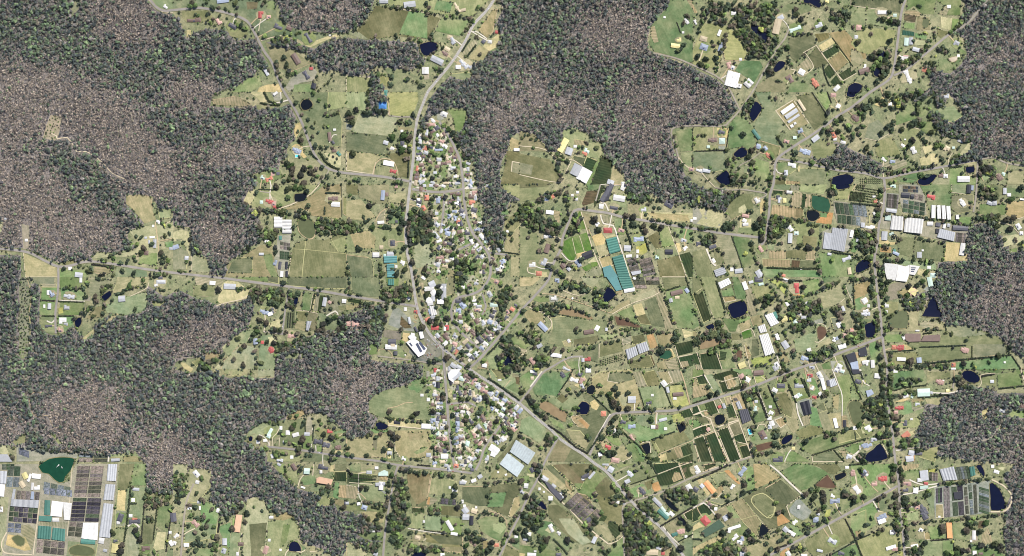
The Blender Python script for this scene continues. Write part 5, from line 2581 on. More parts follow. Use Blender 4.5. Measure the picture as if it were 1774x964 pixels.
G o 30 1490,220 1774,190 1774,300 1720,350 1660,540 1440,440
G k 0 1480,300 1640,290 1600,440 1440,440
G g 0 1480,100 1560,30 1740,140 1480,150
T 24 1555,30 1450,320 1200,130
Q 1555,30 16
H w 20 20 0 1555,85
H w 26 20 -20 1635,110
L 24 1400,180 1470,190
L 18 1510,190 1740,160
L 14 1470,30 1470,80
G g 88 620,510 800,520 790,670 620,650
G g 88 800,520 975,540 970,690 800,670
G k 0 980,540 1180,560 1180,730 980,690
S w 40 1030,580 1090,680
S w 30 1070,710 1140,720
H w 26 30 0 795,590
T 24 1120,615 1000,700 630,610 990,590
R 3 w 630,660 800,690 1060,720
L 8 800,680 1190,735
G o 0 800,710 1190,740 1190,910 1000,890 980,820 820,800
G o 0 850,730 1190,740 1180,830 960,820
G d 0 1000,850 1190,850 1180,920 1010,900
G d 0 730,710 800,720 800,800 640,790
H t 60 40 20 730,755
A 32 1.3 640,820 960,830 980,870 920,900 780,900 640,890
W n 680,930 720,900 800,910 810,946 680,946
R 3 s 820,760 790,790
H w 46 36 0 985,930
G o 0 820,890 1190,920 1190,946 820,946
S g 60 1200,450 1240,500
S w 60 1190,540 1260,545
S k 40 1285,530 1280,625
S t 50 1280,470 1340,490
H w 30 30 0 1210,430
H w 24 24 0 1330,445
H w 24 40 0 1190,385
G w 0 1190,430 1260,430 1270,580 1190,560
G k 0 1340,580 1430,540 1560,540 1620,600 1640,650 1580,790 1500,760 1380,690
G p 0 1500,620 1600,590 1640,650 1580,720 1500,680
L 24 1340,540 1430,490 1540,510 1630,600
R 3 t 1640,640 1640,580 1560,510 1450,480
L 28 1190,600 1240,690 1330,690
A 28 1.5 1200,740 1400,740 1430,760 1330,800 1210,780
H b 90 46 60 1295,810
T 34 1490,800 1380,850 1230,830 1230,900 1360,900 1350,770 1450,890 1480,860
H o 50 36 0 1540,830
G t 0 1400,780 1450,790 1440,880 1410,900 1390,840
L 20 1774,480 1690,600 1620,780 1560,920
G t 40 1720,350 1774,330 1774,440 1690,550 1660,530
G k 0 1690,760 1774,700 1774,880 1700,840
H w 40 30 0 1740,745
T 30 1740,700 1700,780 1740,790
G o 30 1640,830 1774,900 1774,946 1600,946
A 24 1.4 0,0 0,0 10,10
A 26 1.4 380,0 500,0 470,40 400,20
A 28 1.4 1330,860 1420,850 1410,946 1320,946
@ 900 804
H d 60 46 60 130,60
A 30 1.4 150,0 240,10 210,130 160,140 160,60
S w 50 45,220 90,225
G s 0 70,100 160,100 150,140 90,130
H g 50 40 30 30,285
G k 0 0,130 100,120 90,190 0,200
T 34 150,340 50,390 70,330 20,170 30,430 20,490
G o 40 270,20 330,10 560,220 540,300 460,240 400,190
G b 40 330,10 470,0 680,140 620,260 540,220 430,110
G k 40 560,200 640,200 760,290 720,340 600,290
G o 40 480,0 770,0 850,100 650,180 620,140
G k 60 670,180 780,60 890,130 840,200 760,300 620,230
G t 40 240,50 290,60 560,290 540,330 230,130
H d 50 40 -50 690,105
H w 30 36 0 650,150
S w 26 710,150 770,80
S d 36 640,140 710,110
T 26 700,65 735,25 765,45
L 12 210,150 350,260 480,330 420,390
S g 46 230,130 290,170
S w 36 330,210 370,240
U d 1 250,170 300,190 440,330 420,380 310,270
H w 60 46 30 410,300
H g 46 36 30 430,340
S d 24 290,200 350,250
G e 0 470,150 530,230 550,290 470,240
R 5 s 190,180 350,320 500,450 630,590 760,700 910,820
G g 40 150,240 200,200 420,420 600,580 640,640 480,520 340,370 280,380
H w 26 30 0 205,255
H w 24 20 0 250,285
S w 46 295,350 340,350
W n 170,400 210,370 270,430 270,470 200,440
A 30 1.4 130,340 180,350 280,440 270,560 150,490 90,430
G o 40 300,420 400,420 560,560 700,680 800,720 780,830 560,800 380,640 290,520
G d 40 400,560 560,560 640,700 740,800 640,830 500,720
B 4 6 m 590,290 860,510 450,420
G b 40 600,300 680,320 740,400 640,440 540,350
G e 40 700,440 860,500 800,560 670,500
R 3 t 520,330 660,440 780,540
G k 0 690,490 780,550 730,600 640,540
S d 46 690,580 730,560
T 30 775,570 715,630 735,655 675,620 790,590 760,620 460,280
G o 0 770,250 880,130 960,200 980,300 880,360 830,350
G o 0 760,290 850,340 1000,380 1060,430 1040,620 1040,700 900,620 820,560 860,500
G c 40 910,590 970,590 1040,660 1030,720 980,760 910,650
G c 40 850,520 900,540 870,590 810,580
A 24 1.7 720,310 780,280 820,340 780,400
A 26 1.6 930,330 1080,320 1080,380 1000,440 930,410
H w 50 30 20 1000,390
H w 30 30 0 1070,400
T 30 960,210 1000,260 840,500
G d 40 780,620 880,620 980,780 920,800 780,680
R 4 s 910,820 980,800 1060,740 1070,700
G k 0 960,800 1070,740 1080,946 900,946
S g 40 750,810 780,745
H t 36 20 60 790,745
A 22 1.5 660,710 740,690 750,730 670,740
T 26 820,815 850,860 830,880 860,895 890,920 920,880 1050,660 1060,770 980,820 1040,640
A 32 1.5 0,500 130,500 240,540 270,620 150,660 40,580
A 28 1.8 0,620 130,700 120,780 0,700
G k 0 130,560 340,600 440,760 520,800 500,900 340,770 250,760 180,700
H w 90 50 60 330,655
H w 46 40 30 400,710
G s 0 260,680 320,620 370,690 310,710
A 32 1.4 200,720 300,740 270,830 220,860 190,790
T 40 490,780 240,850 160,650 280,770 60,680
S w 40 60,710 120,720
S w 40 40,760 90,770
G w 0 20,780 80,780 70,830 20,810
L 14 350,770 430,850 490,920
G k 0 0,830 250,860 380,900 420,946 0,946
S w 46 80,930 170,935
H d 60 40 0 400,930
H w 30 20 0 160,895
G s 0 0,910 60,920 50,946 0,946
A 34 1.25 1080,440 1150,440 1240,500 1350,620 1400,700 1540,820 1520,870 1300,880 1280,946 1100,946 1080,820 1100,720 1080,700 1040,690 1040,640 1080,600
G d 0 1110,480 1160,460 1130,600 1100,610
G d 0 1170,540 1200,550 1190,600
G s 0 1220,730 1280,740 1260,770 1230,770
S t 56 1300,900 1420,905
S w 30 1400,850 1450,870
H r 36 36 0 1470,915
G t 0 1440,860 1560,860 1540,946 1500,946
T 44 1650,860 1570,920
G g 0 1640,830 1774,730 1774,946 1700,946
H g 70 30 0 880,10
S w 60 910,40 960,70
G t 0 960,90 1110,20 1130,20 1000,90
Y g 80 50 50 1130,100
S w 40 1080,190 1130,165
G g 0 960,110 1100,60 1340,20 1400,130 1170,210 1040,190
G k 0 990,0 1190,0 1010,40
L 10 1350,0 1410,110
L 8 1140,210 1400,120
T 20 1190,70 1260,30 1300,80 1330,130
A 26 1.5 1040,200 1120,210 1100,300 1060,260
Y d 95 50 55 1255,275
G k 0 1130,260 1260,200 1350,290 1220,340 1150,340
R 3 s 1220,290 1220,340
G x 0 1360,200 1420,180 1450,260 1390,290 1360,250
T 36 1140,330 1120,310
G o 0 1280,190 1360,160 1350,250 1310,270
G c 65 1370,0 1620,-20 1640,30 1400,110
G c 65 1400,120 1480,90 1640,30 1680,160 1550,210 1500,220 1440,220
G e 65 1590,80 1640,90 1670,150 1580,190 1560,150
G c 65 1640,0 1774,-20 1774,120 1700,150
G m 65 1650,60 1710,30 1710,80 1670,100
R 3 s 1400,110 1640,20 1774,-20
R 3 s 1630,0 1690,160
H w 70 60 60 1735,240
A 30 1.5 1480,290 1690,220 1774,270 1774,400 1640,400 1560,330 1420,340
A 28 1.5 1290,350 1400,310 1420,360 1340,410 1440,520 1440,600 1290,490 1230,420
S w 40 1370,350 1450,430
S n 40 1420,470 1520,560
S m 30 1450,440 1530,530
W k 1485,370 1510,350 1620,460 1600,490 1520,430
S w 36 1535,490 1580,530
L 12 1440,640 1774,440
G c 60 1680,510 1774,460 1774,580 1710,560
G b 60 1470,640 1610,560 1680,620 1560,720
W k 1620,560 1660,545 1710,600 1680,635
R 3 w 1470,640 1550,740 1640,830
Y p 90 60 0 1650,690
S n 36 1560,730 1620,710
G k 60 1560,740 1680,740 1700,760 1640,790
T 34 1740,650 1640,600
L 10 1620,800 1774,720
H w 30 30 0 1705,745
A 26 1.4 1740,300 1774,300 1774,360
L 22 1200,400 1300,500
@ 1200 804
H w 90 60 60 40,60
G k 0 100,0 230,0 240,30 130,70
G c 65 110,10 230,-10 240,20 130,70
G e 65 100,80 350,0 370,10 130,100
L 14 0,170 200,90 360,10
G g 0 180,110 330,80 340,160 300,220 250,230
G x 0 320,70 370,60 490,200 470,210 400,150
S x 60 130,180 220,290
S w 40 80,210 110,240
G s 0 30,140 130,150 200,290 150,330 90,240
H d 60 50 30 30,260
A 28 1.5 0,330 60,330 60,390 0,400
Y u 110 60 -50 510,75
G k 0 560,10 620,40 640,300 560,280 540,100
T 36 525,180 520,290 530,210 320,190 30,340 20,380
T 16 580,155 600,155 620,120 630,190 640,260 590,290
L 14 540,290 650,260
G t 0 620,0 760,0 900,140 640,260 630,120
H w 60 40 -60 410,235
G d 0 160,370 270,340 440,300 460,350 290,420
G e 0 250,250 300,210 320,270 240,360 180,350
T 26 230,310 330,330 310,320 360,320 360,380 240,430
L 10 290,435 460,350
R 3 s 130,380 290,435 450,360
H b 60 46 30 180,410
H w 36 36 0 235,460
G t 0 230,490 390,410 510,570 380,640 240,530
G t 60 390,410 510,350 700,590 650,740 510,590
G k 60 340,440 400,420 480,550 420,560
R 2 p 390,420 520,600
R 2 p 500,570 660,520
G o 0 520,350 650,270 900,160 1100,330 960,430 1000,540 1000,600 840,660 780,660
R 4 p 620,330 600,370 630,430 760,550 820,530 850,440
R 4 p 620,330 710,300 780,340 850,400
G o 0 620,330 720,310 840,390 830,510 770,540 640,430
G o 60 740,250 900,160 1070,320 990,420 880,400
T 28 850,395 880,495 930,480
G x 60 860,520 900,500 1000,590 870,640
G w 0 990,460 1060,370 1100,360 1220,490 1180,550 1130,580 1050,540 1000,500
Q 1085,430 10
S w 40 1070,440 1100,445
R 5 w 790,10 880,80 990,190 1120,310 1160,350
G k 0 900,80 1040,0 1200,0 1420,100 1340,150 1250,230 1120,270 1060,230
G o 0 1200,0 1480,0 1520,60 1450,110 1390,100 1300,30
W m 1250,220 1370,125 1390,130 1460,220 1450,245 1330,240
W k 1455,120 1550,85 1570,110 1560,130 1480,170 1460,150
A 30 1.4 1190,250 1300,230 1310,280 1200,290
T 36 1150,310 1340,330 1230,350 1340,440 1330,290 1340,370 1250,330
L 24 1180,380 1240,450 1300,490
G g 0 1180,330 1400,270 1480,260 1390,460 1310,470
G p 0 1260,390 1310,370 1300,440 1260,430
H w 46 36 20 1435,325
Y u 110 60 0 1455,380
G k 0 1500,340 1620,360 1660,420 1500,500
A 14 1.6 1430,490 1520,430 1530,460 1440,520
G y 0 1370,470 1420,460 1400,540 1350,540
T 28 1350,565 1400,550 1370,580 1230,530
H u 60 60 0 1260,570
S w 26 1270,505 1300,520
G k 0 1050,620 1200,560 1240,660 1180,700 1090,650
A 26 1.6 1100,590 1200,580 1240,660 1160,690
H w 36 60 30 1050,600
H w 30 30 0 1035,600
S w 50 930,650 970,690
H w 90 46 30 1010,710
G k 0 980,620 1060,640 1140,720 1060,740 1000,650
L 26 900,690 980,740 1010,790
L 22 660,780 760,740 900,660
W k 680,720 690,650 710,615 740,630 780,690 690,750
G t 0 660,740 680,620 700,600 790,680 770,700
G k 0 350,780 510,610 580,670 660,740 660,780 540,840
A 28 1.5 540,660 600,680 650,750 570,790
S w 30 360,670 490,630
S w 40 360,680 390,690
H g 60 90 60 350,545
H r 100 80 50 130,580
G s 0 0,640 90,580 160,630 60,660 0,690
G c 65 0,470 120,400 210,510 0,600
R 4 w 0,460 115,400 230,520
G t 65 160,540 200,500 240,550 190,570
U c 1 90,690 270,565 330,640 130,750
G m 0 130,380 180,380 230,440 180,450
A 18 1.7 140,390 210,400 220,440 180,460
T 36 310,700 260,530 380,520 575,700 610,780
H w 80 46 -40 430,750
H u 46 50 0 500,765
H w 60 50 0 480,805
P 510,770 8,8,0
G t 60 0,860 290,720 320,760 60,890 0,940
L 14 0,770 80,770 100,790
G g 0 0,700 90,700 110,760 0,780
A 28 1.7 40,900 300,760 370,820 520,870 520,946 200,946
T 30 400,870 340,910 530,870 570,920 280,870 270,900 430,900
H g 60 50 0 510,920
G d 0 560,830 720,790 930,700 1000,800 1030,820 860,900 700,946 560,946 550,880
T 30 755,810 800,870 890,780 920,770 870,870 760,930
L 14 800,880 960,830
G x 0 890,920 970,850 1020,900 1010,946 900,946
H w 60 46 60 980,920
H w 70 40 0 1140,940
A 28 1.6 990,860 1120,830 1170,880 1080,900 1010,890
G g 0 1150,790 1380,640 1550,560 1660,780 1400,900 1240,946 1180,900
Y g 95 60 30 1430,790
R 3 w 1390,630 1430,720
S g 26 1270,880 1330,895
L 10 1560,560 1670,780 1774,740
L 10 1400,940 1670,790
L 8 1670,800 1740,946
G g 0 1560,560 1700,500 1774,470 1774,730 1680,760
G e 0 1650,700 1740,680 1720,750 1670,750
G t 0 1690,790 1774,760 1774,946 1750,946
G k 0 1500,880 1670,820 1720,946 1420,946
H d 70 46 20 1520,920
T 30 1290,610 1180,700 1230,690 1000,790 1190,720 1640,900
A 26 1.4 1400,330 1420,330 1410,340
T 40 1550,290 1560,320
L 26 1580,310 1680,390
Y w 95 60 60 1680,265
H p 50 46 0 1640,100
H w 40 30 0 1580,35
G k 0 1620,160 1750,120 1774,240 1720,400 1620,300
R 3 s 1660,110 1680,200
Y u 60 50 -40 1755,90
L 12 1600,10 1774,0
@ 1474 804
G k 0 0,0 440,0 430,180 300,270 200,330 0,330
H d 60 46 -50 135,95
H w 30 46 -50 155,105
R 4 t 130,120 200,210 280,290
Y r 95 60 0 325,150
H p 60 46 0 240,200
H p 40 70 20 15,90
R 3 s 50,100 60,220
Y w 80 60 60 65,265
T 36 100,60 440,20 440,60 30,380 20,340 130,330 450,250 280,350 460,320
L 30 430,0 440,180
L 26 20,340 60,400
G e 0 480,40 560,0 700,0 690,40 560,70 500,50
U g 1 700,70 780,60 795,165 715,175
U w 1 750,65 785,60 795,160 770,165
S w 40 680,165 730,165
H p 90 50 0 575,205
S r 26 745,195 790,200
U m 1 705,225 790,220 790,250 705,260
S w 50 665,240 660,300
H d 60 40 0 560,265
G w 0 640,240 700,240 690,310 640,300
R 4 w 510,315 620,300 760,260 900,220
R 4 w 600,160 660,190 760,215 900,200
T 34 510,60 530,110 550,350 560,390 580,430
G k 0 560,70 700,60 700,150 620,170 540,150
G y 0 790,50 870,50 860,100 800,90
B 6 1 m 800,80 890,90 800,170
U g 5 905,55 1050,25 1090,160 945,170
B 5 1 c 1060,30 1200,20 1090,165
U n 2 1210,30 1260,20 1275,110 1225,130
G d 0 1250,30 1300,100 1380,130 1250,130
W n 1280,20 1330,10 1370,90 1360,130 1320,90
L 26 900,190 1080,190 1240,170 1430,150
G w 0 850,240 1430,170 1440,490 1270,520 960,550 860,560
B 3 1 d 870,250 935,240 870,405
B 2 1 m 945,235 1010,230 955,550
B 2 2 d 1025,230 1145,215 1045,545
U k 1 1050,290 1130,280 1140,355 1060,360
B 1 3 m 1155,235 1190,230 1175,520
B 1 4 c 1200,210 1235,205 1225,525
B 1 1 m 1250,210 1285,205 1265,515
B 1 9 c 1310,230 1415,260 1310,490
W n 1420,210 1450,195 1520,260 1580,400 1575,460 1440,475 1430,350
R 6 s 1440,160 1560,220 1640,310 1640,400 1580,480 1430,490
G g 0 740,300 860,260 850,540 790,540 800,420
G d 0 870,420 940,415 950,550 870,550
A 28 1.4 750,280 840,270 820,350 760,330
Y d 130 70 60 740,470
H d 90 60 60 755,530
H p 60 46 0 680,440
G p 0 570,500 690,480 700,570 570,580
A 28 1.4 520,340 600,330 590,420 540,420
A 26 1.5 620,410 700,390 600,470 560,480
G k 0 510,470 640,440 700,470 560,520
H w 24 20 0 905,540
L 24 570,610 700,600 950,580 1240,560 1560,510
L 28 480,350 480,470 480,650
A 30 1.4 410,570 500,560 510,710 460,700
L 26 570,640 570,820
G g 0 580,640 650,640 650,760 590,760
G d 0 660,640 750,650 750,770 660,770
G t 0 750,700 810,700 810,770 760,780
H w 46 46 30 715,680
G k 0 780,640 930,620 960,760 820,770
U x 1 975,600 1030,600 1040,760 985,760
G k 0 1040,610 1160,600 1180,780 1060,760
G g 0 760,790 940,790 930,946 740,946
G k 0 940,790 1040,790 1060,946 940,946
G g 0 1060,780 1200,790 1220,946 1060,946
T 40 930,640 935,685 1180,680 1320,690 1330,830 1470,820 1090,860 980,910 1090,910 1520,840 1140,890 1380,600
T 28 1030,910 1210,940 1390,860 1230,830 1200,880 1540,890 1280,940 1450,940
A 32 1.5 1160,580 1310,570 1300,620 1200,650 1170,620
G m 0 1310,590 1360,580 1350,660 1300,660
S w 36 1260,680 1260,775
G e 0 1340,730 1400,660 1430,740 1440,800 1370,830 1340,780
G w 0 1220,740 1300,720 1300,790 1220,800
S w 44 1245,910 1285,910
G k 0 1220,800 1330,860 1460,860 1590,946 1240,946
H w 24 24 0 1230,790
H b 50 30 0 1330,920
H w 80 36 -10 650,840
A 32 1.4 690,810 770,780 770,830 720,850
A 30 1.4 570,850 720,860 730,946 580,946
L 10 820,785 1000,770
L 8 1050,770 1055,940
G g 0 280,360 460,250 460,480 380,500 290,470
G k 0 0,500 220,400 270,480 260,620 60,760 0,720
Y u 110 60 -20 315,545
S w 46 280,600 355,570
G s 0 250,520 300,480 370,500 380,540 340,610 270,610
R 4 w 225,375 290,490
T 28 405,505 215,550 350,310 340,320 375,375 410,430 110,720 160,620
L 26 220,740 350,660
G g 0 50,790 380,640 520,730 530,880 400,946 110,946
H d 60 46 60 430,700
H w 46 46 0 420,700
S w 36 360,870 460,840
H p 60 46 0 450,870
G k 0 0,830 60,850 80,946 0,946
L 10 0,660 50,770 110,946
L 10 0,800 200,720
G e 0 40,690 100,680 110,740 60,760
L 10 400,930 530,870
G y 0 470,930 530,900 530,946
R 3 s 500,500 640,490
G g 0 1490,0 1560,0 1580,120 1520,130 1440,120
H w 60 36 20 1490,80
G s 0 1500,40 1580,30 1560,70
H w 36 36 0 1450,25
@g
U l 9 894,762 927.7,784.6 915,805 883,782.5
U l 9 879.4,784.6 908.5,807.4 896,826.6 865.4,803.8
W G 67.6,809 72,803 79.5,799 86,795.5 101.5,793 118,793 129,796 127,804 122,816 113,826 111.6,833 104,836 95,831 84.6,821 74,819
I 98,810 7;-45
I 107,808 4;70
U w 1 1531.5,455.7 1554.5,458.3 1553,474 1550,486 1536.7,486 1532.4,470
U w 1 1555,458.5 1568,462 1574,459.5 1574.4,475.2 1570,488.4 1551,486.5 1553.6,474
U w 1 1575,459 1592.8,461.7 1584,477 1575,475.5
"""
# ---------------------------------------------------------------- reading the survey
def lin(c):
    c /= 255.0
    return c / 12.92 if c <= 0.04045 else ((c + 0.055) / 1.055) ** 2.4
def col(r, g, b, k=1.0):
    return tuple(min(0.82, lin(v) * k / GAIN) for v in (r, g, b)) + (1.0,)
ITEMS = []
ox = oy = 0.0; sc = 1.0
for line in DATA.strip().split('\n'):
    t = line.split()
    if not t: continue
    if t[0][0] == '@':
        if t[0] == '@g': ox = oy = 0.0; sc = 1.0
        else: ox, oy, sc = float(t[1]), float(t[2]), 1 / 5.913
        continue
    pts, args = [], []
    for q in t[1:]:
        if q.count(',') == 1 and not q.startswith(','):
            a, b = q.split(','); pts.append((ox + float(a) * sc, oy + float(b) * sc))
        else: args.append(q)
    ITEMS.append((t[0], args, pts, sc))
ZM = MPP / 5.913     # metres per survey unit

# ---------------------------------------------------------------- terrain
XS = np.concatenate([[-16000, -9000, -5000, -3000], np.arange(-1900, 1901, 12.0), [3000, 5000, 9000, 16000]])
YS = np.concatenate([[-16000, -9000, -5000, -2600], np.arange(-1100, 1101, 12.0), [2600, 5000, 9000, 16000]])
GX, GY = np.meshgrid(XS, YS)
def gully_depth(X, Y):
    d = np.full(X.shape, 1e9)
    for k, a, p, s in ITEMS:
        if k != 'V': continue
        for (x0, y0), (x1, y1) in zip(p, p[1:]):
            ax, ay, bx, by = (x0 - 887) * MPP, (482 - y0) * MPP, (x1 - 887) * MPP, (482 - y1) * MPP
            vx, vy = bx - ax, by - ay
            tt = np.clip(((X - ax) * vx + (Y - ay) * vy) / (vx * vx + vy * vy), 0, 1)
            d = np.minimum(d, (X - ax - tt * vx) ** 2 + (Y - ay - tt * vy) ** 2)
    return -26 * np.exp(-d / (2 * 110.0 ** 2))
GH = gully_depth(GX, GY) + 1.8 * np.sin(GX / 310 + 1) * np.cos(GY / 270) + 0.7 * np.sin((GX + GY) / 170)
GH *= np.clip((6000 - np.hypot(GX, GY)) / 3000, 0, 1)
def height(x, y):
    x = np.asarray(x, float); y = np.asarray(y, float)
    i = np.clip(np.searchsorted(XS, x) - 1, 0, len(XS) - 2); j = np.clip(np.searchsorted(YS, y) - 1, 0, len(YS) - 2)
    u = (x - XS[i]) / (XS[i + 1] - XS[i]); v = (y - YS[j]) / (YS[j + 1] - YS[j])
    return (GH[j, i] * (1 - u) + GH[j, i + 1] * u) * (1 - v) + (GH[j + 1, i] * (1 - u) + GH[j + 1, i + 1] * u) * v
def world(px, py):
    px = np.asarray(px, float); py = np.asarray(py, float)
    x = (px - 887) * MPP; y = (482 - py) * MPP
    z = height(x, y); k = 1 - z / CAM_H
    x = x * k; y = y * k
    return x, y, height(x, y)
def W1(p):
    x, y, z = world(*p); return float(x), float(y), float(z)

# ---------------------------------------------------------------- raster masks on the survey grid
MX, MY = 100, 60
GW, GHT = 1774 + 2 * MX, 964 + 2 * MY
def raster(pts, mask, val=True):
    p = np.array(pts) + [MX, MY]
    y0, y1 = max(0, int(p[:, 1].min())), min(GHT - 1, int(p[:, 1].max()) + 1)
    for yy in range(y0, y1 + 1):
        yc = yy + 0.5; xs = []
        for (ax, ay), (bx, by) in zip(p, np.roll(p, -1, 0)):
            if (ay <= yc) != (by <= yc): xs.append(ax + (yc - ay) * (bx - ax) / (by - ay))
        xs.sort()
        for a, b in zip(xs[::2], xs[1::2]):
            i0, i1 = max(0, int(round(a))), min(GW, int(round(b)))
            if i1 > i0: mask[yy, i0:i1] = val
def strip(pts, wpx):
    p = np.array(pts, float); n = len(p); out_l, out_r = [], []
    for i in range(n):
        d0 = p[i] - p[i - 1] if i else p[1] - p[0]
        d1 = p[i + 1] - p[i] if i < n - 1 else d0
        d0 = d0 / (np.hypot(*d0) + 1e-9); d1 = d1 / (np.hypot(*d1) + 1e-9)
        t = d0 + d1; t /= (np.hypot(*t) + 1e-9); nn = np.array([-t[1], t[0]])
        m = wpx / 2 / max(0.55, float(np.dot(nn, [-d1[1], d1[0]])))
        out_l.append(p[i] + nn * m); out_r.append(p[i] - nn * m)
    return out_l, out_r
def smooth(pts):
    if len(pts) < 3: return pts
    p = np.array(pts, float); out = []
    for i in range(len(p) - 1):
        p0 = p[max(i - 1, 0)]; p1 = p[i]; p2 = p[i + 1]; p3 = p[min(i + 2, len(p) - 1)]
        n = max(2, int(np.hypot(*(p2 - p1)) / 8))
        for k in range(n):
            t = k / n
            out.append(tuple(0.5 * (2 * p1 + (p2 - p0) * t + (2 * p0 - 5 * p1 + 4 * p2 - p3) * t * t + (3 * p1 - p0 - 3 * p2 + p3) * t ** 3)))
    out.append(tuple(p[-1])); return out
m_forest = np.zeros((GHT, GW), bool); m_ridge = np.zeros((GHT, GW), np.float32); m_field = m_forest.copy(); m_hard = m_forest.copy(); m_village = m_forest.copy()
m_street = m_forest.copy(); m_strict = m_forest.copy()
m_layer = np.zeros((GHT, GW), np.int16)
def rect_px(cx, cy, L, Wd, ang):
    a = R(ang); ca, sa = math.cos(a), math.sin(a)
    return [(cx + ca * u * L / 2 - sa * v * Wd / 2, cy + sa * u * L / 2 + ca * v * Wd / 2) for u, v in ((-1, -1), (1, -1), (1, 1), (-1, 1))]
def look(mask, px, py):
    i = np.clip((np.asarray(px) + MX).astype(int), 0, GW - 1); j = np.clip((np.asarray(py) + MY).astype(int), 0, GHT - 1)
    return mask[j, i]

for k, a, p, s in ITEMS:
    if k == 'F': raster(p, m_forest)
    elif k == 'K': raster(p, m_ridge, float(a[0]) if a else 1.0)
    elif k == 'G':
        raster(p, m_village if a[0] == 'z' else m_field)
        if a[0] in 'wa': raster(p, m_hard)
        if a[0] == 'f': raster(p, m_strict)
    elif k in 'WU': raster(p, m_hard); raster(p, m_field)
    elif k == 'R':
        l, r = strip(smooth(p), float(a[0]) / MPP + (1.2 if a[1] in 'mr' else 1.5 if look(m_forest, *p[len(p) // 2]) else 0.2))
        q = l + r[::-1]; raster(q, m_hard); raster(q, m_field)
        if a[1] in 'mr':
            l, r = strip(smooth(p), float(a[0]) / MPP + 3.6); raster(l + r[::-1], m_street)
    elif k in 'HY':
        for c in p: raster(rect_px(c[0], c[1], float(a[1]) / 5.913, float(a[2]) / 5.913, float(a[3])), m_hard)
    elif k == 'S':
        for q0, q1 in zip(p[::2], p[1::2]):
            l, r = strip([q0, q1], float(a[1]) / 5.913); raster(l + r[::-1], m_hard)
# ---------------------------------------------------------------- materials
class NT:
    def __init__(s, name):
        s.m = bpy.data.materials.new(name); s.m.use_nodes = True; s.t = s.m.node_tree; s.b = s.t.nodes['Principled BSDF']
        s.b.inputs['Specular IOR Level'].default_value = 0.2
    def n(s, typ, **kw):
        x = s.t.nodes.new(typ)
        for k, v in kw.items(): setattr(x, k, v)
        return x
    def l(s, a, b): s.t.links.new(a, b)
    def math(s, op, a, b=None, c=None):
        x = s.n('ShaderNodeMath', operation=op)
        for i, v in enumerate((a, b, c)):
            if v is None: continue
            if isinstance(v, (int, float)): x.inputs[i].default_value = v
            else: s.l(v, x.inputs[i])
        return x.outputs[0]
    def noise(s, vec, scale, detail=3, rough=0.6):
        x = s.n('ShaderNodeTexNoise'); x.inputs['Scale'].default_value = scale; x.inputs['Detail'].default_value = detail; x.inputs['Roughness'].default_value = rough
        s.l(vec, x.inputs['Vector']); return x.outputs['Fac']
    def ramp(s, f, a, b):
        x = s.n('ShaderNodeMapRange'); x.inputs[1].default_value = a; x.inputs[2].default_value = b; s.l(f, x.inputs[0]); return x.outputs[0]
    def mix(s, f, a, b, mode='MIX'):
        x = s.n('ShaderNodeMix', data_type='RGBA', blend_type=mode)
        for inp, v in ((x.inputs[0], f), (x.inputs[6], a), (x.inputs[7], b)):
            if isinstance(v, (int, float)): inp.default_value = v
            elif isinstance(v, tuple): inp.default_value = v
            else: s.l(v, inp)
        return x.outputs[2]
    def geo(s): return s.n('ShaderNodeNewGeometry').outputs['Position']
    def attr(s, name, typ='OBJECT'):
        x = s.n('ShaderNodeAttribute', attribute_type=typ); x.attribute_name = name; return x
    def ocol(s): return s.n('ShaderNodeObjectInfo')
    def out(s, c, rough=0.9):
        if isinstance(c, tuple): s.b.inputs['Base Color'].default_value = c
        else: s.l(c, s.b.inputs['Base Color'])
        s.b.inputs['Roughness'].default_value = rough; return s.m

def mat_field(name, patch, dry, speck, row_w, row_k):
    t = NT(name); g = t.geo(); oi = t.ocol(); c = oi.outputs['Color']
    vr = t.n('ShaderNodeVectorRotate', rotation_type='Z_AXIS'); t.l(g, vr.inputs[0]); t.l(t.attr('ang').outputs['Fac'], vr.inputs['Angle'])
    n1 = t.noise(g, 0.011, 4); n2 = t.noise(g, 0.04, 6, 0.78); n3 = t.noise(g, 0.3, 4, 0.75)
    stre = t.n('ShaderNodeMapping'); stre.inputs['Scale'].default_value = (0.012, 0.16, 1); t.l(vr.outputs[0], stre.inputs[0])
    n4 = t.noise(stre.outputs[0], 1.0, 3)
    c = t.mix(t.math('MULTIPLY', t.ramp(n1, 0.42, 0.68), patch), c, dry, 'MIX')
    lo = t.mix(1.0, c, (0.5, 0.57, 0.47, 1), 'MULTIPLY'); hi = t.mix(1.0, c, (1.4, 1.34, 1.3, 1), 'MULTIPLY')
    mix = t.math('ADD', t.math('MULTIPLY', n2, 0.5), t.math('ADD', t.math('MULTIPLY', n3, speck), t.math('MULTIPLY', n4, 0.22)))
    c = t.mix(t.ramp(mix, 0.36 + speck * 0.25, 0.60 + speck * 0.8), lo, hi)
    if row_k:
        wv = t.n('ShaderNodeTexWave', wave_type='BANDS', bands_direction='Y'); wv.inputs['Scale'].default_value = 0.314 / row_w
        wv.inputs['Distortion'].default_value = 0.6; wv.inputs['Detail'].default_value = 1; wv.inputs['Detail Scale'].default_value = 0.2
        t.l(vr.outputs[0], wv.inputs[0])
        c = t.mix(t.math('MULTIPLY', t.ramp(wv.outputs['Fac'], 0.3, 0.7), row_k), c, t.mix(1.0, c, (0.45, 0.55, 0.45, 1), 'MULTIPLY'))
    return t.out(c)
DRY = col(198, 184, 150)
M_GRASS = mat_field('pasture_grass', 0.55, DRY, 0.22, 6, 0.0)
M_MOWN = mat_field('mown_grass', 0.4, DRY, 0.2, 7, 0.1)
M_CROP = mat_field('crop_rows', 0.45, col(116, 108, 80), 0.3, 8, 0.6)
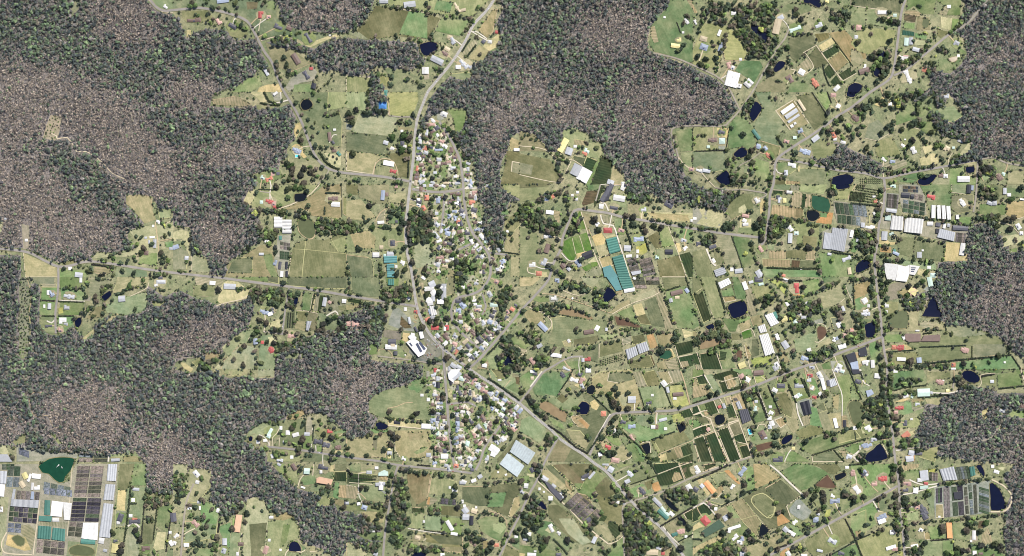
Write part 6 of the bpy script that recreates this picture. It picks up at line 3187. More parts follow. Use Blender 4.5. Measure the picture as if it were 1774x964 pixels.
M_TILLED = mat_field('tilled_rows', 0.4, col(176, 160, 120), 0.25, 9, 0.45)
M_CLEAR = mat_field('cleared_ground', 0.35, col(190, 180, 168), 0.35, 6, 0.0)
M_EARTH = mat_field('bare_earth', 0.3, col(205, 190, 160), 0.25, 6, 0.0)
def mat_village():
    t = NT('village_gardens'); g = t.geo()
    vo = t.n('ShaderNodeTexVoronoi'); vo.inputs['Scale'].default_value = 0.085; t.l(g, vo.inputs['Vector'])
    sx = t.n('ShaderNodeSeparateColor'); t.l(vo.outputs['Color'], sx.inputs[0])
    c = t.mix(t.ramp(sx.outputs[0], .3, .6), col(112, 134, 84), col(152, 152, 112))
    c = t.mix(t.math('MULTIPLY', t.ramp(sx.outputs[1], .7, .85), .6), c, col(192, 184, 168))
    c = t.mix(t.math('MULTIPLY', t.ramp(t.noise(g, .22, 4, .75), .4, .65), .7), c, t.mix(1.0, c, (.5, .55, .48, 1), 'MULTIPLY'))
    return t.out(c)
M_VILLAGE = mat_village()

def mat_ground():
    t = NT('rough_grassland'); g = t.geo()
    n1 = t.noise(g, 0.008, 5); n2 = t.noise(g, 0.06, 6, 0.75); n3 = t.noise(g, 0.4, 3, 0.7)
    c = t.mix(t.ramp(n1, 0.38, 0.62), col(122, 134, 94), col(168, 160, 126))
    c = t.mix(t.math('MULTIPLY', t.ramp(n2, 0.38, 0.62), 0.8), c, col(88, 97, 70))
    c = t.mix(t.math('MULTIPLY', t.ramp(n3, 0.52, 0.75), 0.6), c, col(204, 192, 160))
    return t.out(c)
def mat_floor():
    t = NT('leaf_litter'); g = t.geo()
    n1 = t.noise(g, 0.02, 5, 0.7); n2 = t.noise(g, 0.35, 4, 0.75)
    c = t.mix(t.ramp(n1, 0.35, 0.65), col(92, 90, 88), col(130, 122, 118))
    c = t.mix(t.math('MULTIPLY', t.ramp(n2, 0.45, 0.7), 0.8), c, col(168, 158, 154))
    return t.out(c)
def mat_road(name, base, lo):
    t = NT(name); g = t.geo()
    c = t.mix(t.ramp(t.noise(g, 0.05, 5, 0.7), 0.3, 0.7), lo, base)
    c = t.mix(t.math('MULTIPLY', t.ramp(t.noise(g, 0.6, 3), 0.4, 0.7), 0.4), c, lo)
    return t.out(c, 0.85)
M_ROAD = {'m': mat_road('worn_asphalt', col(168, 162, 155), col(142, 137, 132)), 'r': mat_road('grey_asphalt', col(160, 153, 146), col(132, 127, 122)),
          'g': mat_road('gravel_lane', col(168, 160, 146), col(140, 132, 118)), 't': mat_road('dirt_track', col(196, 176, 142), col(168, 148, 116)),
          's': mat_road('sandy_track', col(214, 200, 174), col(188, 174, 146)), 'w': mat_road('concrete_drive', col(222, 214, 200), col(196, 188, 172)),
          'p': mat_road('worn_grass_track', col(188, 184, 136), col(164, 160, 112)), 'b': mat_road('dark_fence_strip', col(80, 80, 60), col(64, 66, 50)),  # the fence strip is an evenly dark olive line
          'v': mat_road('gravel_verge', col(158, 150, 124), col(120, 124, 88)), 'l': mat_road('road_paint', col(240, 240, 236), col(220, 220, 214))}
def mat_water(name, c, rough=0.08):
    t = NT(name); g = t.geo()
    cc = t.mix(t.math('MULTIPLY', t.ramp(t.noise(g, 0.06, 3), 0.35, 0.7), 0.5), c, tuple(v * 1.5 for v in c[:3]) + (1,))
    t.b.inputs['Specular IOR Level'].default_value = 0.22
    bp = t.n('ShaderNodeBump'); bp.inputs['Strength'].default_value = 0.15; t.l(t.noise(g, 0.8, 2), bp.inputs['Height']); t.l(bp.outputs[0], t.b.inputs['Normal'])
    return t.out(cc, rough)
M_WATER = {'n': mat_water('navy_water', col(18, 24, 48, 0.8)), 'k': mat_water('black_water', col(30, 36, 44, 0.6)), 'o': mat_water('olive_water', col(88, 94, 66), 0.2),
           'b': mat_water('brown_water', col(134, 116, 88), 0.25), 'm': mat_water('peat_water', col(92, 72, 58), 0.2), 'g': mat_water('dark_green_water', col(44, 78, 58), 0.15),
           'G': mat_water('emerald_water', col(24, 64, 46), 0.15)}
def mat_leaf(name):
    t = NT(name); a = t.attr('tint', 'GEOMETRY'); c = a.outputs['Color']; g = t.geo()
    c = t.mix(t.ramp(t.noise(g, 0.9, 2), 0.3, 0.7), t.mix(1.0, c, (0.7, 0.74, 0.74, 1), 'MULTIPLY'), t.mix(1.0, c, (1.3, 1.26, 1.2, 1), 'MULTIPLY'))
    return t.out(c, 0.75)
def mat_crown():
    t = NT('gum_leaves'); oi = t.ocol(); g = t.geo()
    c = t.mix(t.ramp(t.noise(g, 0.7, 2), 0.3, 0.7), t.mix(1.0, oi.outputs['Color'], (0.65, 0.7, 0.7, 1), 'MULTIPLY'), t.mix(1.0, oi.outputs['Color'], (1.35, 1.3, 1.2, 1), 'MULTIPLY'))
    return t.out(c, 0.75)
M_LEAF = mat_leaf('tree_foliage'); M_CROWN = mat_crown()
M_BARK = mat_road('gum_bark', col(150, 135, 120), col(110, 98, 86))
def mat_roof():
    t = NT('roof_sheeting'); oi = t.ocol(); g = t.geo(); c = oi.outputs['Color']
    c = t.mix(t.math('MULTIPLY', t.ramp(t.noise(g, 0.12, 6, 0.75), 0.42, 0.68), 0.5), c, t.mix(1.0, c, (0.62, 0.6, 0.58, 1), 'MULTIPLY'))
    tc = t.n('ShaderNodeTexCoord').outputs['Object']
    wv = t.n('ShaderNodeTexWave', wave_type='BANDS', bands_direction='X'); wv.inputs['Scale'].default_value = 0.16; t.l(tc, wv.inputs[0])
    c = t.mix(t.math('MULTIPLY', wv.outputs['Fac'], 0.22), c, t.mix(1.0, c, (0.7, 0.7, 0.7, 1), 'MULTIPLY'))
    return t.out(c, 0.55)
M_ROOF = mat_roof()
M_WALL = mat_road('rendered_wall', col(190, 178, 160), col(160, 148, 132))
M_SOLAR = mat_road('solar_cells', col(92, 98, 116), col(70, 76, 94)); M_SOLAR.node_tree.nodes['Principled BSDF'].inputs['Roughness'].default_value = 0.3
def mat_bed():
    t = NT('potted_plants'); oi = t.ocol(); c = oi.outputs['Color']; tc = t.n('ShaderNodeTexCoord').outputs['Object']; g = t.geo()
    c = t.mix(t.ramp(t.noise(tc, 0.22, 3, 0.7), 0.4, 0.6), t.mix(1.0, c, (0.55, 0.6, 0.55, 1), 'MULTIPLY'), t.mix(1.0, c, (1.35, 1.3, 1.35, 1), 'MULTIPLY'))
    c = t.mix(t.ramp(t.noise(g, 0.55, 2, 0.7), 0.55, 0.75), c, t.mix(1.0, c, (1.9, 1.8, 1.7, 1), 'MULTIPLY'))
    return t.out(c)
M_BED = mat_bed()
def mat_paint():
    t = NT('car_paint'); oi = t.ocol(); g = t.geo()
    c = t.mix(t.math('MULTIPLY', t.noise(g, 1.5, 2), 0.2), oi.outputs['Color'], (0.2, 0.2, 0.2, 1))
    t.b.inputs['Specular IOR Level'].default_value = 0.5
    return t.out(c, 0.3)
M_PAINT = mat_paint(); M_GLASS = mat_road('dark_window_glass', col(40, 46, 54), col(30, 34, 40)); M_RUBBER = mat_road('tyre_rubber', col(40, 40, 40), col(28, 28, 28))
M_POOL = mat_water('pool_water', col(90, 196, 205)); M_TANK = mat_road('tank_steel', col(225, 225, 220), col(200, 200, 196))

# ---------------------------------------------------------------- mesh helpers
def mesh(name, verts, faces, mat):
    me = bpy.data.meshes.new(name); me.from_pydata([tuple(v) for v in verts], [], faces); me.materials.append(mat); me.update(); return me
def link(name, me, parent=None, loc=(0, 0, 0), rz=0.0, color=None):
    o = bpy.data.objects.new(name, me); C.objects.link(o); o.location = loc; o.rotation_euler = (0, 0, rz)
    if parent is not None: o.parent = parent
    if color is not None: o.color = color
    return o
def sheet(name, poly, z, mat, color=None, ang=0.0, kind='structure', grid=11.0, res=9.0):
    # a ground surface draped on the terrain: boundary resampled, interior points every GRID survey pixels
    P = []
    n = len(poly)
    for i in range(n):
        a, b = np.array(poly[i], float), np.array(poly[(i + 1) % n], float); L = np.hypot(*(b - a)); k = max(1, int(L / res))
        for q in range(k): P.append(a + (b - a) * q / k)
    P = np.array(P)
    keep = [0]
    for i in range(1, len(P)):
        if np.hypot(*(P[i] - P[keep[-1]])) > 0.15: keep.append(i)
    P = P[keep]; nb = len(P)
    if nb < 3: return None
    x0, y0 = P.min(0); x1, y1 = P.max(0); inner = []
    for yy in np.arange(y0 + grid / 2, y1, grid):
        for xx in np.arange(x0 + grid / 2, x1, grid): inner.append((xx, yy))
    V = [Vector((float(a), -float(b))) for a, b in P] + [Vector((float(a), -float(b))) for a, b in inner]
    vv, ee, ff, *_ = delaunay_2d_cdt(V, [], [list(range(nb))], 1, 1e-4)
    if not ff: return None
    arr = np.array([(v.x, -v.y) for v in vv]); x, y, h = world(arr[:, 0], arr[:, 1])
    fs = []
    for f in ff:
        a, b, c = f[:3]
        s = (x[b] - x[a]) * (y[c] - y[a]) - (x[c] - x[a]) * (y[b] - y[a])
        fs.append(list(f) if s > 0 else list(f)[::-1])
    cx, cy, cz = float(x.mean()), float(y.mean()), float(h.min())
    me = mesh(name, np.stack([x - cx, y - cy, h + z - cz], 1), fs, mat)
    o = link(name, me, loc=(cx, cy, cz), color=color)
    o['ang'] = float(ang)
    if kind: o['kind'] = kind
    return o

# ---------------------------------------------------------------- ground
verts = np.stack([GX.ravel(), GY.ravel(), GH.ravel()], 1); nx = len(XS)
faces = [(j * nx + i, j * nx + i + 1, (j + 1) * nx + i + 1, (j + 1) * nx + i) for j in range(len(YS) - 1) for i in range(nx - 1)]
g = link('ground', mesh('ground', verts, faces, mat_ground())); g['kind'] = 'structure'
M_FLOOR = mat_floor()
for k, a, p, s in ITEMS:
    if k == 'F': sheet('forest_ground', p, 0.6, M_FLOOR, grid=8, res=8)
GK = {'d': ('paddock', (178, 169, 138), M_GRASS), 'g': ('pasture', (156, 161, 124), M_GRASS), 'k': ('lawn', (130, 153, 104), M_GRASS), 'v': ('turf_field', (92, 128, 52), M_MOWN),
      'b': ('dry_paddock', (148, 135, 108), M_GRASS), 'o': ('olive_field', (128, 127, 96), M_MOWN), 'c': ('crop_field', (62, 84, 54), M_CROP), 'p': ('mown_field', (172, 174, 130), M_MOWN),
      's': ('sand_yard', (222, 202, 160), M_EARTH), 'e': ('earth_field', (188, 167, 142), M_TILLED), 'w': ('gravel_yard', (176, 169, 160), M_EARTH), 'a': ('asphalt_yard', (140, 134, 132), M_EARTH),
      'm': ('mulched_field', (112, 94, 78), M_TILLED), 'r': ('market_garden', (140, 132, 92), M_TILLED), 'x': ('orange_earth_yard', (214, 160, 112), M_EARTH), 'f': ('clearing', (172, 162, 152), M_CLEAR), 'j': ('easement', (150, 143, 118), M_CLEAR),
      't': ('stubble_field', (190, 173, 140), M_MOWN), 'y': ('yellow_lawn', (188, 186, 110), M_GRASS), 'n': ('shade_cloth_strip', (64, 110, 104), M_CROP), 'z': ('village_ground', (168, 160, 132), M_VILLAGE)}
def layer_of(p):
    mk = np.zeros((GHT, GW), bool); raster(p, mk)
    l = int(m_layer[mk].max()) + 1 if mk.any() else 1
    m_layer[mk] = l; return min(l, 12)
for k, a, p, s in ITEMS:
    if k != 'G' or len(p) < 3: continue
    nm, c, mt = GK[a[0]]; j = random.uniform(0.82, 1.05) if a[0] in 'dgkbotprc' else random.uniform(.95, 1.04); d = random.uniform(-0.055, 0.055)
    cc = col(c[0] * (j + d), c[1] * j, c[2] * (j - d), 0.9 if a[0] in 'cnm' else (1.0 if a[0] in 'wsxz' else 1.06))
    ang = float(a[1]) if len(a) > 1 else 0
    sheet(nm, p, 0.85 + 0.05 * layer_of(p), mt, cc, R(ang if ang else random.choice((0, 5, 80, 65, 30, -20))))

# ---------------------------------------------------------------- labels
LM = [(757, 520, 'the white-roofed school'), (722, 600, 'the big supermarket roof'), (697, 170, 'the round sports oval'), (1073, 440, 'the teal shade houses'),
 (898, 793, 'the blue-white glasshouse block'), (150, 880, 'the large nursery'), (100, 812, 'the emerald dam'), (1562, 475, 'the long white factory'), (1614, 537, 'the big triangular dam'),
 (1570, 388, 'the white glasshouse pair'), (1448, 415, 'the grey multi-bay glasshouse'), (1480, 370, 'the gridded nursery beds'), (1245, 770, 'the dark green crop fields'),
 (1278, 536, 'the square navy dam'), (1385, 885, 'the white sand arena'), (1726, 862, 'the curved nursery dam'), (812, 635, 'the village crossroads'), (663, 183, 'the blue pavilion roof'),
 (575, 450, 'the big mown paddock'), (97, 520, 'the forest cul-de-sac'), (742, 85, 'the navy dam beside the oval road'), (1318, 60, 'the winding northern dam'), (1310, 188, 'the teardrop dam'),
 (1255, 312, 'the small three-sided dam'), (1283, 267, 'the round dam by the wood'), (1455, 318, 'the dark squarish dam'), (880, 625, 'the tree-ringed village dam'), (920, 292, 'the olive paddock with sand squares'),
 (1007, 300, 'the twin grey and white barns'), (1373, 203, 'the white poultry sheds'), (1276, 140, 'the ribbed northern sheds'), (1440, 110, 'the striped market garden'), (1605, 45, 'the small ringed field'),
 (540, 392, 'the olive pond'), (492, 420, 'the narrow nursery strip'), (405, 495, 'the pale earthworks yard'), (523, 530, 'the orchard plots'), (470, 606, 'the red-roofed villa'), (660, 738, 'the navy dam below the wood'),
 (415, 905, 'the tan riding arena'), (511, 947, 'the half-round dam'), (852, 915, 'the bright green round paddock'), (1015, 880, 'the vegetable plots'), (1130, 920, 'the roadside gum stand'), (1152, 880, 'the green-striped roadside glasshouse'),
 (1222, 902, 'the red-roofed mansion'), (1319, 921, 'the sharp-tipped dam'), (1515, 786, 'the kite-shaped dam'), (1482, 715, 'the olive lake'), (1683, 655, 'the round dark dam'), (1396, 706, 'the black glasshouse'),
 (1010, 706, 'the dark square ponds'), (958, 713, 'the long brown pond'), (985, 546, 'the brown creek pond'), (1424, 577, 'the maroon pond'), (1105, 606, 'the striped white glasshouses'), (1330, 575, 'the ribbed greenhouses'),
 (1056, 630, 'the dotted orchard'), (1490, 335, 'the orchard rows'), (655, 450, 'the teal greenhouse trio'), (1600, 340, 'the four slim greenhouses'), (1246, 728, 'the pond among the crops'), (1684, 295, 'the square corner dam'),
 (532, 182, 'the small black dam'), (320, 400, 'the sandy yard in the wood'), (1010, 400, 'the vivid turf plots'), (300, 900, 'the western garden lots'), (540, 790, 'the slate-roofed pair'), (690, 860, 'the dark tree belt'),
 (1165, 90, 'the north-eastern meadow'), (1630, 265, 'the far eastern clearings'), (1635, 510, 'the pale tiled hall'), (1730, 665, 'the eastern ball field'), (780, 720, 'the southern village street'), (805, 330, 'the northern village street'),
 (840, 545, 'the little village close'), (850, 760, 'the village side road'), (1605, 885, 'the slate mansion'), (1060, 735, 'the corner lane'), (1300, 740, 'the mint pool'), (440, 30, 'the top bend road'), (610, 840, 'the tan arena by the lane'),
 (1440, 250, 'the orange roof by the road'), (1190, 620, 'the new dark plots'), (1390, 500, 'the long red roof'), (1080, 260, 'the northern gully'), (1640, 830, 'the striped shade tunnels'), (730, 450, 'the tan school paddock')]
ORD = ['nearest', 'second', 'third', 'fourth', 'fifth', 'sixth', 'seventh', 'eighth', 'ninth', 'tenth', 'eleventh', 'twelfth', 'thirteenth', 'fourteenth', 'fifteenth', 'sixteenth', 'seventeenth', 'eighteenth', 'nineteenth', 'twentieth']
PENDING = []
def say(o, look_, cat, px, py, group=None):
    o['category'] = cat
    if group: o['group'] = group
    d, x, y, nm = min((math.hypot(px - x, py - y), x, y, nm) for x, y, nm in LM)
    ang = math.degrees(math.atan2(y - py, px - x)) % 360
    dr = ['east', 'north-east', 'north', 'north-west', 'west', 'south-west', 'south', 'south-east'][int((ang + 22.5) // 45) % 8]
    PENDING.append((o, look_, ('beside ' if d < 9 else dr + ' of ') + nm, d))
def finish_labels():
    by = {}
    for o, a, b, d in PENDING: by.setdefault((a, b), []).append((d, o.name, o))
    for (a, b), v in by.items():
        v.sort(key=lambda t: t[:2])
        for i, (d, _, o) in enumerate(v):
            if len(v) == 1: o['label'] = f'{a} {b}'
            elif i == 0: o['label'] = f'nearest {a} {b}'
            elif i < 20: o['label'] = f'{ORD[i]} nearest {a} {b}'
            else: o['label'] = f'{a} far out {b}'; o['group'] = f'{a} far out {b}'

# ---------------------------------------------------------------- roads
def road_mesh(ps, name, off, width, z, mat):
    pp = np.array(ps, float)
    l, r = strip(ps, width / MPP)
    if off:
        l0, r0 = strip(ps, abs(off) * 2 / MPP); side = l0 if off > 0 else r0
        l, r = strip([tuple(q) for q in side], width / MPP)
    L = np.array(l); Q = np.array(r); V = []
    for A, B in zip(L, Q):
        for q in (A, B):
            x, y, h = W1(q); V.append((x, y, h + z))
    c = np.array(V).mean(0); c[2] = min(v[2] for v in V)
    fs = [(2 * i, 2 * i + 2, 2 * i + 3, 2 * i + 1) for i in range(len(L) - 1)]
    a_, b_, c_ = (np.array(V[i]) for i in fs[0][:3])
    if np.cross(b_ - a_, c_ - a_)[2] < 0: fs = [f[::-1] for f in fs]
    o = link(name, mesh(name, np.array(V) - c, fs, mat), loc=c); o['kind'] = 'structure'; return o
def ROADLINE(q, wm, c, z=1.63, name=None):
    return road_mesh(q, name or {'t': 'dirt_track', 's': 'sandy_track', 'w': 'driveway', 'p': 'grass_track'}[c], 0, wm, z, M_ROAD[c])
for k, a, p, s in ITEMS:
    if k != 'R': continue
    wm = float(a[0]) * (.72 if a[1] in 'stp' else 1); ps = smooth(p)
    lane = {'m': 'road', 'r': 'road', 'g': 'lane', 't': 'dirt_track', 's': 'sandy_track', 'w': 'driveway', 'p': 'grass_track', 'b': 'fence_strip'}[a[1]]
    if a[1] in 'mr': road_mesh(ps, 'road_verge', 0, wm + 3.2, 1.6, M_ROAD['v'])
    road_mesh(ps, lane, 0, wm, 1.68 if a[1] not in 'mr' else 1.76 + 0.02 * random.random(), M_ROAD[a[1]])
    if a[1] == 'm':
        for off in (0, 3.2, -3.2): road_mesh(ps, 'road_marking', off, 0.3, 1.87, M_ROAD['l'])

for k, a, p, s in ITEMS:
    if k == 'G' and len(p) >= 4 and a[0] in 'dgobptecr' and random.random() < .42:
        i = random.randrange(len(p)); q = [p[(i + j) % len(p)] for j in range(random.choice((2, 3, 3, 4)))]
        ROADLINE(q, random.uniform(1.4, 2.6), random.choice('tpps'))
# ---------------------------------------------------------------- dams, pools, tanks
for k, a, p, s in ITEMS:
    if k == 'W':
        q = smooth(p + [p[0]])[:-1]
        cx = sum(t[0] for t in q) / len(q); cy = sum(t[1] for t in q) / len(q)
        big = []
        for t in q:
            d = math.hypot(t[0] - cx, t[1] - cy) + 1e-6; big.append((cx + (t[0] - cx) * (d + 1.6) / d, cy + (t[1] - cy) * (d + 1.6) / d))
        sheet('dam_bank', big, 1.62, M_GRASS, col(150, 138, 104), 0, res=4)
        sheet('dam_water', q, 1.85, M_WATER[a[0]], None, 0, res=4)
def rect_world(p):
    return [W1(t) for t in p]
def cyl(r, z0, z1, n=16, dome=0.0):
    V = [(r * math.cos(2 * math.pi * i / n), r * math.sin(2 * math.pi * i / n), z) for z in (z0, z1) for i in range(n)]
    F = [(i, (i + 1) % n, n + (i + 1) % n, n + i) for i in range(n)]
    V.append((0, 0, z1 + dome)); F += [(n + i, n + (i + 1) % n, 2 * n) for i in range(n)]
    return V, F
for k, a, p, s in ITEMS:
    if k == 'P':
        x, y, z = W1(p[0]); L, Wd, an = (float(v) for v in a[0].split(','))
        e = link('swimming_pool', None, loc=(x, y, z + 1.3), rz=-R(an))
        h0, h1 = L / 2, Wd / 2
        ring = [(-h0 - 1.5, -h1 - 1.5, 0.3), (h0 + 1.5, -h1 - 1.5, 0.3), (h0 + 1.5, h1 + 1.5, 0.3), (-h0 - 1.5, h1 + 1.5, 0.3), (-h0, -h1, 0.3), (h0, -h1, 0.3), (h0, h1, 0.3), (-h0, h1, 0.3)]
        link('coping', mesh('coping', ring, [(i, (i + 1) % 4, 4 + (i + 1) % 4, 4 + i) for i in range(4)], M_ROAD['w']), e)
        link('pool_water', mesh('pool_water', [(v[0], v[1], 0.18) for v in ring[4:]], [(0, 1, 2, 3)], M_POOL), e)
        say(e, 'bright turquoise swimming pool with pale paved edge', 'swimming pool', *p[0])
    elif k == 'I':
        x, y, z = W1(p[0]); L, an = (float(v) for v in a[0].split(';')); L *= MPP
        e = link('water_fountain', None, loc=(x, y, z + 1.6), rz=-R(an))
        V, F = cyl(.6, -.5, .8, 10); link('nozzle', mesh('nozzle', V, F, M_TANK), e)
        V, F = [], []; rs = random.Random(5)
        for i in range(13):
            u = i / 12
            for j in range(9):
                a_ = 6.2832 * j / 9; r_ = (.35 + 1.5 * u) * rs.uniform(.6, 1.4) * (1 if i < 12 else .3)
                V.append((u * L + rs.uniform(-.3, .3), r_ * math.cos(a_), max(.05, 9 * u * (1 - u) + .9 + r_ * math.sin(a_))))
        F = [(9 * i + j, 9 * i + (j + 1) % 9, 9 * i + 9 + (j + 1) % 9, 9 * i + 9 + j) for i in range(12) for j in range(9)]
        link('spray', mesh('spray', V, F, M_TANK), e)
        say(e, ('long' if L > 9 else 'short') + ' white jet of a water fountain on green water', 'fountain', *p[0])
    elif k == 'Q':
        x, y, z = W1(p[0]); r = float(a[0]) * ZM
        e = link('water_tank', None, loc=(x, y, z))
        V, F = cyl(r, 0, 4); link('tank_wall', mesh('tank_wall', V[:-1], F[:16], M_TANK), e)
        V, F = cyl(r * 1.03, 3.95, 4.05, 16, 0.9); link('tank_roof', mesh('tank_roof', V, F, M_TANK), e)
        say(e, 'round white water tank', 'water tank', *p[0])

# ---------------------------------------------------------------- buildings
RC = {'w': ('white', (230, 228, 224)), 'g': ('light grey', (188, 190, 194)), 'd': ('charcoal', (92, 92, 100)), 'b': ('brown', (128, 108, 100)), 'r': ('red', (186, 94, 90)), 'o': ('terracotta', (204, 134, 110)),
      't': ('tan', (204, 188, 158)), 'u': ('blue-grey', (160, 170, 188)), 'B': ('bright blue', (84, 146, 216)), 'l': ('pale blue-white', (204, 214, 216)), 'n': ('teal', (84, 134, 122)), 'k': ('black', (52, 54, 64)), 'y': ('pale yellow', (226, 214, 152)), 'p': ('faded pink', (196, 160, 148)),
      'm': ('mint', (196, 216, 204)), 'q': ('pale teal', (96, 146, 146)), 'c': ('dark green', (70, 92, 74)), 'x': ('orange', (226, 164, 112)), 'e': ('sandstone', (214, 176, 146))}
def roof_col(c, k=1.0):
    j = random.uniform(0.9, 1.06) * k; r, g_, b = RC[c][1]
    return col(min(255, r * j), min(255, g_ * j), min(255, b * j))
def hip(V, F, x0, x1, y0, y1, z, pitch, gable=False):
    L, Wd = x1 - x0, y1 - y0; n = len(V)
    if L >= Wd:
        i = 0 if gable else Wd * 0.42
        rz = z + Wd / 2 * pitch; a, b = (x0 + i, (y0 + y1) / 2, rz), (x1 - i, (y0 + y1) / 2, rz)
        V += [(x0, y0, z), (x1, y0, z), (x1, y1, z), (x0, y1, z), a, b]
        F += [(n, n + 1, n + 5, n + 4), (n + 1, n + 2, n + 5), (n + 2, n + 3, n + 4, n + 5), (n + 3, n, n + 4), (n + 3, n + 2, n + 1, n)]
    else:
        i = 0 if gable else L * 0.42
        rz = z + L / 2 * pitch; a, b = ((x0 + x1) / 2, y0 + i, rz), ((x0 + x1) / 2, y1 - i, rz)
        V += [(x0, y0, z), (x1, y0, z), (x1, y1, z), (x0, y1, z), a, b]
        F += [(n, n + 1, n + 4), (n + 1, n + 2, n + 5, n + 4), (n + 2, n + 3, n + 5), (n + 3, n, n + 4, n + 5), (n + 3, n + 2, n + 1, n)]
def box(V, F, x0, x1, y0, y1, z0, z1):
    n = len(V)
    V += [(x, y, z) for z in (z0, z1) for x, y in ((x0, y0), (x1, y0), (x1, y1), (x0, y1))]
    F += [(n, n + 1, n + 5, n + 4), (n + 1, n + 2, n + 6, n + 5), (n + 2, n + 3, n + 7, n + 6), (n + 3, n, n + 4, n + 7), (n + 4, n + 5, n + 6, n + 7)]
def solar(e, x0, x1, y, z, slope):
    V = [(x0, y - 1.6, z), (x1, y - 1.6, z), (x1, y + 1.6, z + 3.2 * slope), (x0, y + 1.6, z + 3.2 * slope)]
    V += [(a, b, c - 0.08) for a, b, c in V]
    link('solar_panel', mesh('solar_panel', V, [(0, 1, 2, 3), (4, 5, 1, 0), (5, 6, 2, 1), (6, 7, 3, 2), (7, 4, 0, 3)], M_SOLAR), e)
SHRUBS = []
ROADPTS = np.array([t for k, a, p, s in ITEMS if k == 'R' and a[1] in 'mrg' for t in smooth(p)])
def house(c, L, Wd, ang, px, py, kind):
    x, y, z = W1((px, py)); L *= ZM * .94; Wd *= ZM * .94
    if L < Wd: L, Wd, ang = Wd, L, ang + 90
    small = L * Wd < 125
    town = bool(look(m_village, px, py)); name = 'homestead' if kind == 'Y' else ('outbuilding' if small else ('house' if town else 'farmhouse'))
    if town:
        L *= .96; Wd *= .96
        if c == 'w' and random.random() < .45: c = random.choice('gggtb')
        elif c in 'op' and random.random() < .5: c = random.choice('bbgd')
    e = link(name, None, loc=(x, y, z + 0.3), rz=-R(ang))
    WV, WF, RV, RF = [], [], [], []; ev = 3.0 if not small else 2.6
    hx, hy = L / 2, Wd / 2; desc = ''
    if kind == 'Y':
        b = Wd * 0.62; parts = [(-hx, hx, -b / 2, b / 2), (-hx, -hx + b * 0.9, -hy, hy * 0.8), (hx - b * 0.95, hx, -hy * 0.75, hy)]
        if random.random() < 0.5: parts[1] = (-b * 0.5, b * 0.5, -hy, hy)
        desc = 'rambling'
    elif not small and random.random() < 0.6:
        s1 = random.choice((-1, 1)); s2 = random.choice((-1, 1)); wl = L * random.uniform(0.38, 0.5)
        parts = [(-hx, hx, -hy * 0.72, hy * 0.72) if False else (-hx, hx, min(-hy * s2, hy * 0.35 * s2), max(-hy * s2, hy * 0.35 * s2))]
        xa = hx * s1 - wl * s1; parts.append((min(xa, hx * s1), max(xa, hx * s1), -hy * 0.9, hy))
        desc = 'L-shaped'
    else: parts = [(-hx, hx, -hy, hy)]; desc = 'small plain' if small else 'plain hipped'
    for i, (x0, x1, y0, y1) in enumerate(parts):
        box(WV, WF, x0 + 0.5, x1 - 0.5, y0 + 0.5, y1 - 0.5, -1.5, ev - 0.02 - 0.013 * i)
        hip(RV, RF, x0, x1, y0, y1, ev + 0.017 * i, 0.36 if not small else 0.2, small and random.random() < 0.6)
    if not town and not small and random.random() < .7:
        r_ = math.hypot(L, Wd) / MPP * random.uniform(.5, .72); n_ = 9; an_ = random.uniform(0, 6)
        ap = [(px + r_ * random.uniform(.8, 1.2) * math.cos(an_ + 6.283 * i / n_), py + r_ * random.uniform(.7, 1.1) * math.sin(an_ + 6.283 * i / n_)) for i in range(n_)]
        sheet('house_yard', ap, 1.55, random.choice((M_EARTH, M_GRASS, M_GRASS)), col(*random.choice(((196, 182, 154), (178, 166, 140), (150, 158, 108), (132, 148, 98)))), 0, res=3)
        dd = np.hypot(ROADPTS[:, 0] - px, ROADPTS[:, 1] - py); i = int(dd.argmin())
        if 6 < dd[i] < 42 and random.random() < .75:
            tx, ty = ROADPTS[i]; mx, my = (px + tx) / 2 + random.uniform(-.12, .12) * (ty - py), (py + ty) / 2 + random.uniform(-.12, .12) * (px - tx)
            q_ = smooth([(px, py), (mx, my), (tx, ty)]); ROADLINE(q_, random.uniform(2.4, 3.6), random.choice('wttsr').replace('r', 't'), 1.65, 'driveway')
            l_, rr_ = strip(q_, 2.6); raster(l_ + rr_[::-1], m_hard)
    wm = mesh('wall', WV, WF, M_WALL); rm = mesh('roof', RV, RF, M_ROOF)
    link('wall', wm, e); link('roof', rm, e, color=roof_col(c))
    if not small and random.random() < 0.28:
        x0, x1, y0, y1 = parts[0]; wq = (y1 - y0) / 2
        if x1 - x0 > 9 and wq > 3.2: solar(e, (x0 + x1) / 2 - 2.6, (x0 + x1) / 2 + 2.6, y0 + wq / 2 - 0.2, ev + 0.36 * (wq / 2 - 1.6) + 0.1, 0.36)
    nm = RC[c][0]
    say(e, f'{desc} {nm}-roofed ' + name, 'house' if not small else 'outbuilding', px, py, {'homestead': 'large homesteads', 'house': 'village houses', 'farmhouse': 'scattered farmhouses', 'outbuilding': 'small outbuildings'}[name])
    if town and not small:
        a_ = R(ang + random.choice((0, 90, 180, 270))); ca, sa = math.cos(a_), math.sin(a_); hl = (L * .5 + 3.5) / MPP; wd_ = random.uniform(1.6, 3.4)
        q_ = [(px + ca * u * hl - sa * v * wd_, py + sa * u * hl + ca * v * wd_) for u, v in ((0, -1), (1.35, -.8), (1.35, .8), (0, 1))]
        sheet('concrete_drive', q_, 1.55, M_ROAD['w'])
    if look(m_village, px, py) and kind == 'H':
        for q in range(2):
            an = random.uniform(0, 6.28); rr = random.uniform(0.55, 0.85) * math.hypot(L, Wd) / MPP
            SHRUBS.append((px + rr * math.cos(an), py + rr * math.sin(an), random.uniform(1.2, 2.6)))
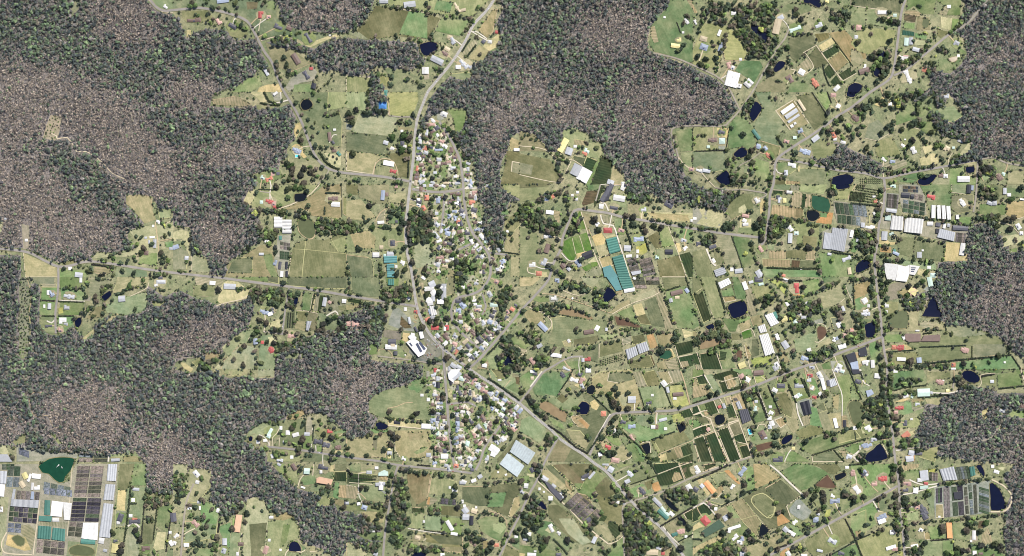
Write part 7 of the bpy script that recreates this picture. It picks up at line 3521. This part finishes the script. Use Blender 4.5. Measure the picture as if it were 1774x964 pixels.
def shed(c, wd, p0, p1):
    if c == 'w' and random.random() < .35: c = 'g'
    a = W1(p0); b = W1(p1); L = max(math.hypot(b[0] - a[0], b[1] - a[1]), 4); Wd = wd * ZM
    x, y = (a[0] + b[0]) / 2, (a[1] + b[1]) / 2; z = max(a[2], b[2]) + .3; rz = math.atan2(b[1] - a[1], b[0] - a[0])
    e = link('shed', None, loc=(x, y, z + 0.3), rz=rz); hx, hy = L / 2, Wd / 2; WV, WF, RV, RF = [], [], [], []; ev = 3.6
    ridge = ev + hy * 0.2
    n = 0
    WV += [(-hx + .3, -hy + .3, -3), (hx - .3, -hy + .3, -3), (hx - .3, hy - .3, -3), (-hx + .3, hy - .3, -3), (-hx + .3, -hy + .3, ev), (hx - .3, -hy + .3, ev), (hx - .3, hy - .3, ev), (-hx + .3, hy - .3, ev), (-hx + .3, 0, ridge - .1), (hx - .3, 0, ridge - .1)]
    WF += [(0, 1, 5, 4), (1, 2, 6, 9, 5), (2, 3, 7, 6), (3, 0, 4, 8, 7)]
    RV += [(-hx, -hy, ev), (hx, -hy, ev), (hx, 0, ridge), (-hx, 0, ridge), (hx, hy, ev), (-hx, hy, ev)]
    RV += [(a_, b_, c_ - 0.15) for a_, b_, c_ in RV]
    RF += [(0, 1, 2, 3), (3, 2, 4, 5), (7, 6, 9, 8), (8, 9, 11, 10), (6, 7, 1, 0), (10, 11, 5, 4), (7, 8, 2, 1), (8, 10, 4, 2), (9, 6, 0, 3), (11, 9, 3, 5)]
    link('wall', mesh('wall', WV, WF, M_WALL), e); link('roof', mesh('roof', RV, RF, M_ROOF), e, color=roof_col(c))
    sz = 'long' if L > 2.6 * Wd else ('big' if L * Wd > 260 else 'gabled')
    say(e, f'{sz} {RC[c][0]}-roofed shed', 'shed', (p0[0] + p1[0]) / 2, (p0[1] + p1[1]) / 2, 'farm sheds')
def greenhouse(c, nb, quad):
    # QUAD: corners in order; bays divide the first edge, their ridges run along the second
    P = [np.array(W1(t)) for t in quad]; z = max(p[2] for p in P) + .4; ctr = sum(P) / 4; ctr[2] = z
    P = [p - ctr for p in P]
    e = link('greenhouse', None, loc=tuple(ctr + [0, 0, 0.3])); ev = 3.4; WV, WF, RV, RF = [], [], [], []
    P2 = []
    for p in P: q = p.copy(); q[2] = 0; P2.append(q)
    up = np.array([0, 0, ev]); dn = np.array([0, 0, -4.0])
    wide = np.linalg.norm(P2[1] - P2[0]) / nb
    for i in range(4):
        n = len(WV); A, B = P2[i] * 0.99, P2[(i + 1) % 4] * 0.99; WV += [A + dn, B + dn, B + up, A + up]; WF += [(n, n + 1, n + 2, n + 3)]
    for i in range(nb):
        a0 = P2[0] + (P2[1] - P2[0]) * i / nb; a1 = P2[0] + (P2[1] - P2[0]) * (i + 1) / nb
        b0 = P2[3] + (P2[2] - P2[3]) * i / nb; b1 = P2[3] + (P2[2] - P2[3]) * (i + 1) / nb
        rz = np.array([0, 0, ev + min(wide * 0.24, 2.6)]); n = len(RV)
        RV += [a0 + up, a1 + up, b1 + up, b0 + up, (a0 + a1) / 2 + rz, (b0 + b1) / 2 + rz]
        RF += [(n, n + 4, n + 5, n + 3), (n + 4, n + 1, n + 2, n + 5), (n, n + 1, n + 4), (n + 2, n + 3, n + 5)]
    if np.cross(P2[1] - P2[0], P2[2] - P2[0])[2] < 0: RF = [f[::-1] for f in RF]; WF = [f[::-1] for f in WF]
    link('wall', mesh('wall', WV, WF, M_WALL), e); link('roof', mesh('roof', RV, RF, M_ROOF), e, color=roof_col(c))
    cx = sum(t[0] for t in quad) / 4; cy = sum(t[1] for t in quad) / 4
    say(e, f'{RC[c][0]} greenhouse with {nb} ridged bays', 'greenhouse', cx, cy, 'greenhouses')
def flat_block(c, poly):
    P = [np.array(W1(t)) for t in poly]; z = max(p[2] for p in P) + .4; ctr = sum(P) / len(P); ctr[2] = z; n = len(P)
    P = [(p - ctr)[:2] for p in P]
    s = sum(P[i][0] * P[(i + 1) % n][1] - P[(i + 1) % n][0] * P[i][1] for i in range(n))
    if s < 0: P = P[::-1]
    name = 'shade_house' if c in 'nqcbkdm' else 'flat_roofed_hall'
    e = link(name, None, loc=tuple(ctr + [0, 0, 0.3])); h = 4.2
    WV = [(x * .99, y * .99, zz) for zz in (-4.0, h) for x, y in P]; WF = [(i, (i + 1) % n, n + (i + 1) % n, n + i) for i in range(n)]
    RV = [(x, y, zz) for zz in (h + 0.01, h + 0.35) for x, y in P]; RF = WF + [tuple(range(n, 2 * n)), tuple(range(n - 1, -1, -1))]
    link('wall', mesh('wall', WV, WF, M_WALL), e); link('roof', mesh('roof', RV, RF, M_ROOF), e, color=roof_col(c))
    cx = sum(t[0] for t in poly) / n; cy = sum(t[1] for t in poly) / n
    for k2, a2, p2, s2 in ITEMS:
        if k2 == 'J' and math.hypot(p2[0][0] - cx, p2[0][1] - cy) < 25 and c == 'w':
            X, Y, Z = W1(p2[0]); l_, w_, an_ = (float(v) for v in a2[0].split(';')); l_ *= MPP / 2; w_ *= MPP / 2; ca, sa = math.cos(-R(an_)), math.sin(-R(an_))
            Vq = [(X - ctr[0] + ca * u * l_ - sa * v * w_, Y - ctr[1] + sa * u * l_ + ca * v * w_, h + q_) for q_ in (.55, .7) for u, v in ((-1, -1), (1, -1), (1, 1), (-1, 1))]
            link('solar_panel', mesh('solar_panel', Vq, [(4, 5, 6, 7), (0, 1, 5, 4), (1, 2, 6, 5), (2, 3, 7, 6), (3, 0, 4, 7)], M_SOLAR), e)
    if abs(cx - 1582) < 4 and abs(cy - 468) < 4:
        for i in range(3):
            solar(e, -8 + i * .2, 7 - i * 2.2, 7 - 5.5 * i, h + .7, .05)
    say(e, f'{RC[c][0]} flat-topped ' + ('shade house' if name == 'shade_house' else 'hall'), 'building', cx, cy)
BEDC = {'m': [(100, 94, 92), (84, 80, 74), (118, 108, 100), (70, 72, 60)], 'c': [(66, 84, 62), (84, 92, 80), (54, 70, 54), (110, 118, 120)], 'd': [(58, 56, 66), (48, 46, 56), (82, 78, 84), (66, 78, 60)],
        'u': [(120, 126, 136), (104, 110, 122)], 'b': [(122, 100, 84), (92, 84, 68), (60, 66, 74), (108, 96, 84)]}
CARS = []
for k, a, p, s in ITEMS:
    if k in 'HY':
        for q in p: house(a[0], float(a[1]), float(a[2]), float(a[3]), q[0], q[1], k)
    elif k == 'S':
        for q0, q1 in zip(p[::2], p[1::2]): shed(a[0], float(a[1]), q0, q1)
    elif k == 'E':
        l, r = strip(p, float(a[2]) * s); greenhouse(a[0], int(a[1]), [l[0], r[0], r[1], l[1]])
    elif k == 'U':
        if int(a[1]) > 1 and len(p) == 4: greenhouse(a[0], int(a[1]), p)
        else: flat_block(a[0], p)
    elif k == 'B':
        nx_, ny_ = int(a[0]), int(a[1]); p0, p1, p3 = (np.array(t) for t in p); u, v = p1 - p0, p3 - p0
        for j in range(ny_):
            for i in range(nx_):
                g0 = 0.035 if nx_ > 1 else 0.01; g1 = 0.05 if ny_ > 1 else 0.01
                q = [p0 + u * (i + fi) / nx_ + v * (j + fj) / ny_ for fi, fj in ((g0, g1), (1 - g0, g1), (1 - g0, 1 - g1), (g0, 1 - g1))]
                P = [np.array(W1(t)) for t in q]; ctr = sum(P) / 4; P = [t - ctr for t in P]
                V = [(t[0], t[1], t[2] + 0.9) for t in P] + [(t[0] * .97, t[1] * .97, t[2] + 1.7) for t in P]
                F = [(0, 1, 5, 4), (1, 2, 6, 5), (2, 3, 7, 6), (3, 0, 4, 7), (4, 5, 6, 7)]
                if np.cross(P[1] - P[0], P[2] - P[0])[2] < 0: F = [f[::-1] for f in F]
                cc = random.choice(BEDC[a[2]]); jj = random.uniform(0.85, 1.15)
                o = link('plant_bed', mesh('plant_bed', V, F, M_BED), loc=tuple(ctr), color=col(*(t * jj for t in cc), 1.0 if a[2] == 'm' else .85))
                m_ = sum(q) / 4
                tone = 'dark' if sum(cc) < 240 else 'mottled grey'
                say(o, f'{tone} rectangular bed of potted plants', 'plant bed', m_[0], m_[1], 'nursery beds')
    elif k == 'C' and len(p) == 2:
        for i in range(int(a[0])):
            CARS.append((random.uniform(p[0][0], p[1][0]), random.uniform(p[0][1], p[1][1])))

# village lots between the surveyed houses, in rows along the streets
taken = [(q[0], q[1]) for k, a, p, s in ITEMS if k in 'HYS' for q in p]; more = 0
for k, a, p, s in ITEMS:
    if k != 'R' or a[1] not in 'mr': continue
    q = smooth(p); run = 0.0
    for (x0, y0), (x1, y1) in zip(q, q[1:]):
        d = math.hypot(x1 - x0, y1 - y0); run += d
        if run < 5.5 or d < .01: continue
        run = 0.0; an = math.degrees(math.atan2(y1 - y0, x1 - x0)); nx_, ny_ = -(y1 - y0) / d, (x1 - x0) / d
        for side in (-1, 1):
            for off in (9.5, 19.5):
                px, py = x1 + nx_ * side * off, y1 + ny_ * side * off
                if more >= 85 or not look(m_village, px, py) or look(m_hard, px, py) or min(math.hypot(px - t[0], py - t[1]) for t in taken) < 7.6: continue
                if look(m_field, px, py): continue
                taken.append((px, py)); more += 1
                house(random.choice('wwggggbbbtduupo'), random.uniform(52, 66), random.uniform(36, 46), an + 90 * random.randrange(2) + random.gauss(0, 3), px, py, 'H')
                raster(rect_px(px, py, 9, 7, an), m_hard)

# ---------------------------------------------------------------- cars
def car_meshes():
    BV, BF = [], []
    prof = [(-2.2, .35), (-2.25, .75), (-2.1, 1.0), (-1.2, 1.02), (1.0, .98), (2.1, .82), (2.25, .6), (2.2, .35)]
    for y in (-.9, .9): BV += [(x, y * (1 if z < .9 else .94), z) for x, z in prof]
    n = len(prof); BF = [(i, i + 1, n + i + 1, n + i) for i in range(n - 1)] + [tuple(range(n))[::-1], tuple(range(n, 2 * n)), (n - 1, 0, n, 2 * n - 1)]
    top = [(-1.1, -.62, 1.5), (.35, -.62, 1.5), (.35, .62, 1.5), (-1.1, .62, 1.5)]; n0 = len(BV)
    BV += top + [(x, y, 1.46) for x, y, z in top]; BF += [tuple(range(n0, n0 + 4)), (n0, n0 + 4, n0 + 5, n0 + 1), (n0 + 1, n0 + 5, n0 + 6, n0 + 2), (n0 + 2, n0 + 6, n0 + 7, n0 + 3), (n0 + 3, n0 + 7, n0 + 4, n0)]
    lo = [(-1.8, -.82, .98), (1.1, -.82, .96), (1.1, .82, .96), (-1.8, .82, .98)]; hi = [(x, y, 1.455) for x, y, z in top]
    GV = lo + hi; GF = [(i, (i + 1) % 4, 4 + (i + 1) % 4, 4 + i) for i in range(4)]
    WV, WF = [], []; m = 12
    for y in (-.11, .11): WV += [(.33 * math.cos(6.2832 * i / m), y, .33 * math.sin(6.2832 * i / m)) for i in range(m)]
    WF = [(i, (i + 1) % m, m + (i + 1) % m, m + i) for i in range(m)] + [tuple(range(m))[::-1], tuple(range(m, 2 * m))]
    return mesh('car_body', BV, BF, M_PAINT), mesh('car_window', GV, GF, M_GLASS), mesh('car_wheel', WV, WF, M_RUBBER)
cb, cg, cw = car_meshes()
for px, py in CARS:
    x, y, z = W1((px, py)); nm, cc = random.choice([('white', (238, 238, 238)), ('white', (238, 238, 238)), ('silver', (190, 192, 196)), ('dark', (50, 52, 58)), ('red', (170, 50, 44)), ('blue', (60, 84, 140))])
    e = link('parked_car', None, loc=(x, y, z + 1.35), rz=R(random.choice((35, 35, -55, 125)) + random.uniform(-5, 5)))
    link('body', cb, e, color=col(*cc)); link('window', cg, e)
    for wx in (-1.35, 1.4):
        for wy in (-.85, .85): link('wheel', cw, e, loc=(wx, wy, .33))
    e['category'] = 'car'; lot = 'supermarket' if py < 637 else 'crossroads shops'
    e['group'] = f'{nm} cars parked at the {lot}'; e['label'] = f'small {nm} car parked on the asphalt at the {lot}'

# traffic on the sealed roads
lanes = [smooth(p) for k, a, p, s in ITEMS if k == 'R' and a[1] in 'mr']
for i in range(70):
    q = random.choice(lanes[:1] * 14 + lanes); j = random.randrange(len(q) - 1)
    (x0, y0), (x1, y1) = q[j], q[j + 1]; f = random.random(); px, py = x0 + (x1 - x0) * f, y0 + (y1 - y0) * f
    if not (5 < px < 1769 and 5 < py < 959): continue
    a_ = math.atan2(y1 - y0, x1 - x0); sd_ = random.choice((-1, 1)); x, y, z = W1((px, py)); a_ = -a_ + (math.pi if sd_ < 0 else 0)
    x += 1.8 * math.sin(a_); y -= -1.8 * math.cos(a_)
    nm, cc = random.choice([('white', (238, 238, 238)), ('white', (238, 238, 238)), ('silver', (190, 192, 196)), ('dark', (50, 52, 58)), ('red', (170, 50, 44)), ('blue', (60, 84, 140))])
    e = link('moving_car', None, loc=(x, y, z + 1.86), rz=a_)
    link('body', cb, e, color=col(*cc)); link('window', cg, e)
    for wx in (-1.35, 1.4):
        for wy in (-.85, .85): link('wheel', cw, e, loc=(wx, wy, .33))
    say(e, f'{nm} car on the road', 'car', px, py, 'cars on the roads')

# ---------------------------------------------------------------- trees
def clumps(n, rs, flat=0.75, size=0.34, up=0.55, core=0.35):
    # one crown of unit radius: N leaf-clump quads through an uneven ellipsoid
    v = rs.normal(size=(n, 3)); v /= np.linalg.norm(v, axis=1)[:, None]; v[:, 2] = np.where(v[:, 2] < -0.35, -v[:, 2], v[:, 2])
    lob = 1 + 0.18 * np.sin(3 * np.arctan2(v[:, 1], v[:, 0]) + rs.uniform(0, 6)) + 0.1 * np.sin(5 * np.arctan2(v[:, 1], v[:, 0]) + rs.uniform(0, 6))
    rad = rs.uniform(core, 1, n) ** 0.6 * lob
    c = v * rad[:, None] * [1, 1, flat]
    nrm = v + [0, 0, up] + rs.normal(size=(n, 3)) * 0.45; nrm /= np.linalg.norm(nrm, axis=1)[:, None]
    t = np.cross(nrm, rs.normal(size=(n, 3))); t /= np.linalg.norm(t, axis=1)[:, None]; b = np.cross(nrm, t)
    s = size * rs.uniform(0.65, 1.35, n)[:, None]
    q = np.stack([c - t * s - b * s * .7, c + t * s - b * s, c + t * s * .8 + b * s, c - t * s + b * s * .8], 1)
    return q          # n,4,3
def soup(name, quads, tint, mat):
    nq = len(quads); me = bpy.data.meshes.new(name)
    me.vertices.add(nq * 4); me.vertices.foreach_set('co', quads.astype(np.float32).ravel())
    me.loops.add(nq * 4); me.loops.foreach_set('vertex_index', np.arange(nq * 4, dtype=np.int32))
    me.polygons.add(nq); me.polygons.foreach_set('loop_start', np.arange(0, nq * 4, 4, dtype=np.int32)); me.polygons.foreach_set('loop_total', np.full(nq, 4, np.int32))
    me.update()
    if tint is not None:
        at = me.attributes.new('tint', 'FLOAT_COLOR', 'FACE'); at.data.foreach_set('color', np.concatenate([tint, np.ones((nq, 1))], 1).astype(np.float32).ravel())
    me.materials.append(mat); return me
def forest_soup(xs, ys, zs, rad, cols, nq, variants=7, size=0.36, flat=0.8, core=0.35, lift=0.75):
    V = [clumps(nq, RNG, flat, size, 0.6, core) for _ in range(variants)]
    n = len(xs); out = np.empty((n, nq, 4, 3), np.float32); vi = RNG.integers(0, variants, n); an = RNG.uniform(0, 6.28, n); ca, sa = np.cos(an), np.sin(an)
    for v in range(variants):
        m = vi == v; base = V[v][None]; c_, s_ = ca[m][:, None, None], sa[m][:, None, None]; r = rad[m][:, None, None]; e_ = np.exp(RNG.normal(0, .16, r.shape)); ux, uy = base[..., 0] * e_, base[..., 1] / e_
        out[m, :, :, 0] = (ux * c_ - uy * s_) * r + xs[m][:, None, None]
        out[m, :, :, 1] = (ux * s_ + uy * c_) * r + ys[m][:, None, None]
        out[m, :, :, 2] = base[..., 2] * r + (zs[m] + rad[m] * lift)[:, None, None]
    jit = RNG.uniform(0.68, 1.36, (n, nq, 1)) * RNG.uniform(0.8, 1.2, (n, 1, 1))
    return out.reshape(-1, 4, 3), (cols[:, None, :] * jit).reshape(-1, 3)
def cols3(lst): return np.array([col(*c)[:3] for c in lst])
# woodland: jittered lattice over the wooded ground
def lattice(step):
    gx, gy = np.meshgrid(np.arange(-55, 1830, step), np.arange(-55, 1020, step * 0.9)); gx = gx + (np.arange(gx.shape[0]) % 2)[:, None] * step / 2
    return (gx + RNG.uniform(-.42, .42, gx.shape) * step).ravel(), (gy + RNG.uniform(-.42, .42, gy.shape) * step).ravel()
def blob_noise(px, py, sc_, seed):
    rs = np.random.default_rng(seed); v = np.zeros(len(px))
    for i in range(10):
        a = rs.uniform(0, 6.28); f = rs.uniform(.6, 1.8) / sc_; v += np.sin((px * math.cos(a) + py * math.sin(a)) * f * 6.28 + rs.uniform(0, 6.28))
    return v / 4
def blur(mk, r, n=3):
    f = mk.astype(np.float32)
    for _ in range(n):
        for ax in (0, 1):
            c_ = np.cumsum(np.concatenate([np.repeat(np.take(f, [0], ax), r + 1, ax), f, np.repeat(np.take(f, [-1], ax), r, ax)], ax), ax)
            f = (np.take(c_, np.arange(2 * r + 1, c_.shape[ax]), ax) - np.take(c_, np.arange(0, c_.shape[ax] - 2 * r - 1), ax)) / (2 * r + 1)
    return f
def wooded(px, py):
    n = len(px); jx, jy = RNG.normal(0, 2.4, n), RNG.normal(0, 2.4, n); kx, ky = RNG.normal(0, 1.1, n), RNG.normal(0, 1.1, n)
    return ~look(m_strict, px, py) & look(m_forest, px + jx, py + jy) & ~look(m_field, px + kx, py + ky) & ~look(m_hard, px, py)
f_ridge = blur(m_ridge, 17)
def ridge_share(px, py):
    return np.clip((look(f_ridge, px, py) - .5) * 1.15 + .52 + .17 * blob_noise(px, py, 40, 11) + .12 * blob_noise(px, py, 14, 12), 0.12, 0.96)
Q, T = [], []
px, py = lattice(3.5)
ok = wooded(px, py); px, py = px[ok], py[ok]
ps = ridge_share(px, py); keep = RNG.uniform(size=len(px)) > ps * .93; px, py, ps = px[keep], py[keep], ps[keep]
x, y, z = world(px, py); gd = gully_depth(x, y); nb = blob_noise(px, py, 60, 3)
GUL = cols3([(80, 88, 86), (92, 99, 90), (66, 75, 76), (102, 112, 94), (118, 112, 100), (84, 100, 80), (94, 92, 95), (136, 130, 126), (132, 150, 112), (108, 128, 98)])
gi = RNG.choice(len(GUL), len(px), p=[.17, .15, .15, .11, .11, .1, .1, .06, .015, .035])
light = (RNG.uniform(size=len(px)) < np.clip((nb + .1) * .26, 0, .3) * (gd < -8)); gi[light] = RNG.integers(8, 10, light.sum())
rad = RNG.uniform(2.4, 4.8, len(px)) * RNG.choice([.75, 1, 1, 1.45], len(px)) * (1 + .12 * nb).clip(.8, 1.25) * (1 - .25 * ps)
q, t = forest_soup(x, y, z + RNG.uniform(4, 11, len(px)), rad, GUL[gi], 22, size=.32); Q.append(q); T.append(t)
# ridge scrub woodland: smaller, greyer, twiggy
px, py = lattice(2.3)
ok = wooded(px, py); px, py = px[ok], py[ok]
ps = ridge_share(px, py); nb = blob_noise(px, py, 22, 5); keep = RNG.uniform(size=len(px)) < ps * (.92 - .14 * nb); px, py, nb = px[keep], py[keep], nb[keep]
x, y, z = world(px, py)
RDG = cols3([(146, 133, 122), (166, 151, 138), (124, 113, 105), (104, 96, 91), (184, 169, 155), (100, 99, 92), (84, 80, 86), (138, 130, 114)])
gi = RNG.choice(len(RDG), len(px), p=[.2, .18, .16, .12, .1, .09, .09, .06])
rad = RNG.uniform(1.2, 2.9, len(px)) * RNG.choice([.8, 1, 1.35], len(px))
q, t = forest_soup(x, y, z + RNG.uniform(3, 8, len(px)), rad, RDG[gi], 13, size=.3, core=.2); Q.append(q); T.append(t)
wd = link('woodland', soup('woodland', np.concatenate(Q), np.concatenate(T), M_LEAF)); wd['kind'] = 'stuff'
wd['label'] = 'grey-green eucalypt woodland covering the gullies and ridges'; wd['category'] = 'woodland'

# trees that stand apart from the woodland
POOL, HEDGES = [], []
TR = 0.86
for k, a, p, s in ITEMS:
    if k == 'T':
        for q in p: POOL.append((q[0], q[1], float(a[0]) * ZM * TR * random.uniform(.88, 1.1), 0))
    elif k == 'L':
        r = float(a[0])
        if r <= 16: HEDGES.append((r * ZM * 0.7, p)); continue
        for (x0, y0), (x1, y1) in zip(p, p[1:]):
            d = math.hypot(x1 - x0, y1 - y0); n = max(1, int(d / (r * 1.25 / 5.913)))
            for i in range(n):
                f = (i + random.uniform(.2, .8)) / n
                POOL.append((x0 + (x1 - x0) * f + random.gauss(0, .9), y0 + (y1 - y0) * f + random.gauss(0, .9), r * ZM * .82 * random.choice((.55, .8, 1, 1.2)) * random.uniform(.85, 1.1), 1))
    elif k == 'A' and len(p) > 2:
        r = float(a[0]) * .82; st = max(r * float(a[1]) / 5.913 * .92, 1.5); mk = np.zeros((GHT, GW), bool); raster(p, mk)
        xs = [t[0] for t in p]; ys = [t[1] for t in p]
        for yy in np.arange(min(ys), max(ys), st * .9):
            for xx in np.arange(min(xs), max(xs), st):
                tx, ty = xx + random.uniform(-.45, .45) * st, yy + random.uniform(-.45, .45) * st
                if look(mk, tx, ty): POOL.append((tx, ty, r * ZM * random.uniform(.6, 1.15), 2))
# self-sown trees and shrubs on the ground nobody mows
px, py = lattice(5.2); nz = blob_noise(px, py, 26, 21)
ok = ~look(m_forest, px, py) & ~look(m_field, px, py) & ~look(m_hard, px, py) & ~look(m_village, px, py) & (RNG.uniform(size=len(px)) < np.clip(.24 + .3 * nz, .04, .7))
for a_, b_ in zip(px[ok], py[ok]): POOL.append((a_, b_, random.choice((1.1, 1.5, 2, 2.6, 3.4, 4.2)) * random.uniform(.8, 1.25), 3))
for k, a, p, s in ITEMS:
    if k == 'G' and a[0] in 'dgkobptyec' and len(p) > 3:
        for (x0, y0), (x1, y1) in zip(p, p[1:] + p[:1]):
            if random.random() > .42: continue
            d = math.hypot(x1 - x0, y1 - y0); big = random.random() < .3
            for i in range(int(d / 2.4)):
                if random.random() < .5:
                    f = random.random(); POOL.append((x0 + (x1 - x0) * f + random.gauss(0, .5), y0 + (y1 - y0) * f + random.gauss(0, .5), random.uniform(.9, 2.2) * (1.6 if big and random.random() < .5 else 1), 3))
    elif k == 'W':
        for (x0, y0), (x1, y1) in zip(p, p[1:] + p[:1]):
            if random.random() < .5:
                for i in range(int(math.hypot(x1 - x0, y1 - y0) / 1.8)):
                    f = random.random(); cx = sum(t[0] for t in p) / len(p); cy = sum(t[1] for t in p) / len(p); qx, qy = x0 + (x1 - x0) * f, y0 + (y1 - y0) * f; d = math.hypot(qx - cx, qy - cy)
                    POOL.append((qx + (qx - cx) / d * random.uniform(1.2, 2.6), qy + (qy - cy) / d * random.uniform(1.2, 2.6), random.uniform(1, 2.6), 3))
    elif k == 'G' and a[0] == 'f':
        pass
px, py = lattice(7.2); ok = look(m_village, px, py) & ~look(m_hard, px, py)
for a_, b_ in zip(px[ok], py[ok]): SHRUBS.append((a_, b_, random.uniform(1.2, 3.2)))
POOL += [(a_, b_, r_, 4) for a_, b_, r_ in SHRUBS]
POOL = [t for t in POOL if not (t[3] in (3, 4) and look(m_street, t[0], t[1]) and random.random() < .85) and not look(m_hard, t[0], t[1]) or (t[3] == 0 and not look(m_hard, t[0] + 1.5, t[1]))]
order = sorted((i for i, t in enumerate(POOL) if t[3] == 0 and 4 < t[0] < 1770 and 4 < t[1] < 960), key=lambda i: -POOL[i][2])[:300]
single = set(order)
TC = [(52, 62, 44), (46, 58, 46), (64, 72, 48), (56, 67, 52), (72, 70, 58), (50, 52, 47), (62, 82, 46), (80, 74, 64)]
TN = ['dark green', 'deep green', 'olive', 'dull green', 'grey-brown', 'blackish', 'mid green', 'brownish']
rest = [t for i, t in enumerate(POOL) if i not in single]
A = np.array([(t[0], t[1], t[2]) for t in rest]); x, y, z = world(A[:, 0], A[:, 1]); rad = A[:, 2]
TCA = cols3([(66, 78, 56), (58, 71, 56), (86, 94, 62), (70, 84, 64), (92, 88, 74), (62, 66, 62), (86, 106, 64), (108, 98, 86), (118, 138, 80), (160, 166, 92)]); gi = RNG.choice(len(TCA), len(rad), p=[.15, .13, .14, .13, .1, .07, .13, .06, .08, .01])
q, t = forest_soup(x, y, z + .5 + rad * RNG.uniform(.05, .6, len(rad)), rad, TCA[gi], 26, size=.34, flat=.85)
st = link('scattered_trees', soup('scattered_trees', q, t, M_LEAF)); st['kind'] = 'stuff'; st['label'] = 'smaller trees and shrubs scattered through gardens, verges and paddocks'; st['category'] = 'trees'
CROWNS = [soup('crown', clumps(70, RNG, .85, .27, .55, .3) + [0, 0, 1.0], None, M_CROWN) for _ in range(10)]
V, F = [], []
for r_, z_ in ((.09, -.5), (.07, .4), (.045, 1.0), (.01, 1.5)): V += [(r_ * math.cos(1.0472 * i), r_ * math.sin(1.0472 * i), z_) for i in range(6)]
for j in range(3): F += [(6 * j + i, 6 * j + (i + 1) % 6, 6 * j + 6 + (i + 1) % 6, 6 * j + 6 + i) for i in range(6)]
for an in (0.4, 2.5, 4.6):
    n = len(V); d = np.array([math.cos(an), math.sin(an), 0])
    V += [(0, -.03, .5), (0, .03, .5), (0, 0, .56), tuple(d * .6 + [0, 0, 1.1])]; F += [(n, n + 1, n + 3), (n + 1, n + 2, n + 3), (n + 2, n, n + 3)]
TRUNK = mesh('trunk', V, F, M_BARK)
for i in order:
    a_, b_, r_, _ = POOL[i]; x, y, z = W1((a_, b_)); ci = random.randrange(len(TC))
    e = link('gum_tree', None, loc=(x, y, z + .3), rz=random.uniform(0, 6.28)); sc_ = r_ / 1.08
    o = link('trunk', TRUNK, e); o.scale = (sc_,) * 3
    o = link('crown', random.choice(CROWNS), e, color=col(*TC[ci])); an_ = math.exp(random.gauss(0, .13)); o.scale = (sc_ * an_, sc_ / an_, sc_ * random.uniform(.9, 1.15))
    say(e, ('broad ' if r_ > 9.2 else '') + TN[ci] + ' tree standing apart', 'tree', a_, b_, 'paddock and garden trees')
# hedges
for w_, p in HEDGES:
    P = [np.array(W1(t)) for t in p]; ctr = sum(P) / len(P); ctr[2] = min(t[2] for t in P); qs = []
    for A_, B_ in zip(P, P[1:]):
        d = B_ - A_; L = np.linalg.norm(d[:2]); n = max(2, int(L / (w_ * 1.0)))
        for i in range(n):
            c_ = A_ + d * (i + .5) / n - ctr + np.array([random.uniform(-.3, .3), random.uniform(-.3, .3), .5 + w_ * .6])
            qs.append(clumps(14, RNG, .9, .45, .5, .3) * w_ * random.uniform(.85, 1.15) + c_)
    ci = random.choice((0, 1, 3, 5)); Z = np.concatenate(qs)
    o = link('hedge', soup('hedge', Z, None, M_CROWN), loc=tuple(ctr), color=col(*TC[ci]))
    mid = p[len(p) // 2] if len(p) > 2 else ((p[0][0] + p[1][0]) / 2, (p[0][1] + p[1][1]) / 2)
    ln = sum(math.hypot(b[0] - a[0], b[1] - a[1]) for a, b in zip(p, p[1:]))
    say(o, ('long ' if ln > 30 else 'short ') + TN[ci] + ' boundary hedge', 'hedge', mid[0], mid[1], 'boundary hedges')
# orchards
OC = soup('fruit_tree', clumps(30, RNG, .85, .4, .5, .3) + [0, 0, .9], None, M_CROWN)
no = 0
for k, a, p, s in ITEMS:
    if k != 'O': continue
    no += 1; nx_, ny_ = int(a[0]), int(a[1]); p0, p1, p3 = (np.array(t) for t in p); u, v = p1 - p0, p3 - p0
    for j in range(ny_):
        for i in range(nx_):
            m_ = p0 + u * (i + .5) / nx_ + v * (j + .5) / ny_; x, y, z = W1(m_)
            o = link('fruit_tree', OC, loc=(x, y, z + .5), rz=random.uniform(0, 6.28), color=col(*random.choice(((58, 68, 46), (66, 76, 52)))))
            sc_ = float(a[2]) * ZM * .55; o.scale = (sc_,) * 3; o['category'] = 'fruit tree'
            pl = 'the dotted orchard by the lane' if p0[0] < 1200 else 'the eastern orchard rows'
            o['label'] = f'small clipped round fruit tree in {pl}'; o['group'] = f'fruit trees in {pl}'
finish_labels()
